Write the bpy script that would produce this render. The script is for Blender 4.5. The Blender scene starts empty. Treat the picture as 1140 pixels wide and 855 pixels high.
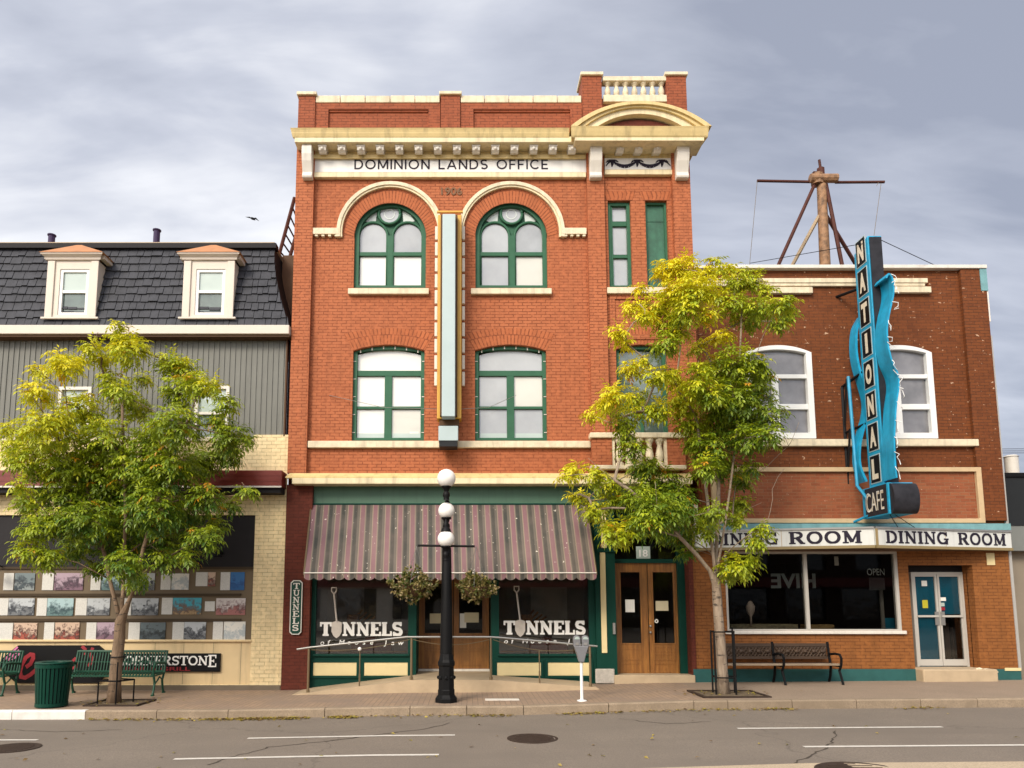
import bpy, bmesh, math, random
from mathutils import Vector, Matrix

random.seed(7)
R = math.radians
scene = bpy.context.scene
col = scene.collection

# ------------------------------------------------------------------ camera, sky, sun, exposure
PITCH = R(6.75); FPX = 800.0; PPX, PPY = 520.0, 577.0; DIST = 16.0; EYE = 1.7
cam_data = bpy.data.cameras.new('camera')
cam = bpy.data.objects.new('camera', cam_data); col.objects.link(cam)
cam.location = (0, -DIST, EYE); cam.rotation_euler = (R(90) + PITCH, 0, 0)
cam_data.sensor_width = 36.0; cam_data.lens = FPX / 1140 * 36.0
cam_data.shift_x = (570 - PPX) / 1140; cam_data.shift_y = (PPY - 427.5) / 1140
cam_data.clip_start = 0.1; cam_data.clip_end = 3000
scene.camera = cam

SUN_TO = Vector((-0.40, -0.68, 0.56)).normalized()
world = bpy.data.worlds.new('World'); scene.world = world; world.use_nodes = True
def build_sky():
    nt = world.node_tree; nt.nodes.clear(); L = nt.links.new; N = nt.nodes.new
    out = N('ShaderNodeOutputWorld'); bg = N('ShaderNodeBackground'); bg.inputs[1].default_value = 0.1
    L(bg.outputs[0], out.inputs[0])
    sky = N('ShaderNodeTexSky'); sky.sky_type = 'NISHITA'; sky.sun_disc = False
    sky.sun_elevation = math.asin(SUN_TO.z); sky.sun_rotation = math.atan2(SUN_TO.x, SUN_TO.y)
    tc = N('ShaderNodeTexCoord'); nrm = N('ShaderNodeVectorMath'); nrm.operation = 'NORMALIZE'
    L(tc.outputs['Generated'], nrm.inputs[0])
    sep = N('ShaderNodeSeparateXYZ'); L(nrm.outputs[0], sep.inputs[0])
    def M(op, a, b=None, clamp=False):
        n = N('ShaderNodeMath'); n.operation = op; n.use_clamp = clamp
        for i, v in enumerate((a, b)):
            if v is None: continue
            if isinstance(v, (int, float)): n.inputs[i].default_value = v
            else: L(v, n.inputs[i])
        return n.outputs[0]
    zz = M('ADD', M('MAXIMUM', sep.outputs[2], 0.0), 0.28)
    cx = M('DIVIDE', sep.outputs[0], zz); cy = M('DIVIDE', sep.outputs[1], zz)
    cmb = N('ShaderNodeCombineXYZ'); L(cx, cmb.inputs[0]); L(cy, cmb.inputs[1])
    def noise(scale, det, rough, off, st=(1, 1, 1), dist=0.0):
        mp = N('ShaderNodeMapping'); mp.inputs['Location'].default_value = off; mp.inputs['Scale'].default_value = st
        mp.inputs['Rotation'].default_value = (0, 0, R(-14))
        L(cmb.outputs[0], mp.inputs[0])
        n = N('ShaderNodeTexNoise'); n.inputs['Scale'].default_value = scale; n.inputs['Detail'].default_value = det
        n.inputs['Roughness'].default_value = rough; n.inputs['Distortion'].default_value = dist
        L(mp.outputs[0], n.inputs['Vector']); return n.outputs[0]
    n1 = noise(1.1, 5, 0.52, (1.7, 0.4, 0.3), (0.8, 1.7, 1), 0.35)
    n2 = noise(3.4, 6, 0.55, (5.2, 2.4, 1.1), (0.75, 2.0, 1), 0.3)
    mixn = M('ADD', M('MULTIPLY', n1, 0.70), M('MULTIPLY', n2, 0.30))
    # thinner, brighter cloud low on the left
    low = M('MULTIPLY', M('SUBTRACT', 0.62, sep.outputs[2]), 0.10)
    left = M('MULTIPLY', sep.outputs[0], -0.12)
    val = M('ADD', M('ADD', mixn, low), left)
    ramp = N('ShaderNodeValToRGB'); L(val, ramp.inputs[0])
    e = ramp.color_ramp.elements
    e[0].position = 0.36; e[0].color = (0.190, 0.206, 0.255, 1)
    e[1].position = 0.63; e[1].color = (0.525, 0.53, 0.55, 1)
    m = ramp.color_ramp.elements.new(0.50); m.color = (0.322, 0.337, 0.385, 1)
    # brighter veil around the hidden sun
    dot = N('ShaderNodeVectorMath'); dot.operation = 'DOT_PRODUCT'
    L(nrm.outputs[0], dot.inputs[0]); dot.inputs[1].default_value = SUN_TO
    glow = M('ADD', M('MULTIPLY', M('POWER', M('MAXIMUM', dot.outputs['Value'], 0.0), 2.0), 1.9), 1.0)
    sc1 = N('ShaderNodeVectorMath'); sc1.operation = 'SCALE'; L(ramp.outputs[0], sc1.inputs[0])
    L(M('MULTIPLY', glow, 10.0), sc1.inputs['Scale'])
    wf = M('MULTIPLY', M('SUBTRACT', glow, 1.0), 0.30, True)
    warm = N('ShaderNodeMix'); warm.data_type = 'RGBA'; warm.blend_type = 'MULTIPLY'; L(wf, warm.inputs[0]); L(sc1.outputs[0], warm.inputs[6]); warm.inputs[7].default_value = (1.09, 0.985, 0.82, 1)
    mx = N('ShaderNodeMix'); mx.data_type = 'RGBA'; mx.inputs[0].default_value = 0.93
    L(sky.outputs[0], mx.inputs[6]); L(warm.outputs[2], mx.inputs[7])
    L(mx.outputs[2], bg.inputs[0])
build_sky()
sun_d = bpy.data.lights.new('sun', 'SUN'); sun_d.energy = 1.5; sun_d.angle = R(20); sun_d.color = (1.0, 0.89, 0.74)
sun = bpy.data.objects.new('sun', sun_d); col.objects.link(sun)
sun.rotation_euler = (-SUN_TO).to_track_quat('-Z', 'Y').to_euler(); sun.location = (-20, -30, 40)
scene.view_settings.view_transform = 'Standard'; scene.view_settings.look = 'None'
scene.view_settings.gamma = 1.0; scene.view_settings.use_curve_mapping = False
scene.view_settings.exposure = 1.0
scene.cycles.max_bounces = 6; scene.cycles.transparent_max_bounces = 12
scene.cycles.use_denoising = True

# ------------------------------------------------------------------ helpers
CP, SP = math.cos(PITCH), math.sin(PITCH)
def XZ(px, py, Y=0.0):
    """point of the photograph laid on the upright plane y = Y"""
    xc = (px - PPX) / FPX; yc = -(py - PPY) / FPX
    d = (xc, CP - yc * SP, SP + yc * CP); t = (Y + DIST) / d[1]
    return d[0] * t, EYE + d[2] * t
def fx(px, py, Y=0.0): return XZ(px, py, Y)[0]
def fz(py, Y=0.0): return XZ(PPX, py, Y)[1]
GP = [(-60, -.20), (-12, -.19), (-4.2, -.17), (-1, -.11), (1, -.10), (4, -.01), (12, .05), (60, .06)]
def gz(x):
    for (a, za), (b, zb) in zip(GP, GP[1:]):
        if x <= b: return za + (zb - za) * max(0, (x - a)) / (b - a)
    return GP[-1][1]

ORG = {}
def tag(o, label=None, cat=None, group=None, kind=None):
    if label: o['label'] = label
    if cat: o['category'] = cat
    if group: o['group'] = group
    if kind: o['kind'] = kind
    return o
def thing(name, label, cat, loc=(0, 0, 0), group=None):
    o = bpy.data.objects.new(name, None); col.objects.link(o); o.location = loc; o.empty_display_size = 0.2
    ORG[o] = Vector(loc); return tag(o, label, cat, group)
def copy_tree(o, parent=None):
    c = o.copy(); col.objects.link(c)
    if parent is not None: c.parent = parent
    for ch in [k for k in col.objects if k.parent == o]: copy_tree(ch, c)
    return c

class MB:
    def __init__(s): s.v = []; s.f = []; s.uv = None; s.tint = None
    def add(s, vs, fs):
        b = len(s.v); s.v += [tuple(p) for p in vs]; s.f += [tuple(i + b for i in f) for f in fs]; return s
    def box(s, x0, x1, y0, y1, z0, z1):
        if x0 > x1: x0, x1 = x1, x0
        if y0 > y1: y0, y1 = y1, y0
        if z0 > z1: z0, z1 = z1, z0
        return s.add([(x0,y0,z0),(x1,y0,z0),(x1,y1,z0),(x0,y1,z0),(x0,y0,z1),(x1,y0,z1),(x1,y1,z1),(x0,y1,z1)],
              [(0,3,2,1),(4,5,6,7),(0,1,5,4),(1,2,6,5),(2,3,7,6),(3,0,4,7)])
    def pbox(s, a, b, c, d, y0, y1):
        """photo rectangle x a..b, y c..d laid on plane y0, given depth up to y1"""
        m = (c + d) / 2
        return s.box(fx(a, m, y0), fx(b, m, y0), y0, y1, fz(d, y0), fz(c, y0))
    def prism(s, poly, y0, y1):
        n = len(poly)
        vs = [(x, y0, z) for x, z in poly] + [(x, y1, z) for x, z in poly]
        fs = [tuple(range(n)), tuple(range(2*n-1, n-1, -1))] + [(i, i+n, (i+1) % n + n, (i+1) % n) for i in range(n)]
        return s.add(vs, fs)
    def prism_x(s, poly, x0, x1):
        n = len(poly)
        vs = [(x0, y, z) for y, z in poly] + [(x1, y, z) for y, z in poly]
        fs = [tuple(range(n)), tuple(range(2*n-1, n-1, -1))] + [(i, i+n, (i+1) % n + n, (i+1) % n) for i in range(n)]
        return s.add(vs, fs)
    def ring(s, outer, inner, y0, y1):
        n = len(outer)
        vs = [(x,y0,z) for x,z in outer] + [(x,y0,z) for x,z in inner] + [(x,y1,z) for x,z in outer] + [(x,y1,z) for x,z in inner]
        fs = []
        for i in range(n):
            j = (i+1) % n
            fs += [(i, j, j+n, i+n), (i+2*n, i+3*n, j+3*n, j+2*n), (i, i+2*n, j+2*n, j), (i+n, j+n, j+3*n, i+3*n)]
        return s.add(vs, fs)
    def tube(s, pts, r, n=8, cap=True):
        pts = [Vector(p) for p in pts]; rs = r if isinstance(r, (list, tuple)) else [r] * len(pts)
        vs = []; fs = []; prev = None
        for i, p in enumerate(pts):
            d = (pts[min(i+1, len(pts)-1)] - pts[max(i-1, 0)])
            d = d.normalized() if d.length > 1e-9 else Vector((0, 0, 1))
            if prev is None:
                a = Vector((1, 0, 0)) if abs(d.x) < 0.9 else Vector((0, 1, 0)); u = d.cross(a).normalized()
            else:
                u = prev - d * prev.dot(d); u = u.normalized() if u.length > 1e-6 else d.orthogonal().normalized()
            prev = u; w = d.cross(u)
            for k in range(n):
                t = 2 * math.pi * k / n; vs.append(p + (u * math.cos(t) + w * math.sin(t)) * rs[i])
        for i in range(len(pts) - 1):
            for k in range(n):
                a = i*n+k; b = i*n+(k+1) % n; fs.append((a, b, b+n, a+n))
        if cap:
            fs.append(tuple(range(n-1, -1, -1))); fs.append(tuple((len(pts)-1)*n + k for k in range(n)))
        return s.add(vs, fs)
    def lathe(s, prof, cx=0, cy=0, n=20):
        vs = []; fs = []
        for r, z in prof:
            for k in range(n):
                t = 2*math.pi*k/n; vs.append((cx + r*math.cos(t), cy + r*math.sin(t), z))
        for i in range(len(prof)-1):
            for k in range(n):
                a = i*n+k; b = i*n+(k+1) % n; fs.append((a, b, b+n, a+n))
        fs.append(tuple(range(n-1, -1, -1))); fs.append(tuple((len(prof)-1)*n + k for k in range(n)))
        return s.add(vs, fs)
    def ball(s, c, r, n=16, sq=1.0):
        pr = [(max(1e-4, r*math.sin(math.pi*i/n)), c[2] - r*sq*math.cos(math.pi*i/n)) for i in range(n+1)]
        return s.lathe(pr, c[0], c[1], 2*n)
    def build(s, name, mat, parent=None, smooth=False, bevel=0.0, fix=True, kind=None):
        o0 = ORG.get(parent, Vector((0, 0, 0)))
        me = bpy.data.meshes.new(name)
        me.from_pydata([(p[0]-o0.x, p[1]-o0.y, p[2]-o0.z) for p in s.v], [], s.f)
        if s.uv:
            ul = me.uv_layers.new(name='UVMap')
            for lp in me.loops: ul.data[lp.index].uv = s.uv[lp.vertex_index]
        if s.tint:
            ca = me.color_attributes.new('tint', 'FLOAT_COLOR', 'POINT')
            for i, c in enumerate(s.tint): ca.data[i].color = (c[0], c[1], c[2], 1)
        if fix and not s.uv and not s.tint:
            bm = bmesh.new(); bm.from_mesh(me)
            bmesh.ops.recalc_face_normals(bm, faces=bm.faces[:]); bm.to_mesh(me); bm.free()
        me.materials.append(mat)
        if smooth:
            for p in me.polygons: p.use_smooth = True
        o = bpy.data.objects.new(name, me); col.objects.link(o)
        if parent is not None: o.parent = parent
        ORG[o] = o0
        if bevel:
            b = o.modifiers.new('bevel', 'BEVEL'); b.width = bevel; b.segments = 2; b.limit_method = 'ANGLE'; b.angle_limit = R(40)
        if smooth == 2:
            me.polygons.foreach_set('use_smooth', [True]*len(me.polygons))
            me.set_sharp_from_angle(angle=R(40))
        if kind: o['kind'] = kind
        return o

def arch_outline(xa, xb, z0, zs, rise, n=20):
    """closed outline of an opening: flat sill z0, springing zs, arch of given rise (0 = square head); counter-clockwise"""
    pts = [(xa, z0), (xb, z0)]
    if rise <= 1e-6: return pts + [(xb, zs), (xa, zs)]
    w = (xb - xa) / 2; cx = (xa + xb) / 2; rr = (w*w + rise*rise) / (2*rise); cz = zs + rise - rr
    a = math.asin(min(1, w / rr))
    if rise > w: a = math.pi - a
    for i in range(n + 1):
        t = a - 2*a*i/n; pts.append((cx + rr*math.sin(t), cz + rr*math.cos(t)))
    return pts
def arch_top(op, x):
    xa, xb, z0, zs, rise = op
    if rise <= 1e-6: return zs
    w = (xb - xa)/2; cx = (xa + xb)/2; rr = (w*w + rise*rise)/(2*rise); cz = zs + rise - rr
    return max(zs, cz + math.sqrt(max(0, rr*rr - (x - cx)**2)))
def wall(mb, x0, x1, z0, z1, Y, ops, depth=0.2, n=24):
    """front sheet with openings and their reveals; z0/z1 may be functions of x"""
    lo = z0 if callable(z0) else (lambda x: z0); hi = z1 if callable(z1) else (lambda x: z1)
    xs = {x0, x1}
    for op in ops:
        k = n if op[4] > 0 else 1
        for i in range(k + 1): xs.add(op[0] + (op[1]-op[0]) * (0.5 - 0.5*math.cos(math.pi*i/k) if k > 1 else i))
    xs = sorted(x for x in xs if x0 - 1e-9 <= x <= x1 + 1e-9)
    for a, b in zip(xs, xs[1:]):
        if b - a < 1e-6: continue
        m = (a + b)/2; ca, cb = lo(a), lo(b)
        for op in sorted([o for o in ops if o[0] < m < o[1]], key=lambda o: o[2]):
            if op[2] > ca + 1e-6: mb.add([(a,Y,ca),(b,Y,cb),(b,Y,op[2]),(a,Y,op[2])], [(0,1,2,3)])
            ca, cb = arch_top(op, a), arch_top(op, b)
            mb.add([(a,Y,ca),(b,Y,cb),(b,Y+depth,cb),(a,Y+depth,ca)], [(0,3,2,1)])
            mb.add([(a,Y,op[2]),(b,Y,op[2]),(b,Y+depth,op[2]),(a,Y+depth,op[2])], [(0,1,2,3)])
        mb.add([(a,Y,ca),(b,Y,cb),(b,Y,hi(b)),(a,Y,hi(a))], [(0,1,2,3)])
    for op in ops:
        for x in op[:2]:
            mb.add([(x,Y,op[2]),(x,Y+depth,op[2]),(x,Y+depth,op[3]),(x,Y,op[3])], [(0,1,2,3)])
    return mb

# ---- lettering
def text_geom(s, bold=0.0, ext=0.0):
    cu = bpy.data.curves.new('lettering', 'FONT'); cu.body = s; cu.offset = bold; cu.extrude = ext; cu.resolution_u = 4
    o = bpy.data.objects.new('lettering', cu); col.objects.link(o)
    dg = bpy.context.evaluated_depsgraph_get(); ev = o.evaluated_get(dg); me = ev.to_mesh()
    vs = [tuple(v.co) for v in me.vertices]; fs = [tuple(p.vertices) for p in me.polygons]
    ev.to_mesh_clear(); bpy.data.objects.remove(o); bpy.data.curves.remove(cu)
    return vs, fs
def put_text(mb, s, mp, u0, u1, v0, v1, bold=0.0, th=0.006, shear=0.0, mirror=False):
    vs, fs = text_geom(s, bold)
    a0 = min(v[0] for v in vs); a1 = max(v[0] for v in vs); b0 = min(v[1] for v in vs); b1 = max(v[1] for v in vs)
    out = []
    for v in vs:
        a = (v[0]-a0)/(a1-a0); b = (v[1]-b0)/(b1-b0)
        if mirror: a = 1 - a
        out.append(mp(u0 + a*(u1-u0) + shear*(b-0.5)*(v1-v0), v0 + b*(v1-v0), th))
    return mb.add(out, fs)
def put_spaced(mb, s, mp, u0, u1, v0, h, th=.006, shear=.2):
    k = h/.73; n = len(s)
    for i, ch in enumerate(s):
        vs, fs = text_geom(ch, .012); a0 = min(v[0] for v in vs); a1 = max(v[0] for v in vs); uc = u0 + (u1-u0)*(i+.5)/n
        mb.add([mp(uc + (v[0]-(a0+a1)/2)*k*1.15 + shear*v[1]*k, v0 + v[1]*k, th) for v in vs], fs)
    return mb
def arc(cx, cy, rx, ry, a0, a1, n=12):
    return [(cx + rx*math.cos(R(a0 + (a1-a0)*i/n)), cy + ry*math.sin(R(a0 + (a1-a0)*i/n))) for i in range(n+1)]
def slab(ch):
    S, T = 0.2, 0.11      # thick and thin strokes
    f = lambda x, y, w=.34: ([(x-w/2, y), (x+w/2, y)], T)
    b, t = T/2, 1 - T/2
    G = {
     'I': (.42, [([(.21,0),(.21,1)],S), f(.21,b,.42), f(.21,t,.42)]),
     'T': (.84, [([(.42,0),(.42,1)],S), f(.42,b,.46), ([(0,t),(.84,t)],.13), ([(.045,1),(.045,.68)],.09), ([(.795,1),(.795,.68)],.09)]),
     'L': (.74, [([(.2,0),(.2,1)],S), f(.2,t,.4), ([(0,b),(.74,b)],T), ([(.69,0),(.69,.34)],.1)]),
     'E': (.78, [([(.2,0),(.2,1)],S), ([(0,b),(.78,b)],T), ([(0,t),(.76,t)],T), ([(.2,.5),(.55,.5)],T), ([(.73,0),(.73,.3)],.1), ([(.71,1),(.71,.72)],.1), ([(.53,.38),(.53,.62)],.08)]),
     'N': (.98, [([(.18,0),(.18,1)],.12), ([(.8,0),(.8,1)],.12), ([(.16,1),(.8,.0)],.22), f(.18,b,.36), f(.14,t,.28), f(.8,t,.36)]),
     'M': (1.12, [([(.18,0),(.18,1)],.12), ([(.92,0),(.92,1)],.2), ([(.18,1),(.55,.1)],.2), ([(.55,.1),(.92,1)],.11), f(.18,b,.36), f(.92,b,.4), f(.14,t,.28), f(.96,t,.32)]),
     'D': (.92, [([(.2,0),(.2,1)],S), ([(0,b),(.45,b)],T), ([(0,t),(.45,t)],T), (arc(.42,.5,.4,.42,-90,90),.17)]),
     'O': (.96, [(arc(.48,.5,.38,.44,0,360,20),.17)]),
     'C': (.88, [(arc(.47,.5,.38,.44,40,320,16),.17), ([(.8,1),(.8,.66)],.09), ([(.8,.0),(.8,.28)],.09)]),
     'G': (.96, [(arc(.47,.5,.38,.44,40,325,16),.17), ([(.8,1),(.8,.66)],.09), ([(.56,.42),(.96,.42)],T), ([(.79,0),(.79,.42)],.17)]),
     'R': (.96, [([(.2,0),(.2,1)],S), f(.2,b,.4), ([(0,t),(.5,t)],T), ([(.2,.48),(.5,.48)],T), (arc(.48,.72,.27,.22,-90,90),.17), ([(.5,.48),(.78,.06)],S), f(.84,b,.26)]),
     'U': (.96, [([(.2,1),(.2,.38)],S), ([(.78,1),(.78,.38)],.13), (arc(.49,.4,.29,.33,180,360),.15), f(.2,t,.4), f(.78,t,.36)]),
     'S': (.74, [(arc(.37,.72,.27,.22,30,270,12)+arc(.37,.28,.27,.22,90,-150,12),.17), ([(.62,1),(.62,.7)],.09), ([(.1,0),(.1,.3)],.09)]),
     ' ': (.4, []),
    }
    return G[ch]
def sans(ch):
    W = .15; b, t = W/2, 1-W/2
    G = {'D': (.82, [([(b,0),(b,1)],W), ([(b,b),(.36,b)],W), ([(b,t),(.36,t)],W), (arc(.36,.5,.39,.425,-90,90),W)]),
     'O': (.98, [(arc(.49,.5,.42,.425,0,360,24),W)]), 'I': (W, [([(b,0),(b,1)],W)]), 'L': (.58, [([(b,0),(b,1)],W), ([(b,b),(.58,b)],W)]),
     'M': (.98, [([(b,0),(b,1)],W), ([(.98-b,0),(.98-b,1)],W), ([(.09,.97),(.49,.12)],W), ([(.49,.12),(.89,.97)],W)]),
     'N': (.80, [([(b,0),(b,1)],W), ([(.8-b,0),(.8-b,1)],W), ([(.09,.95),(.71,.05)],W)]),
     'A': (.92, [([(.07,0),(.46,.97)],W), ([(.46,.97),(.85,0)],W), ([(.2,.3),(.72,.3)],W*.9)]),
     'S': (.70, [(arc(.35,.715,.27,.215,35,270,12)+arc(.35,.285,.27,.215,90,-145,12),W)]),
     'F': (.60, [([(b,0),(b,1)],W), ([(b,t),(.6,t)],W), ([(b,.5),(.54,.5)],W)]), 'E': (.62, [([(b,0),(b,1)],W), ([(b,t),(.62,t)],W), ([(b,.5),(.56,.5)],W), ([(b,b),(.62,b)],W)]),
     'C': (.86, [(arc(.48,.5,.41,.425,45,315,18),W)]), ' ': (.42, [])}
    return G[ch]
def put_slab(mb, s, mp, u0, u1, v0, v1, gap=0.1, th=0.004, wt=1.0, slab=None):
    slab = slab or globals()['slab']
    tot = sum(slab(c)[0] for c in s) + gap*(len(s)-1); k = (u1-u0)/tot; x = 0; lay = 0
    for c in s:
        w, strokes = slab(c)
        for pts, wd in strokes:
            wd = wd*wt
            for p, q in zip(pts, pts[1:]):
                dx, dy = q[0]-p[0], q[1]-p[1]; l = math.hypot(dx, dy) or 1; nx, ny = -dy/l*wd/2, dx/l*wd/2
                ex, ey = (dx/l*.015, dy/l*.015) if len(pts) > 2 else (0, 0)
                q4 = [(p[0]-ex+nx, p[1]-ey+ny), (p[0]-ex-nx, p[1]-ey-ny), (q[0]+ex-nx, q[1]+ey-ny), (q[0]+ex+nx, q[1]+ey+ny)]
                lay += 1; d = th + 0.0004*(lay % 9)
                mb.add([mp(u0 + (x+a)*k, v0 + min(1, max(0, b))*(v1-v0), d) for a, b in q4], [(0,1,2,3)])
        x += w + gap
    return mb
def front(Y):  # map for things facing the street
    return lambda u, v, d: (u, Y - d, v)
def prect(a, b, c, d, Y):
    m = (c+d)/2; return fx(a, m, Y), fx(b, m, Y), fz(d, Y), fz(c, Y)

# ------------------------------------------------------------------ materials
MATS = {}
def nmat(name):
    m = bpy.data.materials.new(name); m.use_nodes = True; nt = m.node_tree
    return m, nt, nt.nodes['Principled BSDF'], nt.nodes.new, nt.links.new
def coord_wall(nt):
    """x+y runs along a wall, z up it"""
    N, L = nt.nodes.new, nt.links.new
    tc = N('ShaderNodeTexCoord'); sp = N('ShaderNodeSeparateXYZ'); L(tc.outputs['Object'], sp.inputs[0])
    ad = N('ShaderNodeMath'); ad.operation = 'ADD'; L(sp.outputs[0], ad.inputs[0]); L(sp.outputs[1], ad.inputs[1])
    cb = N('ShaderNodeCombineXYZ'); L(ad.outputs[0], cb.inputs[0]); L(sp.outputs[2], cb.inputs[1]); return cb.outputs[0], tc
def mixc(nt, fac, a, b, mode='MIX'):
    n = nt.nodes.new('ShaderNodeMix'); n.data_type = 'RGBA'; n.blend_type = mode
    for i, v in ((0, fac), (6, a), (7, b)):
        if isinstance(v, (int, float)): n.inputs[i].default_value = v
        elif isinstance(v, tuple): n.inputs[i].default_value = (*v, 1) if len(v) == 3 else v
        else: nt.links.new(v, n.inputs[i])
    return n.outputs[2]
def noise_fac(nt, vec, scale, det=4, lo=0.35, hi=0.65, rough=0.6, stretch=None):
    if stretch:
        mp = nt.nodes.new('ShaderNodeMapping'); mp.inputs['Scale'].default_value = stretch; nt.links.new(vec, mp.inputs[0]); vec = mp.outputs[0]
    n = nt.nodes.new('ShaderNodeTexNoise'); n.inputs['Scale'].default_value = scale; n.inputs['Detail'].default_value = det; n.inputs['Roughness'].default_value = rough
    nt.links.new(vec, n.inputs['Vector'])
    r = nt.nodes.new('ShaderNodeMapRange'); r.inputs[1].default_value = lo; r.inputs[2].default_value = hi; r.clamp = True
    nt.links.new(n.outputs[0], r.inputs[0]); return r.outputs[0]
def bump(nt, h, bs, strength=0.4, dist=0.01):
    b = nt.nodes.new('ShaderNodeBump'); b.inputs['Strength'].default_value = strength; b.inputs['Distance'].default_value = dist
    nt.links.new(h, b.inputs['Height']); nt.links.new(b.outputs[0], bs.inputs['Normal'])
def brick(name, c1, c2, mortar, bw=.215, rh=.072, ms=.007, stain=(0.5, 0.45, 0.4), stain_amt=.35, fleck=None, uv=False, fleck_lo=.66, rough=.75):
    m, nt, bs, N, L = nmat(name)
    if uv:
        tc = N('ShaderNodeTexCoord'); vec = tc.outputs['UV']
    else: vec, tc = coord_wall(nt)
    b = N('ShaderNodeTexBrick'); L(vec, b.inputs['Vector'])
    for k, v in (('Color1', c1), ('Color2', c2), ('Mortar', mortar)): b.inputs[k].default_value = (*v, 1)
    for k, v in (('Scale', 1), ('Mortar Size', ms), ('Mortar Smooth', .2), ('Brick Width', bw), ('Row Height', rh), ('Bias', 0)): b.inputs[k].default_value = v
    o3 = tc.outputs['Object']
    c = mixc(nt, noise_fac(nt, o3, .55, 6, .38, .68), b.outputs[0], tuple(x*s for x, s in zip(c1, stain)))
    c = mixc(nt, 1 - stain_amt, c, b.outputs[0])
    c = mixc(nt, noise_fac(nt, o3, 9, 3, .45, .75), c, tuple(min(1, x*1.25) for x in c2))
    st = noise_fac(nt, o3, 2.2, 5, .52, .80, stretch=(1.6, 1.6, .22))
    s2 = N('ShaderNodeMath'); s2.operation = 'MULTIPLY'; L(st, s2.inputs[0]); s2.inputs[1].default_value = .5
    c = mixc(nt, s2.outputs[0], c, tuple(x*.5 for x in c1))
    if fleck:
        c = mixc(nt, noise_fac(nt, o3, 9, 5, fleck_lo, fleck_lo + .04, stretch=(1, 1, 1.5)), c, fleck)
    L(c, bs.inputs['Base Color']); bs.inputs['Roughness'].default_value = rough; bs.inputs['Specular IOR Level'].default_value = .25
    inv = N('ShaderNodeMath'); inv.operation = 'SUBTRACT'; inv.inputs[0].default_value = 1; L(b.outputs[1], inv.inputs[1])
    bump(nt, inv.outputs[0], bs, .6, .008); return m
def paint(name, c, rough=.55, var=.25, dark=.65, scale=3, metal=0.0, streak=0.0, coat=0.0, bumpy=0.0):
    m, nt, bs, N, L = nmat(name); tc = N('ShaderNodeTexCoord'); o3 = tc.outputs['Object']
    f = noise_fac(nt, o3, scale, 5, .4, .75)
    k = N('ShaderNodeMath'); k.operation = 'MULTIPLY'; L(f, k.inputs[0]); k.inputs[1].default_value = var
    cc = mixc(nt, k.outputs[0], c, tuple(x*dark for x in c))
    if streak:
        f2 = noise_fac(nt, o3, 5, 5, .5, .72, stretch=(1.5, 1.5, .15))
        k2 = N('ShaderNodeMath'); k2.operation = 'MULTIPLY'; L(f2, k2.inputs[0]); k2.inputs[1].default_value = streak
        cc = mixc(nt, k2.outputs[0], cc, tuple(x*.4 for x in c))
    L(cc, bs.inputs['Base Color']); bs.inputs['Roughness'].default_value = rough; bs.inputs['Metallic'].default_value = metal
    if max(c) < .13 and rough > .2: bs.inputs['Specular IOR Level'].default_value = .15
    if coat: bs.inputs['Coat Weight'].default_value = coat; bs.inputs['Coat Roughness'].default_value = .03
    if name.startswith('window glass') or 'window glass' in name:
        bs.inputs['IOR'].default_value = 1.85; bump(nt, noise_fac(nt, o3, .9, 2, .2, .8), bs, .25, .05)
    if bumpy: bump(nt, noise_fac(nt, o3, scale*6, 5, .2, .8), bs, bumpy, .01)
    return m
def wood(name, c1, c2, axis=2, rough=.45):
    m, nt, bs, N, L = nmat(name); tc = N('ShaderNodeTexCoord')
    st = [9, 9, 9]; st[axis] = .7
    f = noise_fac(nt, tc.outputs['Object'], 2.2, 6, .3, .7, .65, tuple(st))
    c = mixc(nt, f, c1, c2); c = mixc(nt, noise_fac(nt, tc.outputs['Object'], 1.7, 3, .45, .8), c, tuple(x*.45 for x in c1))
    L(c, bs.inputs['Base Color']); bs.inputs['Roughness'].default_value = rough; return m
def glass(name, tint=.8, ior=1.5):
    m = bpy.data.materials.new(name); m.use_nodes = True; nt = m.node_tree; nt.nodes.clear(); N, L = nt.nodes.new, nt.links.new
    out = N('ShaderNodeOutputMaterial'); mx = N('ShaderNodeMixShader'); tr = N('ShaderNodeBsdfTransparent'); gl = N('ShaderNodeBsdfGlossy'); fr = N('ShaderNodeFresnel')
    tr.inputs[0].default_value = (tint, tint, tint*.98, 1); gl.inputs[0].default_value = (1, 1, 1, 1); gl.inputs['Roughness'].default_value = .02; fr.inputs[0].default_value = ior
    L(fr.outputs[0], mx.inputs[0]); L(tr.outputs[0], mx.inputs[1]); L(gl.outputs[0], mx.inputs[2]); L(mx.outputs[0], out.inputs[0]); return m

M = {}
M['brick_main'] = brick('orange painted brick', ms=.010, c1=(.43,.142,.060), c2=(.37,.116,.048), mortar=(.20,.054,.022), stain=(.66,.58,.56), stain_amt=.6, fleck=(.62,.42,.30), fleck_lo=.735)
M['brick_parapet'] = brick('weathered orange parapet brick', (.31,.088,.038), (.26,.070,.030), (.15,.042,.02), ms=.009)
M['brick_arch'] = brick('orange soldier brick', (.44,.135,.052), (.36,.105,.040), (.20,.054,.022), bw=.075, rh=.24, ms=.011, uv=True)
M['brick_low'] = brick('maroon painted brick', (.125,.027,.015), (.10,.022,.012), (.065,.016,.010), fleck=(.3,.2,.16), fleck_lo=.74)
M['brick_right'] = brick('weathered red brick', (.185,.055,.014), (.135,.039,.011), (.075,.027,.011), fleck=(.52,.34,.22), fleck_lo=.655, stain_amt=.5)
M['brick_panel'] = brick('patched red brick', (.31,.105,.045), (.22,.062,.026), (.26,.13,.07), fleck=(.5,.3,.2), fleck_lo=.68)
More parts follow.
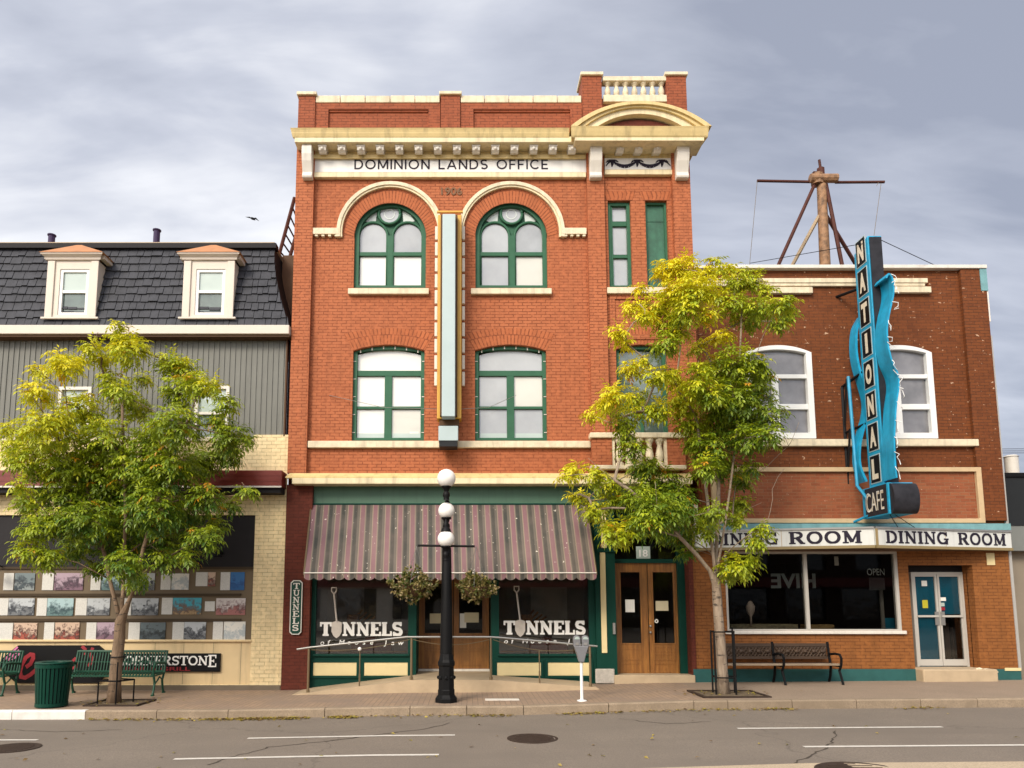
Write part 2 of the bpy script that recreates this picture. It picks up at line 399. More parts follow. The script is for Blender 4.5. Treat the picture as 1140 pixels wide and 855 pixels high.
M['brick_ochre'] = brick('ochre painted brick', (.26,.098,.027), (.23,.086,.023), (.12,.042,.013), fleck=None, stain=(.7,.6,.5))
M['brick_cream'] = brick('cream glazed brick', (.80,.66,.39), (.73,.58,.33), (.44,.34,.19), bw=.215, rh=.085, stain=(.85,.78,.68), stain_amt=.4, rough=.5)
M['cream'] = paint('cream painted trim', (.74,.63,.40), .55, .6, .75, 4, streak=.55, bumpy=.15)
M['gold'] = paint('yellow ochre painted moulding', (.64,.49,.22), .55, .6, .7, 4, streak=.55, bumpy=.15)
M['stone'] = paint('cream painted stone', (.72,.62,.44), .7, .7, .65, 6, streak=.5, bumpy=.3)
M['bone'] = paint('off white painted trim', (.68,.64,.57), .55, .3, .75, 5, streak=.3)
M['white'] = paint('white paint', (.78,.78,.76), .5, .2, .8, 6)
M['frieze'] = paint('white frieze board', (.72,.71,.68), .5, .3, .8, 2, streak=.2)
M['ink'] = paint('dark lettering paint', (.022,.018,.03), .6, .1)
M['green'] = paint('green window paint', (.040,.125,.072), .45, .35, .6, 5)
M['green_dark'] = paint('dark green shop paint', (.004,.043,.030), .5, .3, .6, 4)
M['green_mid'] = paint('faded green fascia', (.055,.135,.085), .5, .5, .7, 2, streak=.25)
M['board_green'] = paint('weathered green board', (.035,.145,.085), .55, .9, .4, 3, streak=.5)
M['panel_cream'] = paint('pale yellow panel', (.70,.58,.31), .5, .25, .8, 5)
M['blind'] = paint('window glass over a pale blind', (.70,.70,.66), .04, .22, .85, 2); 
M['pane_reflect'] = paint('window glass with grey reflection painted in', (.37,.39,.41), .04, .6, .8, 2)  # greyish reflection painted into the base colour of these panes
M['blind3'] = paint('window glass over a cream blind', (.58,.57,.51), .05, .35, .8, 1.5); M['pane_reflect_dark'] = paint('window glass with dark reflection painted in', (.32,.34,.36), .04, .7, .6, 1.2)  # the second tone paints a darker reflection into the panes
M['pane_frost'] = paint('patterned glass', (.55,.60,.57), .12, .3, .8, 10)
M['pane_grey'] = paint('window glass with painted grey reflection', (.20,.195,.205), .03, .9, .25, 1.1)  # grey reflection put into the pane colour, no curtain behind
M['pane_dark'] = paint('dark window glass', (.03,.035,.04), .03, .4, .5, 2)
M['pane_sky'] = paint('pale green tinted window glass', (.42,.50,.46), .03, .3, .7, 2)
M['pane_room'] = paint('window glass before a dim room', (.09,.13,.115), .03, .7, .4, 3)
M['glass'] = glass('shop window glass', .85, 1.85)
M['glass_dark'] = glass('dining room glass', .8, 1.42)
M['glass_dim'] = glass('dim shop glass', .6, 1.45)
M['room'] = paint('dark shop interior', (.24,.20,.15), .8, .5, .5, 1)
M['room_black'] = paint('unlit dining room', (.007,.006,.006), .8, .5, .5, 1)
M['wood'] = wood('varnished oak', (.36,.155,.032), (.15,.052,.010))
M['wood_dark'] = wood('dark bench wood', (.085,.05,.03), (.045,.028,.018), 0)
M['wood_pale'] = wood('worn pale slat', (.35,.27,.19), (.2,.15,.1), 0)
M['siding'] = paint('grey green board siding', (.16,.16,.142), .65, .4, .8, 2, streak=.3)
M['slate'] = paint('charcoal slate', (.056,.058,.068), .6, .7, .5, 5, bumpy=.4)
M['tar'] = paint('black roof edge', (.016,.014,.016), .6, .3)
M['copper'] = paint('rusty orange dormer roof', (.45,.19,.07), .55, .5, .6, 5)
M['dormer'] = paint('beige dormer trim', (.62,.54,.46), .55, .25, .8, 5)
M['red'] = paint('dark red metal canopy', (.16,.018,.012), .4, .4, .6, 3)
M['black'] = paint('black painted iron', (.006,.006,.0065), .5, .3)
M['black_board'] = paint('black sign band', (.024,.022,.024), .55, .4, .6, 2)
M['tan'] = paint('brown display board', (.135,.095,.052), .6, .4, .75, 3)
M['tan_dark'] = paint('dark display rail', (.06,.042,.025), .6, .3)
M['limestone'] = paint('tan stone panel', (.70,.53,.29), .6, .5, .75, 1.4, streak=.3)
M['concrete'] = paint('concrete', (.46,.35,.225), .8, .6, .7, 3, bumpy=.3)
M['base_grey'] = paint('grey brown base course', (.16,.125,.085), .8, .5, .7, 3)
M['teal'] = paint('teal painted base', (.03,.105,.10), .6, .5, .6, 4)
M['teal_pale'] = paint('pale teal flashing', (.16,.33,.35), .5, .6, .6, 5, streak=.35)
M['steel'] = paint('brushed metal', (.36,.35,.33), .4, .2, .8, 6, metal=.7)
M['alu'] = paint('aluminium door frame', (.45,.43,.39), .4, .2, .8, 6)
M['brass'] = paint('brown brass post', (.22,.16,.09), .4, .3, .7, 6, metal=.5)
M['rust'] = paint('rusty steel', (.085,.032,.024), .7, .7, .45, 6)
M['rust_pole'] = paint('peeling rusty pole', (.33,.18,.09), .7, 1.0, .22, 7)
M['sign_blue'] = paint('bright blue sign metal', (.008,.32,.55), .45, .7, .5, 4, streak=.5)
M['sign_dark'] = paint('blackened sign face', (.028,.028,.034), .5, .8, .4, 6)
M['sign_cream'] = paint('cream sign letter', (.68,.61,.48), .4, .4, .6, 20)
M['opal'] = paint('milky sign panel', (.62,.63,.60), .3, .35, .85, 3, streak=.3)
M['yellow'] = paint('ochre sign box', (.60,.33,.035), .45, .4, .65, 4, streak=.3)
M['pale_blue'] = paint('pale blue sign edge', (.40,.49,.50), .5, .3, .8, 3)
M['brown'] = paint('brown metal', (.10,.055,.03), .6, .5)
M['bin'] = paint('dark green bin metal', (.004,.042,.027), .4, .3, .6, 6)
M['bench_green'] = paint('green bench metal', (.020,.075,.047), .4, .5, .5, 8)
M['meter'] = paint('grey meter housing', (.17,.17,.18), .4, .4, .6, 10)
M['globe'] = paint('white opal globe', (.84,.82,.78), .18, .1, .9, 3)
M['paper'] = paint('white paper', (.75,.74,.68), .7, .2, .85, 15)
M['paper_tan'] = paint('yellowed paper', (.62,.55,.36), .7, .3, .8, 10)
M['ink_red'] = paint('red sign paint', (.27,.010,.018), .5, .2)
M['pink'] = paint('pink sign stripe', (.6,.16,.34), .5, .2)
M['rag'] = paint('deep red cloth', (.18,.01,.012), .8, .5, .5, 4)
M['granite'] = paint('pale granite block', (.50,.46,.40), .8, .8, .6, 14, bumpy=.5)
M['charcoal'] = paint('charcoal metal cladding', (.020,.022,.024), .5, .3)
M['grey_wall'] = paint('grey rendered wall', (.17,.18,.17), .7, .3)
M['iron'] = paint('rusty cast iron', (.05,.034,.026), .6, .6, .5, 12)
M['blue_door'] = paint('blue painted board behind glass', (.012,.20,.33), .3, .5, .5, 2)
M['sign_green'] = paint('dark green signboard', (.014,.055,.04), .45, .3)

# ------------------------------------------------------------------ the ground
KERB_Y = -2.9
def m_ground(name, c, c2, sc, crack=False, rough=.85):
    m, nt, bs, N, L = nmat(name); tc = N('ShaderNodeTexCoord'); o3 = tc.outputs['Object']
    col_ = mixc(nt, noise_fac(nt, o3, sc, 6, .35, .7), c, c2)
    col_ = mixc(nt, noise_fac(nt, o3, 55, 3, .38, .70), col_, tuple(x*.6 for x in c))
    w = noise_fac(nt, o3, .6, 4, .5, .7, stretch=(.12, 1.2, 1))       # wheel-worn bands along the street
    col_ = mixc(nt, w, col_, tuple(x*.86 for x in c2))
    if crack:
        v = N('ShaderNodeTexVoronoi'); v.feature = 'DISTANCE_TO_EDGE'; v.inputs['Scale'].default_value = .13
        nz = N('ShaderNodeTexNoise'); nz.inputs['Scale'].default_value = 1.6; nz.inputs['Detail'].default_value = 6; L(o3, nz.inputs['Vector'])
        ad = N('ShaderNodeVectorMath'); ad.operation = 'ADD'; L(o3, ad.inputs[0]); L(nz.outputs['Color'], ad.inputs[1]); L(ad.outputs[0], v.inputs['Vector'])
        r = N('ShaderNodeMapRange'); r.inputs[1].default_value = .0008; r.inputs[2].default_value = .0035; L(v.outputs[0], r.inputs[0])
        col_ = mixc(nt, r.outputs[0], tuple(x*.6 for x in c), col_)
        p = noise_fac(nt, o3, .35, 3, .55, .6, stretch=(.5, 1.5, 1)); k = N('ShaderNodeMath'); k.operation = 'MULTIPLY'; L(p, k.inputs[0]); k.inputs[1].default_value = .25
        col_ = mixc(nt, k.outputs[0], col_, tuple(x*.7 for x in c))
    L(col_, bs.inputs['Base Color']); bs.inputs['Roughness'].default_value = rough
    bump(nt, noise_fac(nt, o3, 90, 3, .2, .8), bs, .35, .006); return m
M['asphalt'] = m_ground('worn asphalt', (.220,.180,.142), (.180,.148,.118), .9, True)
M['lane'] = m_ground('pale concrete strip', (.52,.41,.28), (.46,.36,.25), 1.5)
M['pave'] = m_ground('concrete pavement', (.33,.245,.175), (.28,.21,.15), 1.2)
M['kerb'] = m_ground('worn kerb', (.36,.275,.19), (.22,.165,.11), 3)
M['paver'] = None
def m_paver():
    m, nt, bs, N, L = nmat('brick pavers'); tc = N('ShaderNodeTexCoord')
    mp = N('ShaderNodeMapping'); mp.inputs['Rotation'].default_value = (0, 0, R(90)); L(tc.outputs['Object'], mp.inputs[0])
    b = N('ShaderNodeTexBrick'); L(mp.outputs[0], b.inputs['Vector'])
    for k, v in (('Color1', (.36,.245,.160)), ('Color2', (.29,.20,.13)), ('Mortar', (.19,.135,.09))): b.inputs[k].default_value = (*v, 1)
    for k, v in (('Scale', 1), ('Mortar Size', .008), ('Mortar Smooth', .3), ('Brick Width', .2), ('Row Height', .1)): b.inputs[k].default_value = v
    c = mixc(nt, noise_fac(nt, tc.outputs['Object'], 1.2, 5, .35, .7), b.outputs[0], (.24,.175,.13))
    L(c, bs.inputs['Base Color']); bs.inputs['Roughness'].default_value = .85
    inv = N('ShaderNodeMath'); inv.operation = 'SUBTRACT'; inv.inputs[0].default_value = 1; L(b.outputs[1], inv.inputs[1]); bump(nt, inv.outputs[0], bs, .5, .006)
    return m
M['paver'] = m_paver()
XS = sorted(set([-60, -30, -12, -8, -4.2, -2.5, -1, 0, 1, 2.5, 4, 4.6, 8, 12, 30, 60]))
def strip(name, y0, y1, dz, mat, xa=-60, xb=60, dz1=None):
    mb = MB(); xs = [xa] + [x for x in XS if xa < x < xb] + [xb]
    dz1 = dz if dz1 is None else dz1
    for a, b in zip(xs, xs[1:]):
        mb.add([(a,y0,gz(a)+dz),(b,y0,gz(b)+dz),(b,y1,gz(b)+dz1),(a,y1,gz(a)+dz1)], [(0,1,2,3)])
    return mb.build(name, mat, kind='structure')
MB().add([(-900,-900,-.75),(900,-900,-.75),(900,900,-.75),(-900,900,-.75)], [(0,1,2,3)]).build('ground', M['pave'], kind='structure')
strip('road', -40, KERB_Y - .14, -.15, M['asphalt'])
strip('sidewalk', KERB_Y, 3.2, 0, M['paver'], -60, 4.6)
strip('pavement', KERB_Y, 3.2, 0, M['pave'], 4.6, 60)
def kerb(name, xa, xb, mat):
    mb = MB(); xs = [xa] + [x for x in XS if xa < x < xb] + [xb]
    fine = []
    for a, b in zip(xs, xs[1:]):
        n = max(1, int((b-a)/1.0)) if abs(a) < 13 else 1
        fine += [a + (b-a)*i/n for i in range(n)]
    fine.append(xb)
    for a, b in zip(fine, fine[1:]):
        b2 = b - .012
        y0, y1 = KERB_Y - .145, KERB_Y
        za, zb = gz(a), gz(b)
        vs = [(a,y0,za-.3),(b2,y0,zb-.3),(b2,y0,zb-.02),(a,y0,za-.02),(a,y0+.025,za+.004),(b2,y0+.025,zb+.004),(b2,y1,zb+.004),(a,y1,za+.004),(a,y1,za-.3),(b2,y1,zb-.3)]
        mb.add(vs, [(0,1,2,3),(3,2,5,4),(4,5,6,7),(0,3,4,7,8),(1,9,6,5,2)])
    return mb.build(name, mat, kind='structure')
xk = fx(100, 793, KERB_Y)
kerb('kerb', xk, 60, M['kerb']); kerb('painted_kerb', -60, xk, paint('chipped white kerb paint', (.74,.71,.66), .6, .6, .6, 4, streak=.2))
M['marking'] = paint('worn road paint', (.62,.58,.52), .7, .5, .6, 12)
def ground_px(px, py, dz):
    xc = (px-PPX)/FPX; yc = -(py-PPY)/FPX; d = (xc, CP-yc*SP, SP+yc*CP); z = -.15
    for _ in range(6):
        t = (z - EYE)/d[2]; x = d[0]*t; z = gz(x) + dz
    return x, d[1]*t - DIST, z
mb = MB()
for (a, b, yy) in ((285, 507, -4.97), (810, 1030, -4.97), (207, 490, -6.36), (880, 1250, -6.36), (-420, 60, -4.97), (-420,-60,-6.36)):
    xa = (a-PPX)*(DIST+yy)/FPX*1.01; xb = (b-PPX)*(DIST+yy)/FPX*1.01
    n = max(1, int((xb-xa)/.8))
    for i in range(n):
        p, q = xa+(xb-xa)*i/n, xa+(xb-xa)*(i+1)/n
        mb.add([(p,yy-.045,gz(p)-.145),(q,yy-.045,gz(q)-.145),(q,yy+.045,gz(q)-.145),(p,yy+.045,gz(p)-.145)], [(0,1,2,3)])
mb.build('lane_markings', M['marking'], kind='structure')
def crack(pts, w):
    rnd = random.Random(len(pts)); mb = MB(); Q = []
    for (a, b), (c, d) in zip(pts, pts[1:]):
        for k in range(6): t = k/6; Q.append(ground_px(a+(c-a)*t+rnd.uniform(-3,3), b+(d-b)*t+rnd.uniform(-.4,.4), -.15))
    for i in range(len(Q)-1):
        (x0, y0, _), (x1, y1, _) = Q[i], Q[i+1]; dx, dy = x1-x0, y1-y0; l = math.hypot(dx, dy) or 1; h = w*rnd.uniform(.4, 1.1)/2; nx, ny = -dy/l*h, dx/l*h
        mb.add([(x0-nx,y0-ny,gz(x0)-.1465),(x0+nx,y0+ny,gz(x0)-.1465),(x1+nx,y1+ny,gz(x1)-.1465),(x1-nx,y1-ny,gz(x1)-.1465)], [(0,1,2,3)])
    return mb.build('road_crack', M['crack'], kind='structure')
M['crack'] = paint('tar filled crack', (.075,.062,.05), .8, .5)
crack([(232,852),(262,842),(300,832),(360,826),(420,818),(470,812),(510,803)], .035); crack([(876,853),(905,840),(922,832),(928,822),(932,812)], .03); crack([(0,812),(60,815),(150,812)], .02); crack([(690,800),(740,806),(800,803)], .02)
strip('concrete_lane', -11.5, -7.33, -.142, M['lane'])

# ------------------------------------------------------------------ the three storey brick office
YP = -.12
main = thing('brick_building', 'three storey orange brick office with arched green windows and cream cornice', 'building', (0, 0, 0))
XL = (fx(314, 765, YP) + fx(327, 240, YP))/2; XR = fx(770.5, 255, YP)
Z_LIN = fz(530); Z_TOP = fz(110.0)
def op_px(a, b, top, spring, bottom, Y=0):
    m = (spring+bottom)/2; zs = fz(spring, Y)
    return (fx(a, m, Y), fx(b, m, Y), fz(bottom, Y), zs, fz(top, Y) - zs)
W_UL = op_px(394, 474, 223.6, 264, 320.5); W_UR = op_px(529.3, 609.3, 223.6, 264, 320.5)
W_ML = op_px(392.3, 472.3, 384, 390.5, 490.6); W_MR = op_px(528.8, 608.6, 384, 390.5, 490.6)
W_N1 = op_px(677.5, 703, 223.4, 223.4, 319.5); W_N2 = op_px(719.5, 744, 223.4, 223.4, 319.5)
W_MB = op_px(687, 743.5, 384, 389, 488)
Z_PAR = fz(150)
mb = MB(); wall(mb, XL, XR, Z_PAR, Z_TOP, 0, []); mb.build('parapet', M['brick_parapet'], main)
mb = MB(); wall(mb, XL, XR, Z_LIN, Z_PAR, 0, [W_UL, W_UR, W_ML, W_MR, W_N1, W_N2, W_MB], .28)
bwall = mb.build('wall', M['brick_main'], main)
mb = MB()
mb.add([(XL,0,-.6),(XL,14,-.6),(XL,14,Z_TOP),(XL,0,Z_TOP)], [(0,1,2,3)]); mb.add([(XR,0,-.6),(XR,14,-.6),(XR,14,Z_TOP),(XR,0,Z_TOP)], [(0,1,2,3)])
mb.add([(XL,14,-.6),(XR,14,-.6),(XR,14,Z_TOP),(XL,14,Z_TOP)], [(0,1,2,3)])
mb.build('side_wall', M['brick_main'], main)
MB().box(XL+.02, XR-.02, .3, 13.9, Z_TOP-1.0, Z_TOP-.9).build('roof', M['tar'], main)
# pilasters
zc0 = fz(527, YP); zc1 = fz(142, YP)
def pil(a, b, c, d, ya=YP, yb=-.0005, mat='brick_main', name='pilaster'):
    m = 330; return MB().box(fx(a, m, ya), fx(b, m, ya), ya, yb, fz(d, ya), fz(c, ya)).build(name, M[mat], main)
MB().box(XL, fx(347.8, 260, YP), YP, -.0005, zc0, zc1).build('pilaster', M['brick_main'], main)
MB().box(fx(654.5, 255, YP), fx(673.7, 255, YP), YP, -.0005, fz(485, YP), zc1).build('pilaster', M['brick_main'], main)
MB().box(fx(750.5, 255, YP), XR, YP, -.0005, zc0, zc1).build('pilaster', M['brick_main'], main)
# parapet: recessed panels are framed by 5 cm raised bands, three piers and the tower piers
mb = MB()
for a, b in ((348, 490), (512.5, 648)):
    for c, d in ((113.9, 121.6),):
        mb.box(fx(a, 118, -.06), fx(b, 118, -.06), -.06, -.0005, fz(d, -.06), fz(c, -.06))
    for p, q in ((a, 365.5 if a < 400 else 527), (477 if a < 400 else 635, b)):
        mb.box(fx(p, 128, -.06), fx(q, 128, -.06), -.06, -.0005, fz(145, -.06), fz(121.6, -.06))
    mb.box(fx(366 if a < 400 else 527.3, 123, -.03), fx(476.5 if a < 400 else 634.5, 123, -.03), -.03, -.0005, fz(124.5, -.03), fz(121.7, -.03))
mb.build('parapet_panel', M['brick_parapet'], main)
for a, b, t, w in ((330.3, 350.8, 106.5, 0), (490.8, 512.2, 106, 0), (648.5, 670.3, 84.5, 1), (742.5, 763.6, 84.5, 1)):
    ya = -.10
    xa = fx(a, 115, ya) if a > 331 else XL
    xb = fx(b, 115, ya) if b < 763 else XR
    MB().box(xa, xb, ya, .45, fz(144, ya), fz(t, ya)).build('parapet_pier', M['brick_parapet'], main)
    cap = MB().box(xa-.04, xb+.04, ya-.05, .5, fz(t, ya)+.002, fz(t-3.4, ya)).build('pier_cap', M['stone'], main, bevel=.012)
mb = MB()
for a, b in ((351.5, 490), (513, 647.8)):
    n = 5
    for i in range(n):
        p, q = a+(b-a)*i/n, a+(b-a)*(i+1)/n
        mb.box(fx(p, 110, -.08), fx(q, 110, -.08)-.012, -.08, .4, fz(113.9, -.08), fz(106.2+random.uniform(-.25,.25), -.08))
mb.build('coping', M['stone'], main, bevel=.015)
# roof balustrade between the tower piers
xa, xb = fx(670.3, 97, -.05)+.02, fx(742.5, 97, -.05)-.02
mb = MB().box(xa, xb, -.1, .12, fz(89.6, -.1), fz(84.6, -.1)).box(xa, xb, -.1, .12, fz(113, -.1), fz(105.3, -.1))
mb.build('roof_balustrade', M['stone'], main, bevel=.012)
def baluster(x, y, z0, z1, r):
    h = z1-z0
    return MB().lathe([(r*1.1, z0), (r*1.1, z0+.09*h), (r*.6, z0+.13*h), (r*1.0, z0+.3*h), (r*.92, z0+.45*h), (r*.5, z0+.75*h), (r*.8, z0+.86*h), (r*1.1, z0+.92*h), (r*1.1, z1)], x, y, 12)
for k in range(7):
    px = 676.2 + 10.0*k
    baluster(fx(px, 97, 0), .01, fz(105.3, -.1)-.005, fz(89.6, -.1)+.005, .075).build('baluster', M['stone'], main, smooth=2)

# main cornice
def moulding(mb, xa, xb, prof, ret_l=0.0, ret_r=0.0):
    """a moulding run along x with profile (y, z); ends step out with the projection where ret > 0"""
    n = len(prof); y0 = max(p[0] for p in prof)
    L = [(xa - ret_l*(y0-p[0]), p[0], p[1]) for p in prof]; Rr = [(xb + ret_r*(y0-p[0]), p[0], p[1]) for p in prof]
    return mb.add(L + Rr, [(i, (i+1) % n, (i+1) % n + n, i+n) for i in range(n)] + [tuple(range(n)), tuple(range(2*n-1, n-1, -1))])
PJ = -.50
def zc(py, y): return fz(py, y)
prof = [(-.0005, zc(140.5, PJ)), (PJ, zc(142.2, PJ)), (PJ+.015, zc(143.8, PJ)), (PJ+.03, zc(146, PJ)), (PJ+.035, zc(147.2, PJ)), (PJ+.06, zc(150.5, PJ)), (PJ+.08, zc(151.5, PJ)), (-.0005, zc(151.5, PJ))]
xa, xb = XL + .36, fx(634, 150, PJ)
MB(); mb = MB(); moulding(mb, XL+.30, xb, prof, .75, 0); mb.build('cornice', M['gold'], main)
PB = PJ+.07
MB().box(XL+.02, xb+.2, PB, -.0005, zc(158.2, PB), zc(151.6, PB)-.004).build('cornice_band', M['cream'], main, bevel=.01)
zs_ = zc(158.2, PB)
zb0, zb1 = fz(170.5, -.08), zs_-.003
MB().box(fx(349, 165, -.08), fx(652, 165, -.08), -.08, -.0005, fz(176.2, -.08), zb1).build('bed_moulding', M['gold'], main)
MB().box(fx(349, 165, -.12), fx(652, 165, -.12), -.13, -.0805, fz(176.2, -.13), fz(171.8, -.13)).build('bed_fillet', M['gold'], main, bevel=.01)
def modillion(px, xm=None):
    x = fx(px, 162, -.25)
    p = [(-.0805, zb1-.002), (-.33, zb1-.002), (-.34, zb1-.05), (-.325, zb1-.12), (-.26, zb1-.16), (-.18, zb1-.14), (-.13, zb1-.115), (-.0805, zb1-.11)]
    mb = MB().prism_x(p, x-.085, x+.085); mb.box(x-.1, x+.1, -.35, -.0805, zb1-.045, zb1-.003)
    mb.ball((x, -.335, zb1-.09), .04, 6)
    mb.build('modillion', M['bone'], main)
for k in range(14): modillion(359.6 + 21.3*k)
for px in (689.6, 710.2, 731): modillion(px)
# frieze boards, trims, consoles
for a, b, c, d in ((349.3, 652.5, 176.4, 191.5), (673.2, 749, 175.6, 188.5)):
    MB().pbox(a, b, c, d, -.06, -.0005).build('frieze', M['frieze'], main)
    MB().pbox(a, b, d, d+5.6, -.11, -.0005).build('frieze_trim', M['cream'], main, bevel=.012)
MB().box(fx(673.2, 165, -.08), fx(749.5, 165, -.08), -.08, -.0005, fz(175.4, -.08), zb1).build('bed_moulding', M['gold'], main)
mb = MB(); u0, u1, v0, v1 = prect(394.5, 610, 177.6, 188.6, -.06)
put_slab(mb, 'DOMINION LANDS OFFICE', front(-.06), u0, u1, v0, v1, gap=.2, slab=sans); mb.build('lettering', M['ink'], main)
# painted festoon on the small frieze
mb = MB()
def fest(pts, ws):
    P = [(fx(a, b, -.066), fz(b, -.066)) for a, b in pts]
    for i in range(len(P)-1):
        (x0, z0), (x1, z1) = P[i], P[i+1]; dx, dz = x1-x0, z1-z0; l = math.hypot(dx, dz); nx, nz = -dz/l, dx/l
        w0, w1 = ws[i]*.5, ws[i+1]*.5; y = -.064-.0006*(i % 5)
        mb.add([(x0+nx*w0,y,z0+nz*w0),(x0-nx*w0,y,z0-nz*w0),(x1-nx*w1,y,z1-nz*w1),(x1+nx*w1,y,z1+nz*w1)], [(0,1,2,3)])
for cx in (695.5, 723.5):
    fest([(cx-13,179.6),(cx-9,182.6),(cx-4,184.6),(cx,185.2),(cx+4,184.6),(cx+9,182.6),(cx+13,179.6)], [.03,.07,.09,.10,.09,.07,.03])
for cx in (681.5, 709.5, 737):
    fest([(cx,178.6),(cx+.2,181.5),(cx-.3,185.8)], [.10,.08,.02]); fest([(cx-7,181),(cx-4,178.6),(cx,179),(cx+4,178.6),(cx+7,180.6)], [.02,.05,.07,.05,.02])
fest([(674.4,185),(677,181.5),(680,179.2)], [.02,.04,.05]); fest([(739,179),(743,181),(746.5,184.6)], [.05,.04,.02])
mb.build('festoon', M['ink'], main)
def console(a, b, c, d):
    xa, xb = fx(a, 175, -.3), fx(b, 175, -.3); z1, z0 = zs_-.004, fz(d, -.28)
    h = z1-z0
    p = [(YP-.0005, z1), (-.36, z1), (-.375, z1-.1*h), (-.37, z1-.3*h), (-.33, z1-.5*h), (-.27, z1-.68*h), (-.235, z1-.8*h), (-.25, z1-.87*h), (-.27, z1-.93*h), (-.25, z1-.985*h), (-.2, z1-h), (YP-.0005, z1-h)]
    MB().prism_x(p, xa, xb).build('console', M['bone'], main, bevel=.012)
console(336.3, 347.3, 158, 197); console(656.8, 670.2, 158, 197); console(753.2, 767, 158, 197)

# tower cornice and its segmental pediment
PT = -.66
xa, xb = fx(640, 153, PT+.08), fx(784, 153, PT+.08)
prof = [(-.0005, fz(138.2, PT)), (PT, fz(140.2, PT)), (PT+.015, fz(142, PT)), (PT+.03, fz(144.6, PT)), (PT+.06, fz(149, PT)), (PT+.08, fz(150.4, PT)), (-.0005, fz(150.4, PT))]
mb = MB(); yy0 = .0; moulding(mb, xa, xb, prof, .14, .14); mb.build('tower_cornice', M['gold'], main)
MB().box(xa, xb, PT+.08, -.0005, fz(156.6, PT+.08), fz(150.5, PT+.08)-.004).build('cornice_band', M['cream'], main, bevel=.01)
MB().box(fx(771, 160, -.1)-.05, fx(784, 160, -.5)-.10, -.45, .9, fz(157.5, -.5), fz(152, -.5)).build('cornice_return', M['gold'], main)
def seg_arc(x0, x1, zs, rise, n=30):
    w = (x1-x0)/2; cx = (x0+x1)/2; rr = (w*w+rise*rise)/(2*rise); cz = zs+rise-rr; a = math.asin(w/rr)
    return [(cx+rr*math.sin(-a+2*a*i/n), cz+rr*math.cos(-a+2*a*i/n)) for i in range(n+1)]
xo0, xo1 = fx(635.5, 140, PT), fx(792.5, 140, PT); zsp = fz(140.2, PT)+.004
def arch_band(pt, pb, ea, eb, y0, mat, name, yb=-.0005):
    o = seg_arc(xo0+ea, xo1-ea, zsp, fz(pt, y0)-zsp); i_ = seg_arc(xo0+eb, xo1-eb, zsp, fz(pb, y0)-zsp)
    mb = MB(); n = len(o)
    vs = [(x,y0,z) for x,z in o]+[(x,y0,z) for x,z in i_]+[(x,yb,z) for x,z in o]+[(x,yb,z) for x,z in i_]; fs = []
    for k in range(n-1): fs += [(k,k+1,k+1+n,k+n),(k,k+2*n,k+1+2*n,k+1),(k+n,k+1+n,k+1+3*n,k+3*n)]
    fs += [(0,n,3*n,2*n),(n-1,3*n-1,4*n-1,2*n-1)]
    return mb.add(vs, fs).build(name, M[mat], main, smooth=2)
arch_band(112.2, 115.5, 0, .16, PT, 'gold', 'pediment_edge')
arch_band(115.5, 119.0, .162, .30, PT+.05, 'gold', 'pediment_moulding')
arch_band(119.0, 126.6, .302, .55, PT+.11, 'cream', 'pediment_arch')
tp = seg_arc(xo0+.5, xo1-.5, zsp-.01, fz(125.5, PT)-zsp)
MB().prism([(x, z) for x, z in tp], -.42, -.0005).build('pediment_panel', M['brick_low'], main)

# stone hood mouldings over the round windows with their springing bands
def hood(op, left):
    xa, xb, z0, zs, rise = op; cx = (xa+xb)/2; ro, ri = (491-373)/2/47.2, (486-380)/2/47.2
    cz = fz(202, -.08) - ro
    a0, a1 = (-82, 97) if not left else (-97, 82)
    a0, a1 = -96, 96
    for r0, r1, ya, nm in ((ri+.045, ro, -.10, 'hood_moulding'), (ri, ri+.045, -.07, 'hood_fillet')):
        mb = MB(); n = 36; vs = []; fs = []
        ang = [R(a0+(a1-a0)*i/n) for i in range(n+1)]
        for t in ang:
            s, c = math.sin(t), math.cos(t)
            vs += [(cx+r1*s, ya, cz+r1*c), (cx+r0*s, ya, cz+r0*c), (cx+r1*s, -.0005, cz+r1*c), (cx+r0*s, -.0005, cz+r0*c)]
        for i in range(n):
            b = 4*i; fs += [(b,b+4,b+5,b+1),(b,b+2,b+6,b+4),(b+1,b+5,b+7,b+3)]
        fs += [(0,1,3,2),(4*n,4*n+2,4*n+3,4*n+1)]
        mb.add(vs, fs).build(nm, M['stone' if r1 == ro else 'cream'], main)
    # radial brick ring
    mb = MB(); mb.uv = []; n = 40; r0, r1 = (xb-xa)/2+.004, ri-.004; czw = zs
    for i in range(n+1):
        t = R(-90+180*i/n)
        s, c = math.sin(t), math.cos(t); mb.v += [(cx+r0*s, -.006, czw+r0*c), (cx+r1*s, -.006, cz+r1*c)]
        mb.uv += [(t*(r0+r1)/2, 0.0), (t*(r0+r1)/2, .24*(r1-r0)/.24)]
    for i in range(n): mb.f.append((2*i, 2*i+2, 2*i+3, 2*i+1))
    mb.build('arch_bricks', M['brick_arch'], main)
    return cx, ro, cz
for op, left in ((W_UL, True), (W_UR, False)):
    cx, ro, cz = hood(op, left)
    if left: xa, xb = fx(348, 257, -.1), cx-ro+.06
    else: xa, xb = cx+ro-.06, fx(653, 257, -.1)
    mb = MB().box(xa, xb, -.104, -.0005, fz(260.5, -.1), fz(253.5, -.1))
    d0 = fz(262.8, -.1)
    for k in range(4):
        x = xa + (xb-xa)*(k+.35)/4; mb.box(x, x+.07, -.09, -.0005, d0, fz(260.5, -.1)-.001)
    mb.build('springing_band', M['stone'], main, bevel=.008)
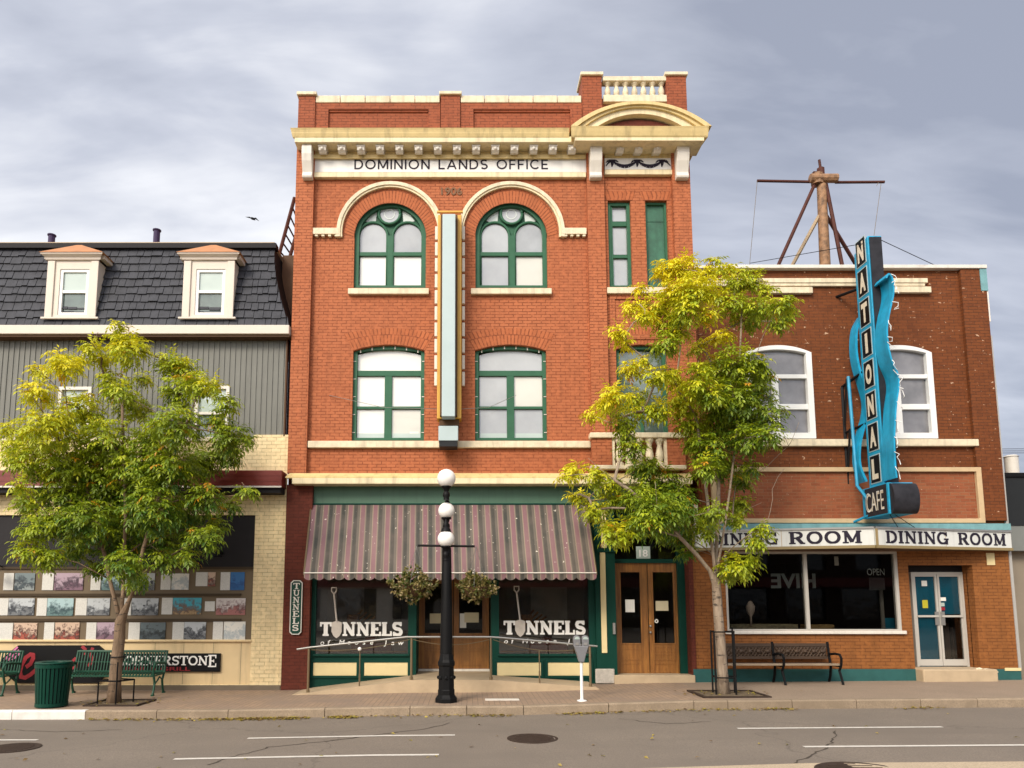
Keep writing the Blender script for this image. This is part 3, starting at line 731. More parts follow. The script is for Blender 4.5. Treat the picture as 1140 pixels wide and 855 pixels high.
# segmental soldier courses over the middle windows
def soldier(op, hh, flare=.22):
    xa, xb, z0, zs, rise = op; n = 20; mb = MB(); mb.uv = []
    lo = arch_outline(xa, xb, z0, zs, rise, n)[2:][::-1]
    w = xb-xa; cx = (xa+xb)/2
    for x, z in lo:
        k = (x-cx)/(w/2); mb.v += [(x, -.006, z+.004), (x+k*flare, -.006, z+hh)]; mb.uv += [(x, 0), (x, .24 * hh/.24)]
    for i in range(n): mb.f.append((2*i, 2*i+2, 2*i+3, 2*i+1))
    mb.build('arch_bricks', M['brick_arch'], main)
soldier(W_ML, .40); soldier(W_MR, .40); soldier(W_MB, .40, .05)
def flat_soldier(op, hh=.24):
    xa, xb, z0, zs, r = op; mb = MB(); mb.uv = []
    mb.v = [(xa-.05,-.006,zs+.004),(xb+.05,-.006,zs+.004),(xb+.12,-.006,zs+hh),(xa-.12,-.006,zs+hh)]; mb.uv = [(xa,0),(xb,0),(xb,.24),(xa,.24)]; mb.f = [(0,1,2,3)]
    mb.build('arch_bricks', M['brick_arch'], main)
flat_soldier(W_N1); flat_soldier(W_N2)
# sills and belt courses
def sill(a, b, c, d, y=-.1, par=None, name='sill', mat='stone'):
    return MB().pbox(a, b, c, d, y, -.0005).build(name, M[mat], par or main, bevel=.012)
sill(387.3, 477.4, 320.6, 327); sill(524.2, 614.4, 320.6, 327); sill(676, 750, 319.6, 326.4)
sill(342.5, 657.8, 490.7, 498.2, name='belt_course')
# date over the arches
mb = MB(); u0, u1, v0, v1 = prect(491, 514.5, 209, 217.5, 0); put_slab(mb, 'ISOG', front(0), u0, u1, v0, v1) if False else put_text(mb, '1906', front(0), u0, u1, v0, v1, bold=.02, th=.02)
mb.build('date_numerals', paint('tan date numerals', (.16,.075,.03), .7), main)

# windows
YF = .10
def inset(op, t): 
    xa, xb, z0, zs, rise = op; return (xa+t, xb-t, z0+t, zs if rise > 1e-6 else zs-t, max(0, rise-(t if rise > .5 else t*.9)))
def frame_ring(op, t, y0, y1, parent, mat='green', name='window', n=20):
    o = arch_outline(*op, n=n); i_ = arch_outline(*inset(op, t), n=n)
    return MB().ring(o, i_, y0, y1).build(name, M[mat], parent)
def px_pane(a, b, c, d, y, parent, mat, rise=0.0, name='pane'):
    x0, x1, z0, z1 = prect(a, b, c, d, y)
    if rise: pts = arch_outline(x0, x1, z0, z1-rise, rise, 16)
    else: pts = arch_outline(x0, x1, z0, z1, 0)
    return MB().prism(pts, y, y+.012).build(name, M[mat], parent)
def px_bars(rects, y0, y1, parent, mat='green', name='sash'):
    mb = MB()
    for i, (a, b, c, d) in enumerate(rects):
        m = (c+d)/2; k = .0012*i
        mb.box(fx(a, m, y0), fx(b, m, y0), y0-k, y1+k, fz(d, y0), fz(c, y0))
    return mb.build(name, M[mat], parent, bevel=.006)
def round_window(op, dx, mat_l, mat_u):
    w = frame_ring(op, .10, YF-.02, YF+.16, main)
    xa, xb, z0, zs, rise = op
    MB().prism(arch_outline(xa+.05, xb-.05, z0+.02, zs, rise-.05, 24), YF+.10, YF+.14).build('tracery', M['green'], w)
    y = YF+.075
    c = lambda v: v+dx
    for a, b in ((400.8, 430.2), (438.8, 469.3)):
        px_pane(c(a), c(b), 249.6, 281, y, w, mat_u if a < 420 else 'pane_reflect_dark', fz(249.6, y)-fz(264, y))
        px_pane(c(a), c(b), 285, 318.6, y, w, mat_l if a < 420 else (mat_l if mat_l == 'blind' else 'blind3'))
        x0, x1, _, z1 = prect(c(a), c(b), 249.6, 281, y); rr = (x1-x0)/2; cx = (x0+x1)/2; cz = z1-rr
        pts = [(cx+(rr+.03)*math.cos(R(t)), YF+.05, cz+(rr+.03)*math.sin(R(t))) for t in range(0, 181, 12)]
        MB().tube([(pts[0][0], YF+.05, z0+.1)] + pts + [(pts[-1][0], YF+.05, z0+.1)], .032, 8).build('light_moulding', M['green'], w, smooth=True)
    cx, cz = fx(c(433.8), 238.8, y), fz(238.8, y); rr = .225
    MB().prism([(cx+rr*math.cos(R(t)), cz+rr*math.sin(R(t))) for t in range(0, 360, 15)], y-.005, y+.02).build('oculus_pane', M['pane_reflect'], w)
    mb = MB(); mb.tube([(cx+(rr+.03)*math.cos(R(t)), YF+.045, cz+(rr+.03)*math.sin(R(t))) for t in range(0, 361, 12)], .035, 8)
    MB().ring([(cx+.13*math.cos(R(t)), cz+.13*math.sin(R(t))) for t in range(0,360,15)], [(cx+.105*math.cos(R(t)), cz+.105*math.sin(R(t))) for t in range(0,360,15)], y-.012, y-.0055).build('oculus_bead', M['pane_frost'], w)
    mb.build('oculus_rim', M['green'], w, smooth=True)
    for sgn in (-1, 1):   # leaded spandrel lights beside the oculus
        pts = [(cx+sgn*.33, cz-.2), (cx+sgn*.30, cz+.12), (cx+sgn*.46, cz+.03), (cx+sgn*.60, cz-.16), (cx+sgn*.52, cz-.19)]
        if sgn < 0: pts = pts[::-1]
        MB().prism(pts, y+.005, y+.03).build('spandrel_pane', M['pane_frost'], w)
    px_bars([(c(431), c(438), 262, 320), (c(398), c(431), 280.6, 284.8), (c(438), c(471), 280.6, 284.8), (c(396), c(472), 318.2, 320.3)], YF+.02, YF+.09, w)
    return w
round_window(W_UL, 0, 'blind', 'pane_reflect'); round_window(W_UR, 135.4, 'pane_reflect', 'pane_reflect')
def seg_window(op, dx, mat):
    w = frame_ring(op, .085, YF-.02, YF+.15, main); y = YF+.075; c = lambda v: v+dx
    xa, xb, z0, zs, rise = op
    x0, x1, za, zb = prect(c(397.5), c(468.8), 386.5, 412.8, y)
    MB().prism(arch_outline(x0, x1, za, zs-.05, rise-.02, 16), y, y+.012).build('pane', M[mat], w)
    for a, b in ((397.5, 428.2), (436, 468.8)):
        px_pane(c(a), c(b), 418.4, 452.6, y, w, mat if a < 420 or mat == 'blind' else 'blind3'); px_pane(c(a), c(b), 455, 488.6, y, w, 'blind3' if (mat == 'blind' and a > 420) else mat)
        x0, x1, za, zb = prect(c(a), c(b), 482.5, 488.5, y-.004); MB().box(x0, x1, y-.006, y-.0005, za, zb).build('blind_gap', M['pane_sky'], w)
    px_bars([(c(395), c(470), 412.6, 418.6), (c(428), c(436.2), 418.7, 490.2), (c(396), c(428.2), 452.4, 455.3), (c(436), c(469), 452.4, 455.3), (c(395), c(470), 488.2, 490.4)], YF+.02, YF+.1, w)
    # christmas light clips along the edge
    mb = MB()
    for k in range(6):
        x = xa+(xb-xa)*(k+.6)/6.2; z = arch_top(op, x); mb.box(x-.012, x+.012, YF-.03, YF-.021, z-.07, z-.005)
    for k in range(5):
        for x in (xa+.03, xb-.03): z = z0+.2+k*.42; mb.box(x-.03, x+.03, YF-.03, YF-.021, z, z+.015)
    mb.build('light_clips', M['bone'], w)
    return w
w = seg_window(W_ML, 0, 'blind'); 
px_pane(456, 466, 480.5, 488, YF+.07, w, 'paper', name='window_card')
seg_window(W_MR, 136.3, 'pane_reflect')
w = frame_ring(W_N1, .075, YF-.02, YF+.15, main)
for a, b, c_, d in ((680.3, 699.5, 228.5, 246.5), (682, 699, 252.5, 283.5), (683, 700, 287.5, 318)): px_pane(a, b, c_, d, YF+.075, w, 'pane_reflect')
px_bars([(679, 701, 246.6, 251.8), (681, 701.5, 283.8, 287.2), (679, 702, 223.6, 228.2), (698.8, 703, 228, 319), (678, 682.4, 228, 319)], YF+.02, YF+.1, w)
w = frame_ring(W_N2, .05, YF-.02, YF+.15, main)
x0, x1, z0, z1 = prect(719.5, 744, 223.4, 319.5, YF+.06)
zm = fz(247.5, YF+.06)
MB().box(x0, x1, YF+.05, YF+.08, z0, zm-.006).box(x0, x1, YF+.046, YF+.08, zm+.006, z1).box(x0, x1, YF+.062, YF+.08, zm-.0055, zm+.0055).build('window_board', M['board_green'], w)
w = frame_ring(W_MB, .08, YF-.02, YF+.15, main)
x0, x1, z0, z1 = W_MB[0], W_MB[1], W_MB[2], W_MB[3]
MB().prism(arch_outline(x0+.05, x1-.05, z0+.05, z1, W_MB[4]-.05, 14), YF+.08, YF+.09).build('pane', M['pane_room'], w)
px_bars([(687, 743, 450, 455), (713, 717, 452, 488)], YF+.02, YF+.08, w)
# recessed brick panel under the narrow windows
mb = MB(); x0, x1, z0, z1 = prect(685, 743, 333, 372, -.03)
mb.ring([(x0-.12,z0-.12),(x1+.12,z0-.12),(x1+.12,z1+.12),(x0-.12,z1+.12)], [(x0,z0),(x1,z0),(x1,z1),(x0,z1)], -.03, -.0005).build('brick_border', M['brick_main'], main)
# little balcony over the side door
yb = -.30
mb = MB()
for a, b in ((659.5, 681.5), (743, 763)): MB().box(fx(a, 503, yb), fx(b, 503, yb), yb, -.13 if a < 700 else YP-.0005, fz(518, yb), fz(487.3, yb)).build('balcony_pier', M['brick_main'], main)
MB().box(fx(657, 484, yb-.06), fx(765, 484, yb-.06), yb-.06, -.13, fz(487.2, yb-.06), fz(481.2, yb-.06)).build('balcony_rail', M['stone'], main, bevel=.02)
MB().box(fx(658, 519, yb-.04), fx(764.5, 519, yb-.04), yb-.04, -.13, fz(522, yb-.04), fz(517.6, yb-.04)).build('balcony_base', M['stone'], main, bevel=.015)
for k in range(5):
    baluster(fx(689.5+11.2*k, 503, yb+.06), yb+.07, fz(517.6, yb-.04)-.004, fz(487.2, yb-.06)+.004, .095).build('baluster', M['stone'], main, smooth=2)
for px in (683, 741.5):
    x = fx(px, 503, yb); MB().box(x-.035, x+.035, yb+.02, yb+.12, fz(517.6, yb-.04), fz(487.2, yb-.06)).build('half_baluster', M['stone'], main)

# lintel cornice over the shop
PL = -.36
prof = [(-.0005, fz(524.2, PL)), (-.2, fz(525.3, PL)), (PL+.02, fz(530.6, PL)), (PL+.02, fz(532, PL)), (-.0005, fz(532, PL))]
xa, xb = XL+.17, fx(771, 535, PL)
mb = MB(); moulding(mb, xa, xb, prof, .45, 0); mb.build('shop_cornice', M['gold'], main)
MB().box(xa, xb, PL, -.0005, fz(538.6, PL), fz(532.1, PL)-.003).build('shop_cornice_band', M['cream'], main, bevel=.01)

# ---------------- ground floor of the office: shop front
YS = .06
zl = fz(539.5, YS); XP = fx(345.5, 650, YP)
MB().box(XL, XP, YP, .5, -.6, fz(537, PL)-.01).build('pier', M['brick_low'], main)
XD = fx(767.5, 690, 0); XE = XR + .02
XE = fx(772.2, 690, 0)
MB().box(XD, XE, YP+.03, .5, -.6, fz(537, PL)-.01).build('pier', M['brick_low'], main)
MB().box(XP+.001, XD-.001, .0, .12, fz(563, 0), fz(537, PL)-.005).build('shop_fascia', M['green_mid'], main)
# shop windows (left and right of the recessed doors) with dark frames and panelled base
def shop_window(a, b, ga, gb, panels, top=590, gl_bot=728):
    x0, x1 = fx(a, 690, YS), fx(b, 690, YS); zt = fz(562, 0)-.005; zb = -.35
    g0, g1, gz0, gz1 = prect(ga, gb, 636, gl_bot, YS)
    mb = MB(); wall(mb, x0, x1, zb, zt, YS, [(g0, g1, gz0, fz(580, YS), 0)], .14)
    f = mb.build('shop_window', M['green_dark'], main)
    MB().box(g0+.001, g1-.001, YS+.06, YS+.07, gz0+.001, fz(580, YS)-.001).build('pane', M['glass'], f)
    MB().box(g0-.03, g1+.03, YS-.05, YS-.0005, gz0-.05, gz0-.003).build('window_ledge', M['green_dark'], f, bevel=.008)
    for p, q in panels:
        r0, r1, rz0, rz1 = prect(p, q, 737.5, 752.3, YS-.02)
        MB().box(r0, r1, YS-.022, YS-.0005, rz0, rz1).build('base_panel', M['panel_cream'], f, bevel=.008)
        mb = MB().ring([(r0-.05,rz0-.05),(r1+.05,rz0-.05),(r1+.05,rz1+.05),(r0-.05,rz1+.05)], [(r0-.002,rz0-.002),(r1+.002,rz0-.002),(r1+.002,rz1+.002),(r0-.002,rz1+.002)], YS-.035, YS-.0008)
        mb.build('panel_frame', M['green_dark'], f)
    return f, g0, g1, gz0
XW0 = XP+.002
fl, g0, g1, gb = shop_window(346, 463.5, 351.5, 454.5, ((348.7, 397), (405.3, 454)))
fr, h0, h1, hb = shop_window(547, 663, 555.5, 655.5, ((553.3, 602.3), (610, 657.5)))
xl2, xr2 = fx(463.5, 690, YS), fx(547, 690, YS)
YD = .95
# side cheeks, head and floor of the door recess
mb = MB().box(xl2-.1, xl2-.0005, YS+.141, YD+.1, -.35, fz(562, 0)-.006).box(xr2+.0005, xr2+.1, YS+.141, YD+.1, -.35, fz(562, 0)-.006)
mb.build('door_cheek', M['green_dark'], main)
MB().box(xl2, xr2, YS, YD+.1, fz(600, YS), fz(562, 0)-.006).build('recess_head', M['green_dark'], main)
ZL = fz(746.3, YD)   # landing level
# shop room behind the glass
def room(x0, x1, y0, y1, z0, z1, mat, parent, name='interior'):
    mb = MB().add([(x0,y0,z0),(x1,y0,z0),(x1,y1,z0),(x0,y1,z0),(x0,y0,z1),(x1,y0,z1),(x1,y1,z1),(x0,y1,z1)], [(0,1,2,3),(4,5,6,7),(1,2,6,5),(2,3,7,6),(3,0,4,7)])
    return mb.build(name, M[mat], parent)
zc_ = fz(562, 0)-.02
room(XP+.03, xl2-.12, YS+.145, 1.7, ZL-.1, zc_, 'room', main); room(xr2+.12, fx(663, 690, YS), YS+.145, 1.7, ZL-.1, zc_, 'room', main)
# things shown in the shop windows
for (q0, q1, zb_), sc in (((g0, g1, gb), 0), ((h0, h1, hb), 1)):
    w_ = q1-q0
    rm = MB().box(q0+.35*w_, q0+.8*w_, .5, 1.0, ZL-.1, zb_+.22); rm.box(q0+.5*w_, q0+.62*w_, .55, .9, zb_+.22, zb_+.36)
    rm.build('window_display', M['rag'], main, bevel=.04)
    MB().box(q0+.02*w_, q0+.98*w_, .3, .36, zb_+.02, zb_+.05).build('display_shelf', M['wood'], main)
    mb = MB()
    for k in range(4):
        x = q0+w_*(.26+.05*k); mb.tube([(x, 1.0+.05*k, zb_+.55), (x+.35, 1.1, zb_+.95-.05*k)], .025, 6)
    mb.build('timber_rack', M['wood'], main)
    MB().box(q0+w_*.42, q0+w_*.86, 1.5, 1.55, zb_+.6, zb_+1.5).build('wall_poster', paint('dim grey poster', (.42,.39,.33) if sc else (.12,.10,.07), .7, .5, .5, 2), main)
    MB().box(q0+w_*.28, q0+w_*.4, .8, 1.2, zb_+.6, zb_+.85).build('display_crate', M['wood'], main, bevel=.02)
# lettering and shovel on the glass
M['shovel'] = paint('grey shovel transfer', (.55,.50,.44), .5, .5, .6, 8); M['vinyl'] = paint('white window lettering', (.80,.79,.75), .4, .1)
def tunnels(ua, ub, va, vb, sa, par, ox):
    y = YS+.058
    u0, u1, v0, v1 = prect(ua, ub, va, vb, y)
    mb = MB(); wdt = u1-u0
    put_slab(mb, 'T', front(y), u0, u0+wdt*.135, v0, v1, wt=1.55); put_slab(mb, 'NNELS', front(y), u0+wdt*.272, u1, v0, v1, gap=.07, wt=1.5)
    mb.build('lettering', M['vinyl'], par)
    mb = MB(); a0, a1, b0, b1 = prect(ua-1.5, ub+2, vb+4, vb+10.5, y)
    hh = (b1-b0)*.82
    put_spaced(mb, 'of', front(y), a0, a0+(a1-a0)*.15, b0+.015, hh); put_spaced(mb, 'Moose', front(y), a0+(a1-a0)*.22, a0+(a1-a0)*.66, b0+.02, hh); put_spaced(mb, 'Jaw', front(y), a0+(a1-a0)*.73, a0+(a1-a0)*1.0, b0+.01, hh)
    mb.build('script_lettering', M['vinyl'], par)
    bx = u0+wdt*.2; mb = MB(); ys = y-.012
    w2 = wdt*.062
    mb.prism([(bx-w2, v1-.01), (bx-w2, v0+.09), (bx-w2*.6, v0+.0), (bx, v0-.05), (bx+w2*.6, v0), (bx+w2, v0+.09), (bx+w2, v1-.01), (bx+.03, v1+.02), (bx-.03, v1+.02)], ys, ys+.004)
    tx = bx-.08*wdt*.5; tz = v1+.62
    mb.tube([(bx, ys, v1), (tx, ys, tz)], .02, 6)
    mb.tube([(tx, ys, tz), (tx-.055, ys, tz+.06), (tx-.055, ys, tz+.14), (tx+.05, ys, tz+.14), (tx+.05, ys, tz+.06), (tx, ys, tz)], .017, 6)
    mb.build('shovel_emblem', M['shovel'], par)
tunnels(356.5, 448, 692.5, 708, 0, fl, 0); tunnels(561, 651.5, 691, 706.5, 0, fr, 0)

def leaf_door(a, b, c, d, y, par, ga, gb, gc, gd, panels, name='door', gl='glass_dim'):
    x0, x1, z0, z1 = prect(a, b, c, d, y); g0_, g1_, gz0_, gz1_ = prect(ga, gb, gc, gd, y)
    mb = MB(); wall(mb, x0+.004, x1-.004, z0, z1, y, [(g0_, g1_, gz0_, gz1_, 0)], .05)
    dd = mb.build(name, M['wood'], par)
    MB().box(g0_, g1_, y+.02, y+.03, gz0_, gz1_).build('pane', M[gl], dd)
    mb = MB().ring([(g0_-.03,gz0_-.03),(g1_+.03,gz0_-.03),(g1_+.03,gz1_+.03),(g0_-.03,gz1_+.03)], [(g0_,gz0_),(g1_,gz0_),(g1_,gz1_),(g0_,gz1_)], y-.012, y-.0005)
    for (p, q, r, s) in panels:
        e0, e1, f0, f1 = prect(p, q, r, s, y)
        mb.ring([(e0,f0),(e1,f0),(e1,f1),(e0,f1)], [(e0+.025,f0+.025),(e1-.025,f0+.025),(e1-.025,f1-.025),(e0+.025,f1-.025)], y-.01, y-.0006)
    mb.build('door_mouldings', M['wood'], dd); return dd
d1 = leaf_door(465, 504.5, 628, 745.2, YD, main, 473, 497, 650, 705, ((472, 498, 712, 722), (472, 498, 724, 741)))
d2 = leaf_door(505, 544.5, 628, 745.2, YD, main, 511, 537, 650, 705, ((511, 538, 712, 722), (511, 538, 724, 741)))
px_pane(478.5, 493, 683, 694, YD+.012, d1, 'paper_tan', name='door_notice'); px_pane(517, 533, 682, 693, YD+.010, d2, 'paper_tan', name='door_notice'); px_pane(512, 519, 683, 699, YD+.014, d2, 'paper', name='door_notice')
x0, x1 = fx(465, 746, YD), fx(545, 746, YD)
MB().box(x0, x1, YD-.06, YD+.06, ZL-.05, ZL+.035).build('door_threshold', M['bone'], main)
MB().box(x0-.1, x1+.1, YD+.03, YD+.1, fz(628, YD)+.001, fz(590, YD)).build('door_head', M['green_dark'], main)
room(xl2-.02, xr2+.02, YD+.2, 3.0, ZL-.1, zc_, 'room', main)

# side entrance with double oak doors and transom
YE = .32
xe0, xe1 = fx(685.5, 690, 0), XD
mb = MB().box(fx(663, 690, 0)+.001, xe0, -.06, YE+.1, -.35, fz(562, 0)-.006)
mb.build('door_pilaster', M['green_dark'], main)
for c_, d in ((566, 610), (615, 727)): MB().pbox(669, 675, c_, d, -.085, -.0605).build('pilaster_strip', M['panel_cream'], main, bevel=.006)
MB().pbox(664, 685.8, 610.5, 614.5, -.10, -.0605).build('pilaster_band', M['green_dark'], main)
MB().pbox(663, 684.5, 744.6, 761, -.10, -.0605).build('plinth_block', M['granite'], main, bevel=.02)
MB().box(xe1-.16, xe1-.001, YE-.1, YE+.1, -.1, fz(562, 0)-.006).build('door_jamb', M['green_dark'], main)
MB().box(xe0+.001, xe1-.161, YE-.05, YE+.08, fz(627, YE)+.002, fz(622.5, YE)).build('transom_bar', M['green_dark'], main)
MB().box(xe0+.001, xe1-.161, YE, YE+.08, fz(586, YE), fz(562, 0)-.006).build('transom_head', M['green_dark'], main)
tz0, tz1 = fz(622.5, YE)+.001, fz(586, YE)-.001
tw = MB().box(xe0+.002, xe1-.162, YE+.02, YE+.03, tz0, tz1).build('transom_pane', M['glass_dim'], main)
n18 = px_pane(708.3, 723.8, 608.3, 621.8, YE-.01, main, 'pane_sky', name='number_panel')
mb = MB(); u0, u1, v0, v1 = prect(711.5, 721, 612, 620, YE-.01); put_text(mb, '18', front(YE-.012), u0, u1, v0, v1, .02); mb.build('house_number', M['white'], n18)
e1 = leaf_door(684.5, 721.8, 627, 751.5, YE, main, 691.5, 713, 637, 716, ((691.5, 713.5, 722, 735), (691.5, 713.5, 738, 749)))
e2 = leaf_door(722.2, 759.5, 627, 751.5, YE, main, 727.5, 750, 637, 716, ((728, 752, 720, 726), (728, 752, 728, 735), (728, 752, 738, 749)))
px_pane(696.3, 706.5, 667.5, 681.5, YE+.012, e1, 'paper', name='door_notice'); px_pane(730, 744, 669, 680, YE+.012, e2, 'paper_tan', name='door_notice')
mb = MB()
for z in (697, 704): mb.ball((fx(723.8, z, YE), YE-.03, fz(z, YE)), .028, 8)
mb.build('door_knob', M['steel'], e2, smooth=True)
cx, cz = fx(731, 691.5, YE), fz(691.5, YE)
MB().ring([(cx+.045*math.cos(R(t)), cz+.045*math.sin(R(t))) for t in range(0,360,30)], [(cx+.02*math.cos(R(t)), cz+.02*math.sin(R(t))) for t in range(0,360,30)], YE+.010, YE+.016).build('round_sticker', M['paper'], e2)
MB().pbox(682.5, 685.2, 693.5, 706, -.12, -.0605).build('bell_box', M['steel'], main)
room(xe0, xe1-.02, YE+.12, 3.0, 0, zc_, 'room', main)
mb = MB()
for k in range(5): mb.box(fx(705, 690, .9), fx(714, 690, .9), .9, .93, .75+.32*k, .80+.32*k)
mb.build('hall_shelves', paint('dim grey shelves', (.22,.22,.21), .6), main)
MB().box(fx(684, 755, -.12), fx(774, 755, -.12), -.14, YE+.1, -.3, fz(751.8, -.14)).build('door_step', M['concrete'], main, bevel=.015)
MB().pbox(773.5, 777.2, 562, 590, -.14, -.0915).build('corner_trim', M['bone'], main)

# entrance ramp in front of the shop with its landing
xa, xb = fx(338, 765, -1.0), fx(664, 765, -1.0); xm0, xm1 = fx(458, 757, -1.0), fx(547, 757, -1.0)
mb = MB(); zl_ = ZL - .015
P = [(xa-.35, gz(xa)-.02), (xa, gz(xa)+.03), (xm0, zl_), (xm1, zl_), (xb, gz(xb)+.05), (xb+.1, gz(xb)-.02)]
vs = []; 
for x, z in P: vs += [(x, -1.02, z), (x, YD, z), (x, -1.02, -.6), (x, YD, -.6)]
fs = []
for i in range(len(P)-1):
    b = 4*i; fs += [(b, b+4, b+5, b+1), (b, b+2, b+6, b+4)]
mb.add(vs, fs).build('ramp', M['concrete'], kind='structure')
def ramp_z(x):
    for (x0, z0), (x1, z1) in zip(P, P[1:]):
        if x <= x1: return z0 + (z1-z0)*(x-x0)/(x1-x0)
    return gz(x)
rail = thing('handrail', 'low brushed metal handrail along the entrance ramp on brown posts', 'railing', (0, -1, 0))
yr = -.98
hz = fz(709.2, yr)
hp = [(fx(330.5, 723, yr), yr, fz(723, yr)), (fx(343, 721, yr), yr, fz(721, yr)), (fx(452, 710, yr), yr, hz), (fx(462, 709, yr), yr, hz), (fx(546, 709, yr), yr, hz), (fx(556, 710, yr), yr, hz-.01), (fx(660, 719, yr), yr, fz(719, yr)), (fx(665, 719.5, yr), yr, fz(719.5, yr))]
MB().tube(hp, .021, 10).build('rail_bar', M['steel'], rail, smooth=2)
def rail_z(x):
    for p, q in zip(hp, hp[1:]):
        if x <= q[0]: return p[2] + (q[2]-p[2])*(x-p[0])/(q[0]-p[0])
    return hp[-1][2]
for px in (343.5, 458, 546.5, 657):
    x = fx(px, 740, yr); MB().tube([(x, yr, ramp_z(x)-.05), (x, yr, rail_z(x)-.02)], .024, 8).tube([(x, yr, ramp_z(x)-.04), (x, yr, ramp_z(x)+.06)], .036, 8).build('post', M['brass'], rail, smooth=2)
for px in (400.5, 600.5):
    x = fx(px, 740, yr); MB().tube([(x, yr, ramp_z(x)-.05), (x, yr, fz(724, yr))], .012, 6).tube([(x, yr, ramp_z(x)-.03), (x, yr, ramp_z(x)+.25)], .018, 6).build('thin_post', M['brass'], rail, smooth=2)
x = fx(400.5, 723, yr); MB().ball((x, yr-.02, fz(722.5, yr)), .04, 8).build('knob', M['globe'], rail, smooth=True)
mb = MB()
for a, b, s in ((347, 456, .10), (460, 545, .12), (549, 655, .15)):
    pts = []
    for i in range(13):
        t = i/12; x = fx(a+(b-a)*t, 712, yr); pts.append((x, yr, rail_z(x)-.05 - s*4*t*(1-t)*.9))
    mb.tube(pts, .008, 5)
mb.build('slack_cable', M['brass'], rail)

# striped awning
aw = thing('awning', 'faded mauve and grey striped shop awning with scalloped edge over the ramp', 'awning', (0, -.5, 2.5))
def m_awning():
    m, nt, bs, N, L = nmat('striped awning cloth'); tc = N('ShaderNodeTexCoord'); sp = N('ShaderNodeSeparateXYZ'); L(tc.outputs['UV'], sp.inputs[0])
    md = N('ShaderNodeMath'); md.operation = 'FRACT'; L(sp.outputs[0], md.inputs[0])
    r = N('ShaderNodeValToRGB'); r.color_ramp.interpolation = 'CONSTANT'; L(md.outputs[0], r.inputs[0])
    mv, dk, cr, gy = (.175,.086,.098,1), (.036,.036,.030,1), (.235,.18,.13,1), (.098,.085,.068,1)
    stops = [(0, cr), (.07, mv), (.40, cr), (.45, gy), (.53, dk), (.80, gy), (.93, gy)]
    e = r.color_ramp.elements; e[0].position, e[0].color = stops[0]; e[1].position, e[1].color = stops[1]
    for p, c in stops[2:]: k = e.new(p); k.color = c
    c = mixc(nt, noise_fac(nt, tc.outputs['Object'], 1.3, 5, .4, .75), r.outputs[0], (.30,.22,.18))
    c = mixc(nt, .75, c, r.outputs[0])
    st = noise_fac(nt, tc.outputs['Object'], 3.2, 5, .5, .75, stretch=(2, .3, .3)); k = N('ShaderNodeMath'); k.operation = 'MULTIPLY'; L(st, k.inputs[0]); k.inputs[1].default_value = .35
    c = mixc(nt, k.outputs[0], c, (.12,.085,.07))
    c = mixc(nt, noise_fac(nt, tc.outputs['Object'], 15, 3, .69, .72, stretch=(1.2, 1, .6)), c, (.66,.60,.50))
    L(c, bs.inputs['Base Color']); bs.inputs['Roughness'].default_value = .8; return m
M['awning'] = m_awning()
yt, ybm = -.03, -1.12
at0, at1 = fx(346.5, 561, yt), fx(653, 561, yt); ab0, ab1 = fx(338.5, 639, ybm), fx(664, 639, ybm); zt, zb = fz(561.3, yt), fz(637.5, ybm)
mb = MB(); mb.uv = []; nx, ny = 120, 10
for j in range(ny+1):
    t = j/ny
    for i in range(nx+1):
        s = i/nx; x0 = at0+(at1-at0)*s; x1 = ab0+(ab1-ab0)*s
        sag = .045*math.sin(math.pi*t)*(1+.45*math.sin(s*38)+.2*math.sin(s*91+1)) + .012*math.sin(s*23+t*5)*math.sin(math.pi*t)
        mb.v.append((x0+(x1-x0)*t, yt+(ybm-yt)*t, zt+(zb-zt)*t-sag)); mb.uv.append((s*22.3, t))
for j in range(ny):
    for i in range(nx): a = j*(nx+1)+i; mb.f.append((a, a+1, a+nx+2, a+nx+1))
mb.build('canopy', M['awning'], aw, smooth=True)
mb = MB(); mb.uv = []; n = 29*10
for i in range(n+1):
    s = i/n; x = ab0+(ab1-ab0)*s; ph = abs(math.sin(math.pi*29*s))
    d = .10 + .055*ph**.7
    mb.v += [(x, ybm-.004, zb-.001), (x, ybm-.004-.012*math.sin(s*90), zb-d)]; mb.uv += [(s*22.3, 0), (s*22.3, .1)]
for i in range(n): mb.f.append((2*i, 2*i+2, 2*i+3, 2*i+1))
mb.build('valance', M['awning'], aw)
MB().tube([(ab0, ybm-.012, zb-.005), (ab1, ybm-.012, zb-.005)], .012, 6).build('front_piping', M['bone'], aw)
for X0, X1 in ((at0, ab0), (at1, ab1)):
    MB().tube([(X0, yt, zt-.02), (X1, ybm, zb-.02)], .02, 6).tube([(X1, ybm, zb-.03), (X0, -.03, zb-.03)], .02, 6).build('side_arm', M['brass'], aw)
MB().tube([(at0, yt-.01, zt), (at1, yt-.01, zt)], .02, 6).build('top_bar', M['green_dark'], aw)

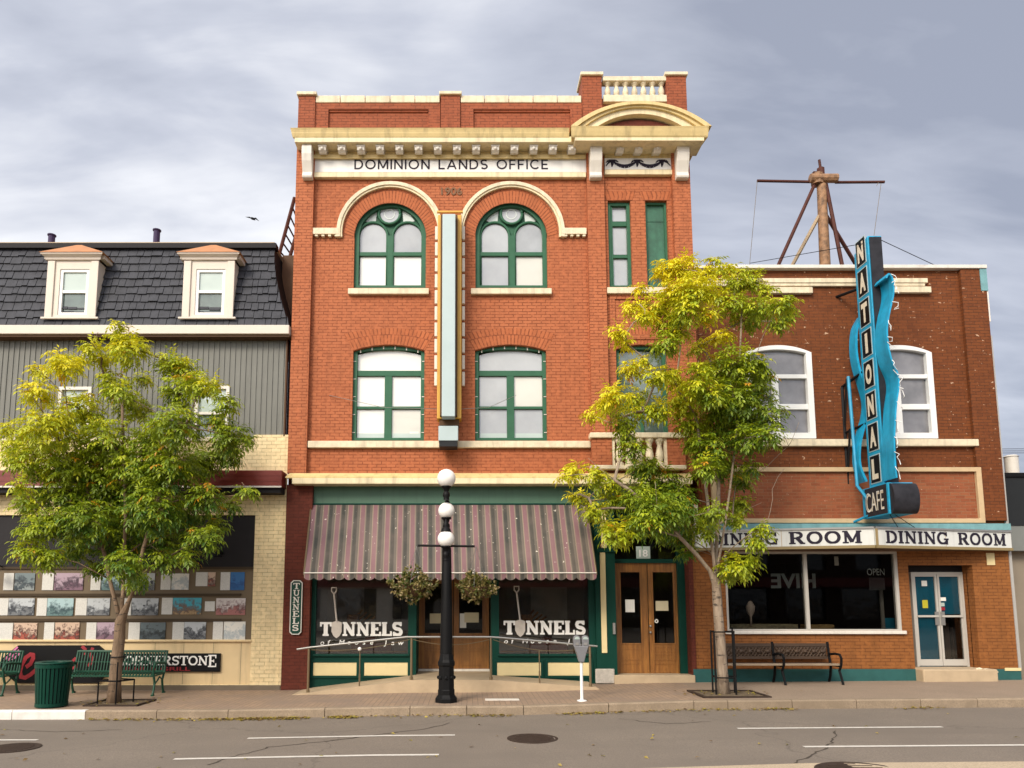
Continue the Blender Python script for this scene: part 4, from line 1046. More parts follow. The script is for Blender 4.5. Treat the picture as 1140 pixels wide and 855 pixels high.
# narrow green hanging board beside the shop
sg = thing('hanging_signboard', 'narrow dark green board with vertical pale letters on the maroon brick pier', 'sign', (fx(329, 676, YP), YP, fz(676, YP)))
u0, u1, v0, v1 = prect(323, 336.3, 646, 706.5, YP-.04)
def chamfer(x0, x1, z0, z1, c): return [(x0+c,z0),(x1-c,z0),(x1,z0+c),(x1,z1-c),(x1-c,z1),(x0+c,z1),(x0,z1-c),(x0,z0+c)]
MB().prism(chamfer(u0,u1,v0,v1,.055), YP-.045, YP-.001).build('board', M['sign_green'], sg)
MB().ring(chamfer(u0,u1,v0,v1,.055), chamfer(u0+.018,u1-.018,v0+.018,v1-.018,.05), YP-.052, YP-.0455).build('board_border', M['bone'], sg)
mb = MB(); hh = (v1-v0-.12)/7
for k, c in enumerate('TUNNELS'):
    zt_ = v1-.06-k*hh; w_ = (u1-u0)*.27; put_slab(mb, c, front(YP-.046), (u0+u1)/2-w_, (u0+u1)/2+w_, zt_-hh*.86, zt_)
mb.build('lettering', M['bone'], sg)

# tall blade sign between the arches
bl = thing('blade_sign', 'tall ochre and pale blue blade sign between the arched windows', 'sign', (fx(500.5, 400), 0, fz(466)))
xc = fx(500.5, 350, -.4)
MB().box(xc-.27, xc+.27, -.50, -.16, fz(466, -.5), fz(239, -.5)).build('sign_case', M['yellow'], bl, bevel=.015)
MB().box(xc-.155, xc+.135, -.78, -.502, fz(463.5, -.78), fz(238, -.78)).build('edge_panel', M['pale_blue'], bl, bevel=.012)
MB().box(xc-.20, xc-.157, -.64, -.503, fz(463, -.6), fz(240, -.6)).box(xc+.137, xc+.18, -.64, -.503, fz(463, -.6), fz(240, -.6)).build('edge_trim', M['brown'], bl)
for sgn in (-1, 1):
    mb = MB(); n = 10
    za, zb_ = fz(253, -.2), fz(433, -.2)
    for k in range(n):
        z1 = za+(zb_-za)*k/n; z0 = za+(zb_-za)*(k+.82)/n
        mb.box(xc+sgn*.285, xc+sgn*.345, -.24, -.17, z0, z1)
    mb.build('tube_guard', M['bone'], bl)
MB().box(xc-.22, xc+.22, -.45, -.18, fz(473.5, -.45), fz(466.2, -.5)).build('bottom_bracket', M['brown'], bl)
MB().box(xc-.23, xc+.2, -.62, -.2, fz(490.5, -.62), fz(474, -.62)).build('ballast_box', M['pale_blue'], bl, bevel=.012)
MB().box(xc-.215, xc+.185, -.6, -.2, fz(498, -.5), fz(490.6, -.62)-.002).build('ballast_tray', M['charcoal'], bl)
mb = MB().box(xc-.3, xc+.3, -.36, -.3, fz(237.8, -.3), fz(236, -.3)).box(xc-.04, xc+.04, -.17, -.001, fz(300), fz(298)).box(xc-.04, xc+.04, -.17, -.001, fz(440), fz(438))
mb.build('wall_bracket', M['yellow'], bl)
mb = MB()
for a, b, c_, d in ((366, 439, 487, 458), (513, 458, 575, 439)):
    mb.tube([(fx(a, b, -.1), -.02 if a < 450 else -.3, fz(b, -.1)), (fx((a+c_)/2, (b+d)/2+5, -.2), -.2, fz((b+d)/2+5, -.2)), (fx(c_, d, -.1), -.3 if a < 450 else -.02, fz(d, -.1))], .006, 5)
mb.build('stay_wire', M['steel'], bl)
# fire stair on the far side of the office
fs_ = thing('fire_stair', 'steep dark iron fire stair climbing the left flank of the brick office', 'stair', (XL, 1.5, fz(290, 1.5)))
mb = MB(); y = 1.2
p0, p1 = (fx(309, 290, y), fz(290, y)), (fx(328, 220, y), fz(220, y))
q0, q1 = (fx(320, 296, y), fz(296, y)), (fx(335, 242, y), fz(242, y))
mb.tube([(p0[0], y, p0[1]), (p1[0], y, p1[1])], .045, 6).tube([(q0[0], y, q0[1]), (q1[0], y, q1[1])], .045, 6).build('stringer', M['rust'], fs_)
mb = MB()
for k in range(8):
    t = k/7; mb.tube([(p0[0]+(p1[0]-p0[0])*t, y, p0[1]+(p1[1]-p0[1])*t), (q0[0]+(q1[0]-q0[0])*t, y+.6, q0[1]+(q1[1]-q0[1])*t)], .022, 5)
mb.build('tread', M['rust'], fs_)

# ------------------------------------------------------------------ left: mansard building
lb = thing('mansard_building', 'grey boarded building with slate mansard roof and two dormers beside the brick office', 'building', (-8, 0, 0))
LX0 = -13.5; LX1 = XL - .012
zE = fz(371.5, -.25); zF = fz(361.5, -.25); zR = fz(277.5, .34); ZBR = fz(486, 0)
mb = MB(); wl = [op_px(64.5, 101, 431, 431, 492, .06), op_px(217, 255, 430, 430, 490, .06)]
wall(mb, LX0, LX1-.10, ZBR-.35, zE, .06, wl, .12)
# battens
x = LX0
while x < LX1-.16:
    if not any(o[0]-.03 < x < o[1]+.01 for o in wl): mb.box(x, x+.022, .043, .0595, ZBR-.3, zE)
    else:
        o = [o for o in wl if o[0]-.03 < x < o[1]+.01][0]; mb.box(x, x+.022, .043, .0595, o[3]+.01, zE)
    x += .125
mb.build('siding', M['siding'], lb)
MB().box(LX1-.099, LX1, .12, .3, ZBR, zE).build('corner_gap', M['tar'], lb)
MB().box(LX1-.13, LX1-.095, -.02, .10, ZBR, zE).build('downpipe', M['brown'], lb)
for a, b, c_, d, o in ((64.5, 101, 431, 492, wl[0]), (217, 255, 430, 490, wl[1])):
    f = MB().ring(arch_outline(*o[:4], 0), arch_outline(o[0]+.07, o[1]-.07, o[2]+.07, o[3]-.07, 0), .02, .15).build('window', M['bone'], lb)
    zm = (o[2]+o[3])/2
    MB().box(o[0]+.071, o[1]-.071, .06, .12, zm-.03, zm+.03).build('meeting_rail', M['bone'], f)
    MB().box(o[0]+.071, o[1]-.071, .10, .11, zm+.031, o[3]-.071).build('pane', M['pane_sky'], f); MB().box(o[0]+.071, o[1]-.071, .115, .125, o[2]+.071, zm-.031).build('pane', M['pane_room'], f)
# slates laid course by course on the slightly curved mansard
def man(t):   # t 0 eave .. 1 top
    return -.16 + .40*t + .10*t*t, zF + (zR-zF)*t
hipx = fx(306, 283, .34)
def hip(t): return LX1-.02 - (LX1-.02-hipx)*(1-(1-t)**1.6)*1.0
mb = MB(); rows = 10; rnd = random.Random(3)
for r_ in range(rows):
    t0, t1 = r_/rows, (r_+1.25)/rows; t1 = min(t1, 1.0)
    y0, z0 = man(t0); y1, z1 = man(t1); x = LX0 + rnd.uniform(-.1, 0); lift = .022
    while x < hip(t0):
        w = rnd.choice((.13, .16, .19, .22, .26)); xe = min(x+w-.012, hip(t0+.02)); dz = rnd.uniform(-.02, .012); lf = lift + rnd.uniform(-.006, .012)
        if xe - x > .04:
            xt1 = min(xe, hip(t1))
            mb.add([(x,y0-lf-.02,z0+dz),(xe,y0-lf-.02,z0+dz),(max(x,xt1),y1,z1),(x,y1,z1),(x,y0,z0+dz),(xe,y0,z0+dz)], [(0,1,2,3),(0,4,5,1),(1,5,2),(0,3,4)])
        x += w
mb.build('slate_roof', M['slate'], lb)
mb = MB()   # board under the slates and hip flank
n = 12
for i in range(n):
    a, b = i/n, (i+1)/n; (ya, za), (yb_, zb_) = man(a), man(b)
    mb.add([(LX0,ya+.012,za),(hip(a),ya+.012,za),(hip(b),yb_+.012,zb_),(LX0,yb_+.012,zb_)], [(0,1,2,3)])
    mb.add([(hip(a),ya+.012,za),(hip(a)+.02,ya+1.8,za),(hip(b)+.02,yb_+1.8,zb_),(hip(b),yb_+.012,zb_)], [(0,1,2,3)])
mb.build('roof_board', M['tar'], lb)
yt_ = man(1)[0]
MB().box(LX0, hipx+.05, yt_-.10, yt_+.12, zR-.01, zR+.11).build('roof_edge', M['tar'], lb)
MB().box(LX0, hipx+.0, yt_-.06, yt_+8, zR+.112, zR+.15).build('roof_cap', M['concrete'], lb)
MB().box(hipx+.052, LX1-.005, yt_+.5, yt_+8, zE, zR+.1).build('party_wall', M['brown'], lb)
MB().box(LX0, LX1-.01, -.25, .04, zE, zF).build('eave_fascia', M['dormer'], lb, bevel=.015)
MB().box(LX0, LX1-.01, -.2, .055, zE-.05, zE-.002).build('eave_soffit', M['brown'], lb)
def dormer(a, b):
    dx = a-53.5
    c = lambda v: v+dx
    yf = -.18
    x0, x1, z0, z1 = prect(c(53.5), c(107.5), 290, 353.5, yf)
    g = op_px(c(65.5), c(98), 299.5, 299.5, 350.5, yf)
    mb = MB(); wall(mb, x0, x1, z0, z1, yf, [g], .1)
    mb.add([(x0,yf,z0),(x0,yf+1.3,z0),(x0,yf+1.3,z1),(x0,yf,z1)], [(0,1,2,3)]); mb.add([(x1,yf,z0),(x1,yf+1.3,z0),(x1,yf+1.3,z1),(x1,yf,z1)], [(0,1,2,3)])
    d = mb.build('dormer', M['dormer'], lb)
    mb = MB().box(x0-.03, x0+.14, yf-.035, yf-.0005, z0, z1-.02).box(x1-.14, x1+.03, yf-.035, yf-.0005, z0, z1-.02).box(x0-.10, x1+.10, yf-.06, yf-.001, z0-.05, z0-.001)
    mb.build('dormer_trim', M['dormer'], d, bevel=.012)
    prof = [(yf+.0, z1-.0), (yf-.05, z1), (yf-.06, z1+.05), (yf-.14, z1+.10), (yf-.14, z1+.13), (yf+.0, z1+.13)]
    mb = MB(); moulding(mb, x0-.03, x1+.03, prof, .9, .9)
    for sg_, xx in ((-1, x0), (1, x1)): mb.box(xx+sg_*.02, xx+sg_*.14, yf+.001, yf+1.1, z1+.04, z1+.13)
    mb.build('dormer_cornice', M['dormer'], d)
    zt_ = z1+.132; xm = (x0+x1)/2; e = .18
    MB().add([(x0-e,yf-.16,zt_),(x1+e,yf-.16,zt_),(x1+e,yf+1.2,zt_),(x0-e,yf+1.2,zt_),(xm-.06,yf+.16,zt_+.33),(xm+.06,yf+.16,zt_+.33),(xm+.06,yf+1.2,zt_+.33),(xm-.06,yf+1.2,zt_+.33)],
             [(0,1,5,4),(1,2,6,5),(3,0,4,7),(4,5,6,7),(0,3,2,1)]).build('dormer_roof', M['copper'], d)
    f = MB().ring(arch_outline(*g[:4], 0), arch_outline(g[0]+.065, g[1]-.065, g[2]+.065, g[3]-.065, 0), yf+.02, yf+.12).build('window_frame', M['white'], d)
    zm = fz(324, yf)
    MB().box(g[0]+.066, g[1]-.066, yf+.03, yf+.09, zm-.03, zm+.03).build('meeting_rail', M['white'], d)
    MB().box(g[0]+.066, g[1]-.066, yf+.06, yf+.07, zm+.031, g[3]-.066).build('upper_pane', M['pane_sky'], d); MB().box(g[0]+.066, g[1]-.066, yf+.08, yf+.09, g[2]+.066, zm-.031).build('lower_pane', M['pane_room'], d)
dormer(53.5, 107.5); dormer(205.5, 260)
for px, t in ((57.8, 261.5), (174.8, 256)):
    x, z = XZ(px, t, 2.5); MB().lathe([(.085, zR), (.085, z-.03), (.11, z-.03), (.11, z)], x, 2.5, 12).build('vent_pipe', paint('dark purple pipe', (.045,.03,.075), .5), lb)
    MB().lathe([(.16, zR+.14), (.13, zR+.3), (.09, zR+.34)], x, 2.5, 12).build('pipe_collar', M['concrete'], lb)
# lower storey
zRed = fz(523.5, -.5); XB1 = fx(283, 620, 0); XB0 = LX0
zb1, zb0 = fz(573.5, 0), fz(633, 0); zt1, zt0 = zb0, fz(713, 0)
mb = MB(); zlo = -.45
wall(mb, LX0, LX1, zlo, ZBR-.12, -.02, [(LX0, XB1, fz(762), zb1, 0)], .12)
mb.box(fx(283, 487, -.02), LX1, -.02, .05, ZBR-.1195, fz(484, -.02))
mb.build('cream_wall', M['brick_cream'], lb)
MB().box(LX0, fx(283, 487, -.02)-.001, -.06, .055, ZBR-.1195, ZBR-.04).build('wall_cap', M['stone'], lb)
MB().box(LX0, LX1-.02, -.06, -.0205, zlo, fz(763, -.06)).build('base_course', M['base_grey'], lb)
MB().box(LX0, XB1-.001, .03, .09, zb0+.001, zb1-.001).build('black_band', M['black_board'], lb)
MB().box(LX0, XB1-.001, .02, .08, fz(763, -.02), zt0-.03).build('stone_base', M['limestone'], lb)
mb = MB()
for px in (172, 204, 237, 268, 60, 95): x = fx(px, 735, .02); mb.box(x-.004, x+.004, .0185, .0195, fz(763), zt0-.05)
mb.build('stone_joint', M['base_grey'], lb)
MB().box(LX0, XB1+.02, -.045, .079, zt0-.0295, zt0+.02).build('stone_ledge', M['limestone'], lb, bevel=.012)
MB().box(LX0, LX1-.4, .1, 6, zlo, zb1).build('interior_mass', M['room'], lb)
# red metal canopy band
rc = thing('metal_canopy', 'long dark red metal canopy band across the cream brick wall behind the left tree', 'canopy', (-8, 0, zRed))
xr_ = fx(313.5, 535, -.45)
MB().box(LX0, xr_, -.45, -.0205, fz(541, -.45), fz(523.5, -.45)).build('fascia', M['red'], rc, bevel=.01)
MB().box(LX0, xr_+.002, -.47, -.4505, fz(542.8, -.45), fz(541, -.45)).build('drip_edge', M['bone'], rc)
MB().box(LX0, xr_-.03, -.40, -.0205, fz(548.5, -.4), fz(541, -.45)-.003).build('soffit', M['tar'], rc)
mb = MB()
for z in (529, 535): mb.box(LX0, xr_-.002, -.456, -.4505, fz(z+.7, -.45), fz(z, -.45))
mb.build('fascia_rib', M['red'], rc)
# gooseneck lamps on the black band
def goose(px, py, lab):
    x, z = XZ(px, py, .03); t = thing('wall_lamp', lab, 'lamp', (x, .03, z), 'gooseneck lamps on the black band')
    MB().tube([(x, .029, z), (x, -.18, z+.06), (x, -.3, z-.02)], .014, 6).tube([(x, .0295, z), (x, .01, z)], .05, 10).build('arm', M['black'], t)
    mb = MB(); mb.lathe([(.03, z+.03), (.05, z-.01), (.13, z-.10), (.12, z-.10)], x, -.32, 14); mb.build('lamp_shade', M['black'], t, smooth=2)
goose(247, 616, 'black gooseneck lamp on the black band right of the left tree'); goose(4, 632, 'black gooseneck lamp on the black band left of the left tree')

# brown board of old town photographs
db = thing('display_board', 'long brown board of old town photographs and captions under the black band', 'notice board', (-8, 0, zt0))
MB().box(LX0, XB1-.001, .01, .07, zt0+.021, zt1-.001).build('board', M['tan'], db)
mb = MB()
for a, b, e in ((660.8, 663.5, 268), (688.8, 691.6, 268)): mb.box(LX0, fx(e, a, -.03), -.03, .0095, fz(b, -.03), fz(a, -.03))
mb.box(LX0, XB1-.01, -.03, .0095, fz(637, -.03)+.12, fz(633.5, -.03))
mb.build('rail', M['tan_dark'], db)
def m_photo(name, sky, mid, dark, sc=6):
    m, nt, bs, N, L = nmat(name); tc = N('ShaderNodeTexCoord'); sp = N('ShaderNodeSeparateXYZ'); L(tc.outputs['Generated'], sp.inputs[0])
    v = N('ShaderNodeTexVoronoi'); v.distance = 'CHEBYCHEV'; v.inputs['Scale'].default_value = sc*1.5; L(tc.outputs['Object'], v.inputs['Vector'])
    sv = N('ShaderNodeSeparateColor'); L(v.outputs['Color'], sv.inputs[0]); f0 = noise_fac(nt, tc.outputs['Object'], sc*2.2, 6, .3, .7, .7)
    mf = N('ShaderNodeMix'); mf.inputs[0].default_value = .5; L(sv.outputs[0], mf.inputs[2]); L(f0, mf.inputs[3]); f = mf.outputs[0]
    ad = N('ShaderNodeMath'); ad.operation = 'MULTIPLY_ADD'; L(f, ad.inputs[0]); ad.inputs[1].default_value = .85; ml = N('ShaderNodeMath'); ml.operation = 'MULTIPLY'; L(sp.outputs[2], ml.inputs[0]); ml.inputs[1].default_value = .72; L(ml.outputs[0], ad.inputs[2])
    r = N('ShaderNodeValToRGB'); L(ad.outputs[0], r.inputs[0]); e = r.color_ramp.elements
    e[0].position = .42; e[0].color = (*mid, 1); e[1].position = .95; e[1].color = (*sky, 1); k = e.new(.62); k.color = (*dark, 1); k = e.new(.80); k.color = (*[x*.6+y*.4 for x, y in zip(dark, sky)], 1)
    L(r.outputs[0], bs.inputs['Base Color']); bs.inputs['Roughness'].default_value = .3; return m
PH = {'g': m_photo('grey photograph', (.45,.48,.50), (.16,.17,.18), (.03,.035,.045)), 'm': m_photo('mauve photograph', (.40,.30,.36), (.2,.12,.16), (.05,.03,.045)),
      'r': m_photo('red toned photograph', (.55,.40,.30), (.35,.09,.06), (.06,.02,.02), 12), 'c': m_photo('coloured photograph', (.05,.33,.42), (.35,.24,.12), (.12,.07,.05)),
      't': m_photo('teal photograph', (.36,.50,.52), (.12,.2,.2), (.03,.06,.07)), 'b': m_photo('blue map print', (.03,.13,.32), (.02,.10,.26), (.015,.06,.2)),
      'w': m_photo('pale map print', (.68,.66,.60), (.62,.60,.55), (.35,.40,.42)), 'd': m_photo('dark photograph', (.10,.13,.14), (.06,.08,.09), (.015,.02,.022)),
      'p': m_photo('pink street photograph', (.55,.50,.48), (.32,.13,.12), (.12,.05,.05)), 'n': m_photo('portrait photograph', (.16,.2,.21), (.25,.28,.28), (.03,.04,.05))}
CAP = paint('typed white caption', (.60,.59,.55), .6, .8, .7, 60)
cards = [(4,15,16,38.5,638,657,'n'),(47,59.5,60.5,92.5,638,657,'m'),(101,112,113,135,638,657,'t'),(138,149,150,172,638,657,'g'),(179,190,191,210,638.5,656.5,'w'),(218,231,231.5,239.5,637,652.5,'r'),(245.5,256,256.5,272,637,657,'b'),
 (-2,9,9.5,38,666,685,'g'),(41,52,52.5,81.5,666,685.5,'t'),(84,96.5,97,122,666,685,'g'),(134,146,146.5,176,666,685,'g'),(180,192,192.5,224,665.5,684,'c'),(228,239,240.5,273,666,684.5,'p'),
 (-2,14,15,41,693.5,712,'r'),(49,60,61,88,693,712.5,'r'),(96,107,107.5,132,693,712.5,'m'),(143,155.5,156,184,693,712,'d'),(192,204.5,205,229,692.5,712,'g'),(237,248,249,273,692,712,'w'),
 (-44,-33,-32,-6,638,657,'g'),(-44,-33,-32,-6,666,685,'p')]
for a, b, c_, d, t, bo, k in cards:
    t2, b2 = (669.5, 680.5) if a == 228 else (t, bo)
    MB().pbox(a, b, t2, b2, -.008, .0095).build('caption_card', CAP, db)
    MB().pbox(c_, d, t, bo, -.010, .0095).build('photo_print', PH[k], db)
# the two black signs under the board
hs = thing('shaped_signboard', 'black eight sided signboard with red script behind the green bin and bench', 'sign', (-7.5, 0, .5))
ys = -.05
hexp = [(20,718.5),(109,718.5),(124,731),(124,746),(108,760.5),(18,760.5),(1,746),(1,734)]
MB().prism([(fx(a, b, ys), fz(b, ys)) for a, b in hexp][::-1], ys, .0195).build('board', M['black'], hs)
def brush(mb, pts, w, y):
    P_ = [(fx(a, b, y), fz(b, y)) for a, b in pts]
    for i, ((x0, z0), (x1, z1)) in enumerate(zip(P_, P_[1:])):
        dx, dz = x1-x0, z1-z0; l = math.hypot(dx, dz); nx_, nz_ = -dz/l*w/2, dx/l*w/2; e = .3*w/l; yy = y-.004-.0005*(i % 6)
        mb.add([(x0-dx*e+nx_,yy,z0-dz*e+nz_),(x0-dx*e-nx_,yy,z0-dz*e-nz_),(x1+dx*e-nx_,yy,z1+dz*e-nz_),(x1+dx*e+nx_,yy,z1+dz*e+nz_)], [(0,1,2,3)])
mb = MB()
brush(mb, [(30,742),(34,739),(37,733),(37,729),(34,728.5),(29,732),(24.5,740),(22.5,748),(23.5,753.5),(28,754.5),(34,751),(40,746)], .085, ys)
brush(mb, [(44,742),(40,745),(40,749),(44,749.5),(47,745),(47,742),(48,749),(52,747)], .06, ys)
brush(mb, [(92,720),(95,723),(94,728)], .07, ys); brush(mb, [(103,722),(101,728),(103,735),(99,741)], .07, ys); brush(mb, [(84,733),(79,738),(80,744),(86,742),(87,737)], .06, ys)
mb.build('script_lettering', M['ink_red'], hs)
mb = MB()
for k in range(3): brush(mb, [(5+k*4.5, 734.5),(19.5+k*1.2, 720.5+k*3.4)], .04, ys)
mb.build('stripe', M['pink'], hs)
rs = thing('name_signboard', 'long black sign with white slab capitals low on the tan stone wall', 'sign', (-6, 0, .5))
u0, u1, v0, v1 = prect(126, 244.8, 727.5, 748, -.04)
MB().box(u0, u1, -.04, .0195, v0, v1).build('board', M['black'], rs)
mb = MB(); a0, a1, b0, b1 = prect(128.5, 231.5, 730.2, 740.6, -.04); put_slab(mb, 'CORNERSTON', front(-.04), a0, a1, b0, b1, gap=.02)
a0, a1, b0, b1 = prect(231.8, 241, 729, 742.6, -.04); put_slab(mb, 'E', front(-.04), a0, a1, b0, b1); mb.build('lettering', M['vinyl'], rs)
mb = MB(); a0, a1, b0, b1 = prect(140, 212, 742.4, 746.8, -.04); put_text(mb, 'BAR & GRILL', front(-.04), a0, a1, b0, b1, .02); mb.build('red_lettering', M['ink_red'], rs)

# ------------------------------------------------------------------ right: two storey dining building
rb = thing('corner_building', 'two storey weathered red brick building with white arched windows and dining room below', 'building', (8, 0, 0))
YR = -.03
RX0 = XR+.004; RX1 = (fx(1095.5, 300, YR-.08)+fx(1127, 640, YR-.08))/2
ZRT = fz(300.5, YR); ZT = fz(590, YR)
WR1 = op_px(831, 905, 385, 393, 488.5, YR); WR2 = op_px(967.5, 1039.5, 385, 393, 488.5, YR)
mb = MB(); wall(mb, RX0, RX1, ZT, ZRT, YR, [WR1, WR2], .25)
mb.add([(RX1,YR,-.3),(RX1,13,-.3),(RX1,13,ZRT),(RX1,YR,ZRT)], [(0,1,2,3)]).add([(RX0,13,-.3),(RX1,13,-.3),(RX1,13,ZRT),(RX0,13,ZRT)], [(0,1,2,3)])
mb.build('wall', M['brick_right'], rb)
MB().box(RX0, RX1-.1, YR+.3, 12.9, ZRT-.6, ZRT-.5).build('roof', M['tar'], rb)
xp0 = fx(1077, 400, YR-.08)
MB().box(xp0, RX1, YR-.09, YR-.0005, ZT+.2, ZRT-.03).build('pilaster', M['brick_right'], rb)
MB().box(fx(800, 298, YR-.12), RX1+.03, YR-.13, YR+.35, ZRT-.015, ZRT+.07).box(RX0, fx(800, 298, YR-.12)-.001, YR-.13, YR+.35, ZRT-.015, ZRT+.05).build('coping', M['bone'], rb, bevel=.01)
for a, b, c_, d, y_ in ((775, 1033, 309.5, 314.5, -.09), (775, 1030, 315, 318.2, -.07), (858, 905, 319.4, 326, -.10), (985, 1037, 318.8, 325.4, -.10)):
    MB().pbox(a, b, c_, d, YR+y_, YR-.0005).build('stone_band', M['stone'], rb, bevel=.008)
MB().pbox(820, 1090, 488.7, 496.4, YR-.12, YR-.0905 if False else YR-.0005).build('sill_course', M['stone'], rb, bevel=.012)
z0, z1 = fz(523, YR-.04), fz(580, YR-.04)
px0, px1 = fx(792, 550, YR-.04), fx(1093, 550, YR-.04); e = .115
MB().ring([(px0,z1-.05),(px1,z1-.05),(px1,z0+.05),(px0,z0+.05)], [(px0+e,z1+.05),(px1-e,z1+.05),(px1-e,z0-.05),(px0+e,z0-.05)], YR-.10 if False else YR-.095, YR-.0008).build('panel_border', paint('sandstone border', (.55,.40,.23), .7, .5, .7, 5), rb, bevel=.01)
MB().box(px0+e+.001, px1-e-.001, YR-.02, YR-.0008, z1+.051, z0-.051).build('brick_panel', M['brick_panel'], rb)
MB().box(RX0+.05, RX1+.03, YR-.14, YR-.0005, fz(590, YR-.14), fz(582.8, YR-.14)).build('teal_flashing', M['teal_pale'], rb)
xt0 = fx(1091.5, 312, YR-.1)
MB().box(xt0, RX1+.025, YR-.105, YR+.1, fz(323.5, YR-.1), ZRT-.02).build('corner_flashing', M['teal_pale'], rb)
MB().box(RX1+.001, RX1+.06, YR-.05, YR+.1, fz(745), fz(375)).build('corner_strip', paint('grey corner strip', (.36,.35,.33), .6), rb)
MB().box(RX1+.0005, RX1+.04, YR-.08, YR+.1, fz(360), fz(324)).build('corner_strip', M['bone'], rb)
def arch_window(op):
    o = arch_outline(*op); xa, xb, z0, zs, rise = op; t = .13
    f = MB().ring(o, arch_outline(xa+t, xb-t, z0+t, zs-.01, rise-.09, 20), YR-.045, YR+.12).build('window', M['white'], rb)
    zA, zB, zC, zD = fz(417, YR), fz(421.5, YR), fz(450, YR), fz(456, YR); xm = xa+(xb-xa)*.44; y = YR+.06
    mb = MB().box(xa+t-.01, xb-t+.01, YR-.02, YR+.1, zB, zA).box(xm-.07, xm+.07, YR-.022, YR+.1, z0+t-.01, zB-.001).box(xm+.071, xb-t+.01, YR-.02, YR+.1, zD, zC).box(xa+t-.01, xm-.071, YR-.02, YR+.1, zD, zC)
    mb.build('mullion', M['white'], f, bevel=.008)
    MB().prism(arch_outline(xa+t-.02, xb-t+.02, zA, zs, rise-.09, 16), y, y+.01).build('arched_pane', M['pane_grey'], f)
    for a, b in ((xa+t-.01, xm-.06), (xm+.06, xb-t+.01)):
        MB().box(a, b, y, y+.01, zC, zB).build('pane', M['pane_grey'], f); MB().box(a, b, y, y+.01, z0+t-.01, zD).build('pane', M['pane_grey'], f)
arch_window(WR1); arch_window(WR2)
# ground floor
YG = -.06
wg = op_px(808, 1001.5, 614, 614, 702, YG); dg = op_px(1015, 1087, 629, 629, 745, YG)
mb = MB(); wall(mb, fx(772.2, 690, YG)+.015, RX1+.02, -.35, fz(590, YR-.14), YG, [wg, dg], .22)
YDr = .30
mb.add([(dg[0],YG+.2,dg[2]),(dg[0],YDr+.2,dg[2]),(dg[0],YDr+.2,dg[3]),(dg[0],YG+.2,dg[3])], [(0,1,2,3)]).add([(dg[1],YG+.2,dg[2]),(dg[1],YDr+.2,dg[2]),(dg[1],YDr+.2,dg[3]),(dg[1],YG+.2,dg[3])], [(0,1,2,3)])
mb.build('painted_wall', M['brick_ochre'], rb)
MB().add([(dg[0],YG+.2,dg[3]),(dg[1],YG+.2,dg[3]),(dg[1],YDr+.2,dg[3]),(dg[0],YDr+.2,dg[3])], [(0,1,2,3)]).build('recess_ceiling', M['tar'], rb)
for a, b in ((772, 1023), (1091, 1138)): MB().box(fx(a, 750, YG-.03), min(RX1+.03, fx(b, 750, YG-.03)), YG-.035, YG-.0005, -.2, fz(744.8, YG)).build('teal_base', M['teal'], rb)
MB().pbox(1119, 1137, 743.5, 746.8, YG-.05, YG-.0355).build('base_patch', M['panel_cream'], rb)
MB().box(wg[0]-.05, wg[1]+.06, YG-.07, YG+.05, wg[2]-.075, wg[2]-.002).build('window_sill', M['bone'], rb, bevel=.01)
mb = MB(); t = .05
mb.ring([(wg[0],wg[2]),(wg[1],wg[2]),(wg[1],wg[3]),(wg[0],wg[3])], [(wg[0]+t,wg[2]+.03),(wg[1]-t-.02,wg[2]+.03),(wg[1]-t-.02,wg[3]-t),(wg[0]+t,wg[3]-t)], YG+.01, YG+.12)
dw = mb.build('dining_window', M['alu'], rb)
xm = fx(898.5, 660, YG)
MB().box(xm-.035, xm+.035, YG+.0, YG+.11, wg[2]+.031, wg[3]-t-.001).build('mullion', M['alu'], dw)
MB().box(wg[0]+t, xm-.036, YG+.06, YG+.07, wg[2]+.031, wg[3]-t-.001).build('pane', M['glass_dark'], dw); MB().box(xm+.036, wg[1]-t-.021, YG+.06, YG+.07, wg[2]+.031, wg[3]-t-.001).build('pane', M['glass_dark'], dw)
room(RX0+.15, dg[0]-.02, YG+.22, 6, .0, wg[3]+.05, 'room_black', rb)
mb = MB(); a0, a1, b0, b1 = prect(858, 908, 638.5, 655, 1.0); put_text(mb, 'HIVE', front(1.0), a0, a1, b0, b1, .03, mirror=True); mb.build('lettering_reflection', paint('pale painted reflection', (.26,.32,.32), .6), dw)  # reflection of a sign opposite, built as flat mirrored letters behind the pane
on = MB(); a0, a1, b0, b1 = prect(965, 984.5, 633, 640.5, .12); put_text(on, 'OPEN', front(.12), a0, a1, b0, b1, 0); on.build('open_lettering', paint('pale tube letters', (.42,.45,.42), .4), dw)
MB().pbox(968, 985, 643, 657, .13, .15).build('small_notice', paint('dim grey notice', (.035,.035,.035), .6), dw)
MB().pbox(929, 933.5, 619.5, 629.5, .12, .13).build('window_tag', M['paper'], dw)
MB().box(wg[0]+.1, xm-.1, .25, .55, wg[2]-.3, wg[2]+.13).build('planter_ledge', paint('speckled stone ledge', (.20,.17,.10), .8, .9, .3, 22), rb)
MB().box(xm+.1, xm+.75, .3, .6, wg[2]-.3, wg[2]+.12).build('cushion', paint('ochre cushion', (.19,.12,.04), .8, .5), rb, bevel=.03)
MB().box(fx(981, 680, .5), fx(984.5, 680, .5), .5, .54, wg[2], fz(657, .5)).build('display_post', paint('dim grey post', (.2,.19,.17), .6), rb)
MB().box(fx(985, 680, .5), fx(1000, 680, .5), .55, .6, wg[2], fz(688, .5)).build('blue_screen', M['blue_door'], rb)
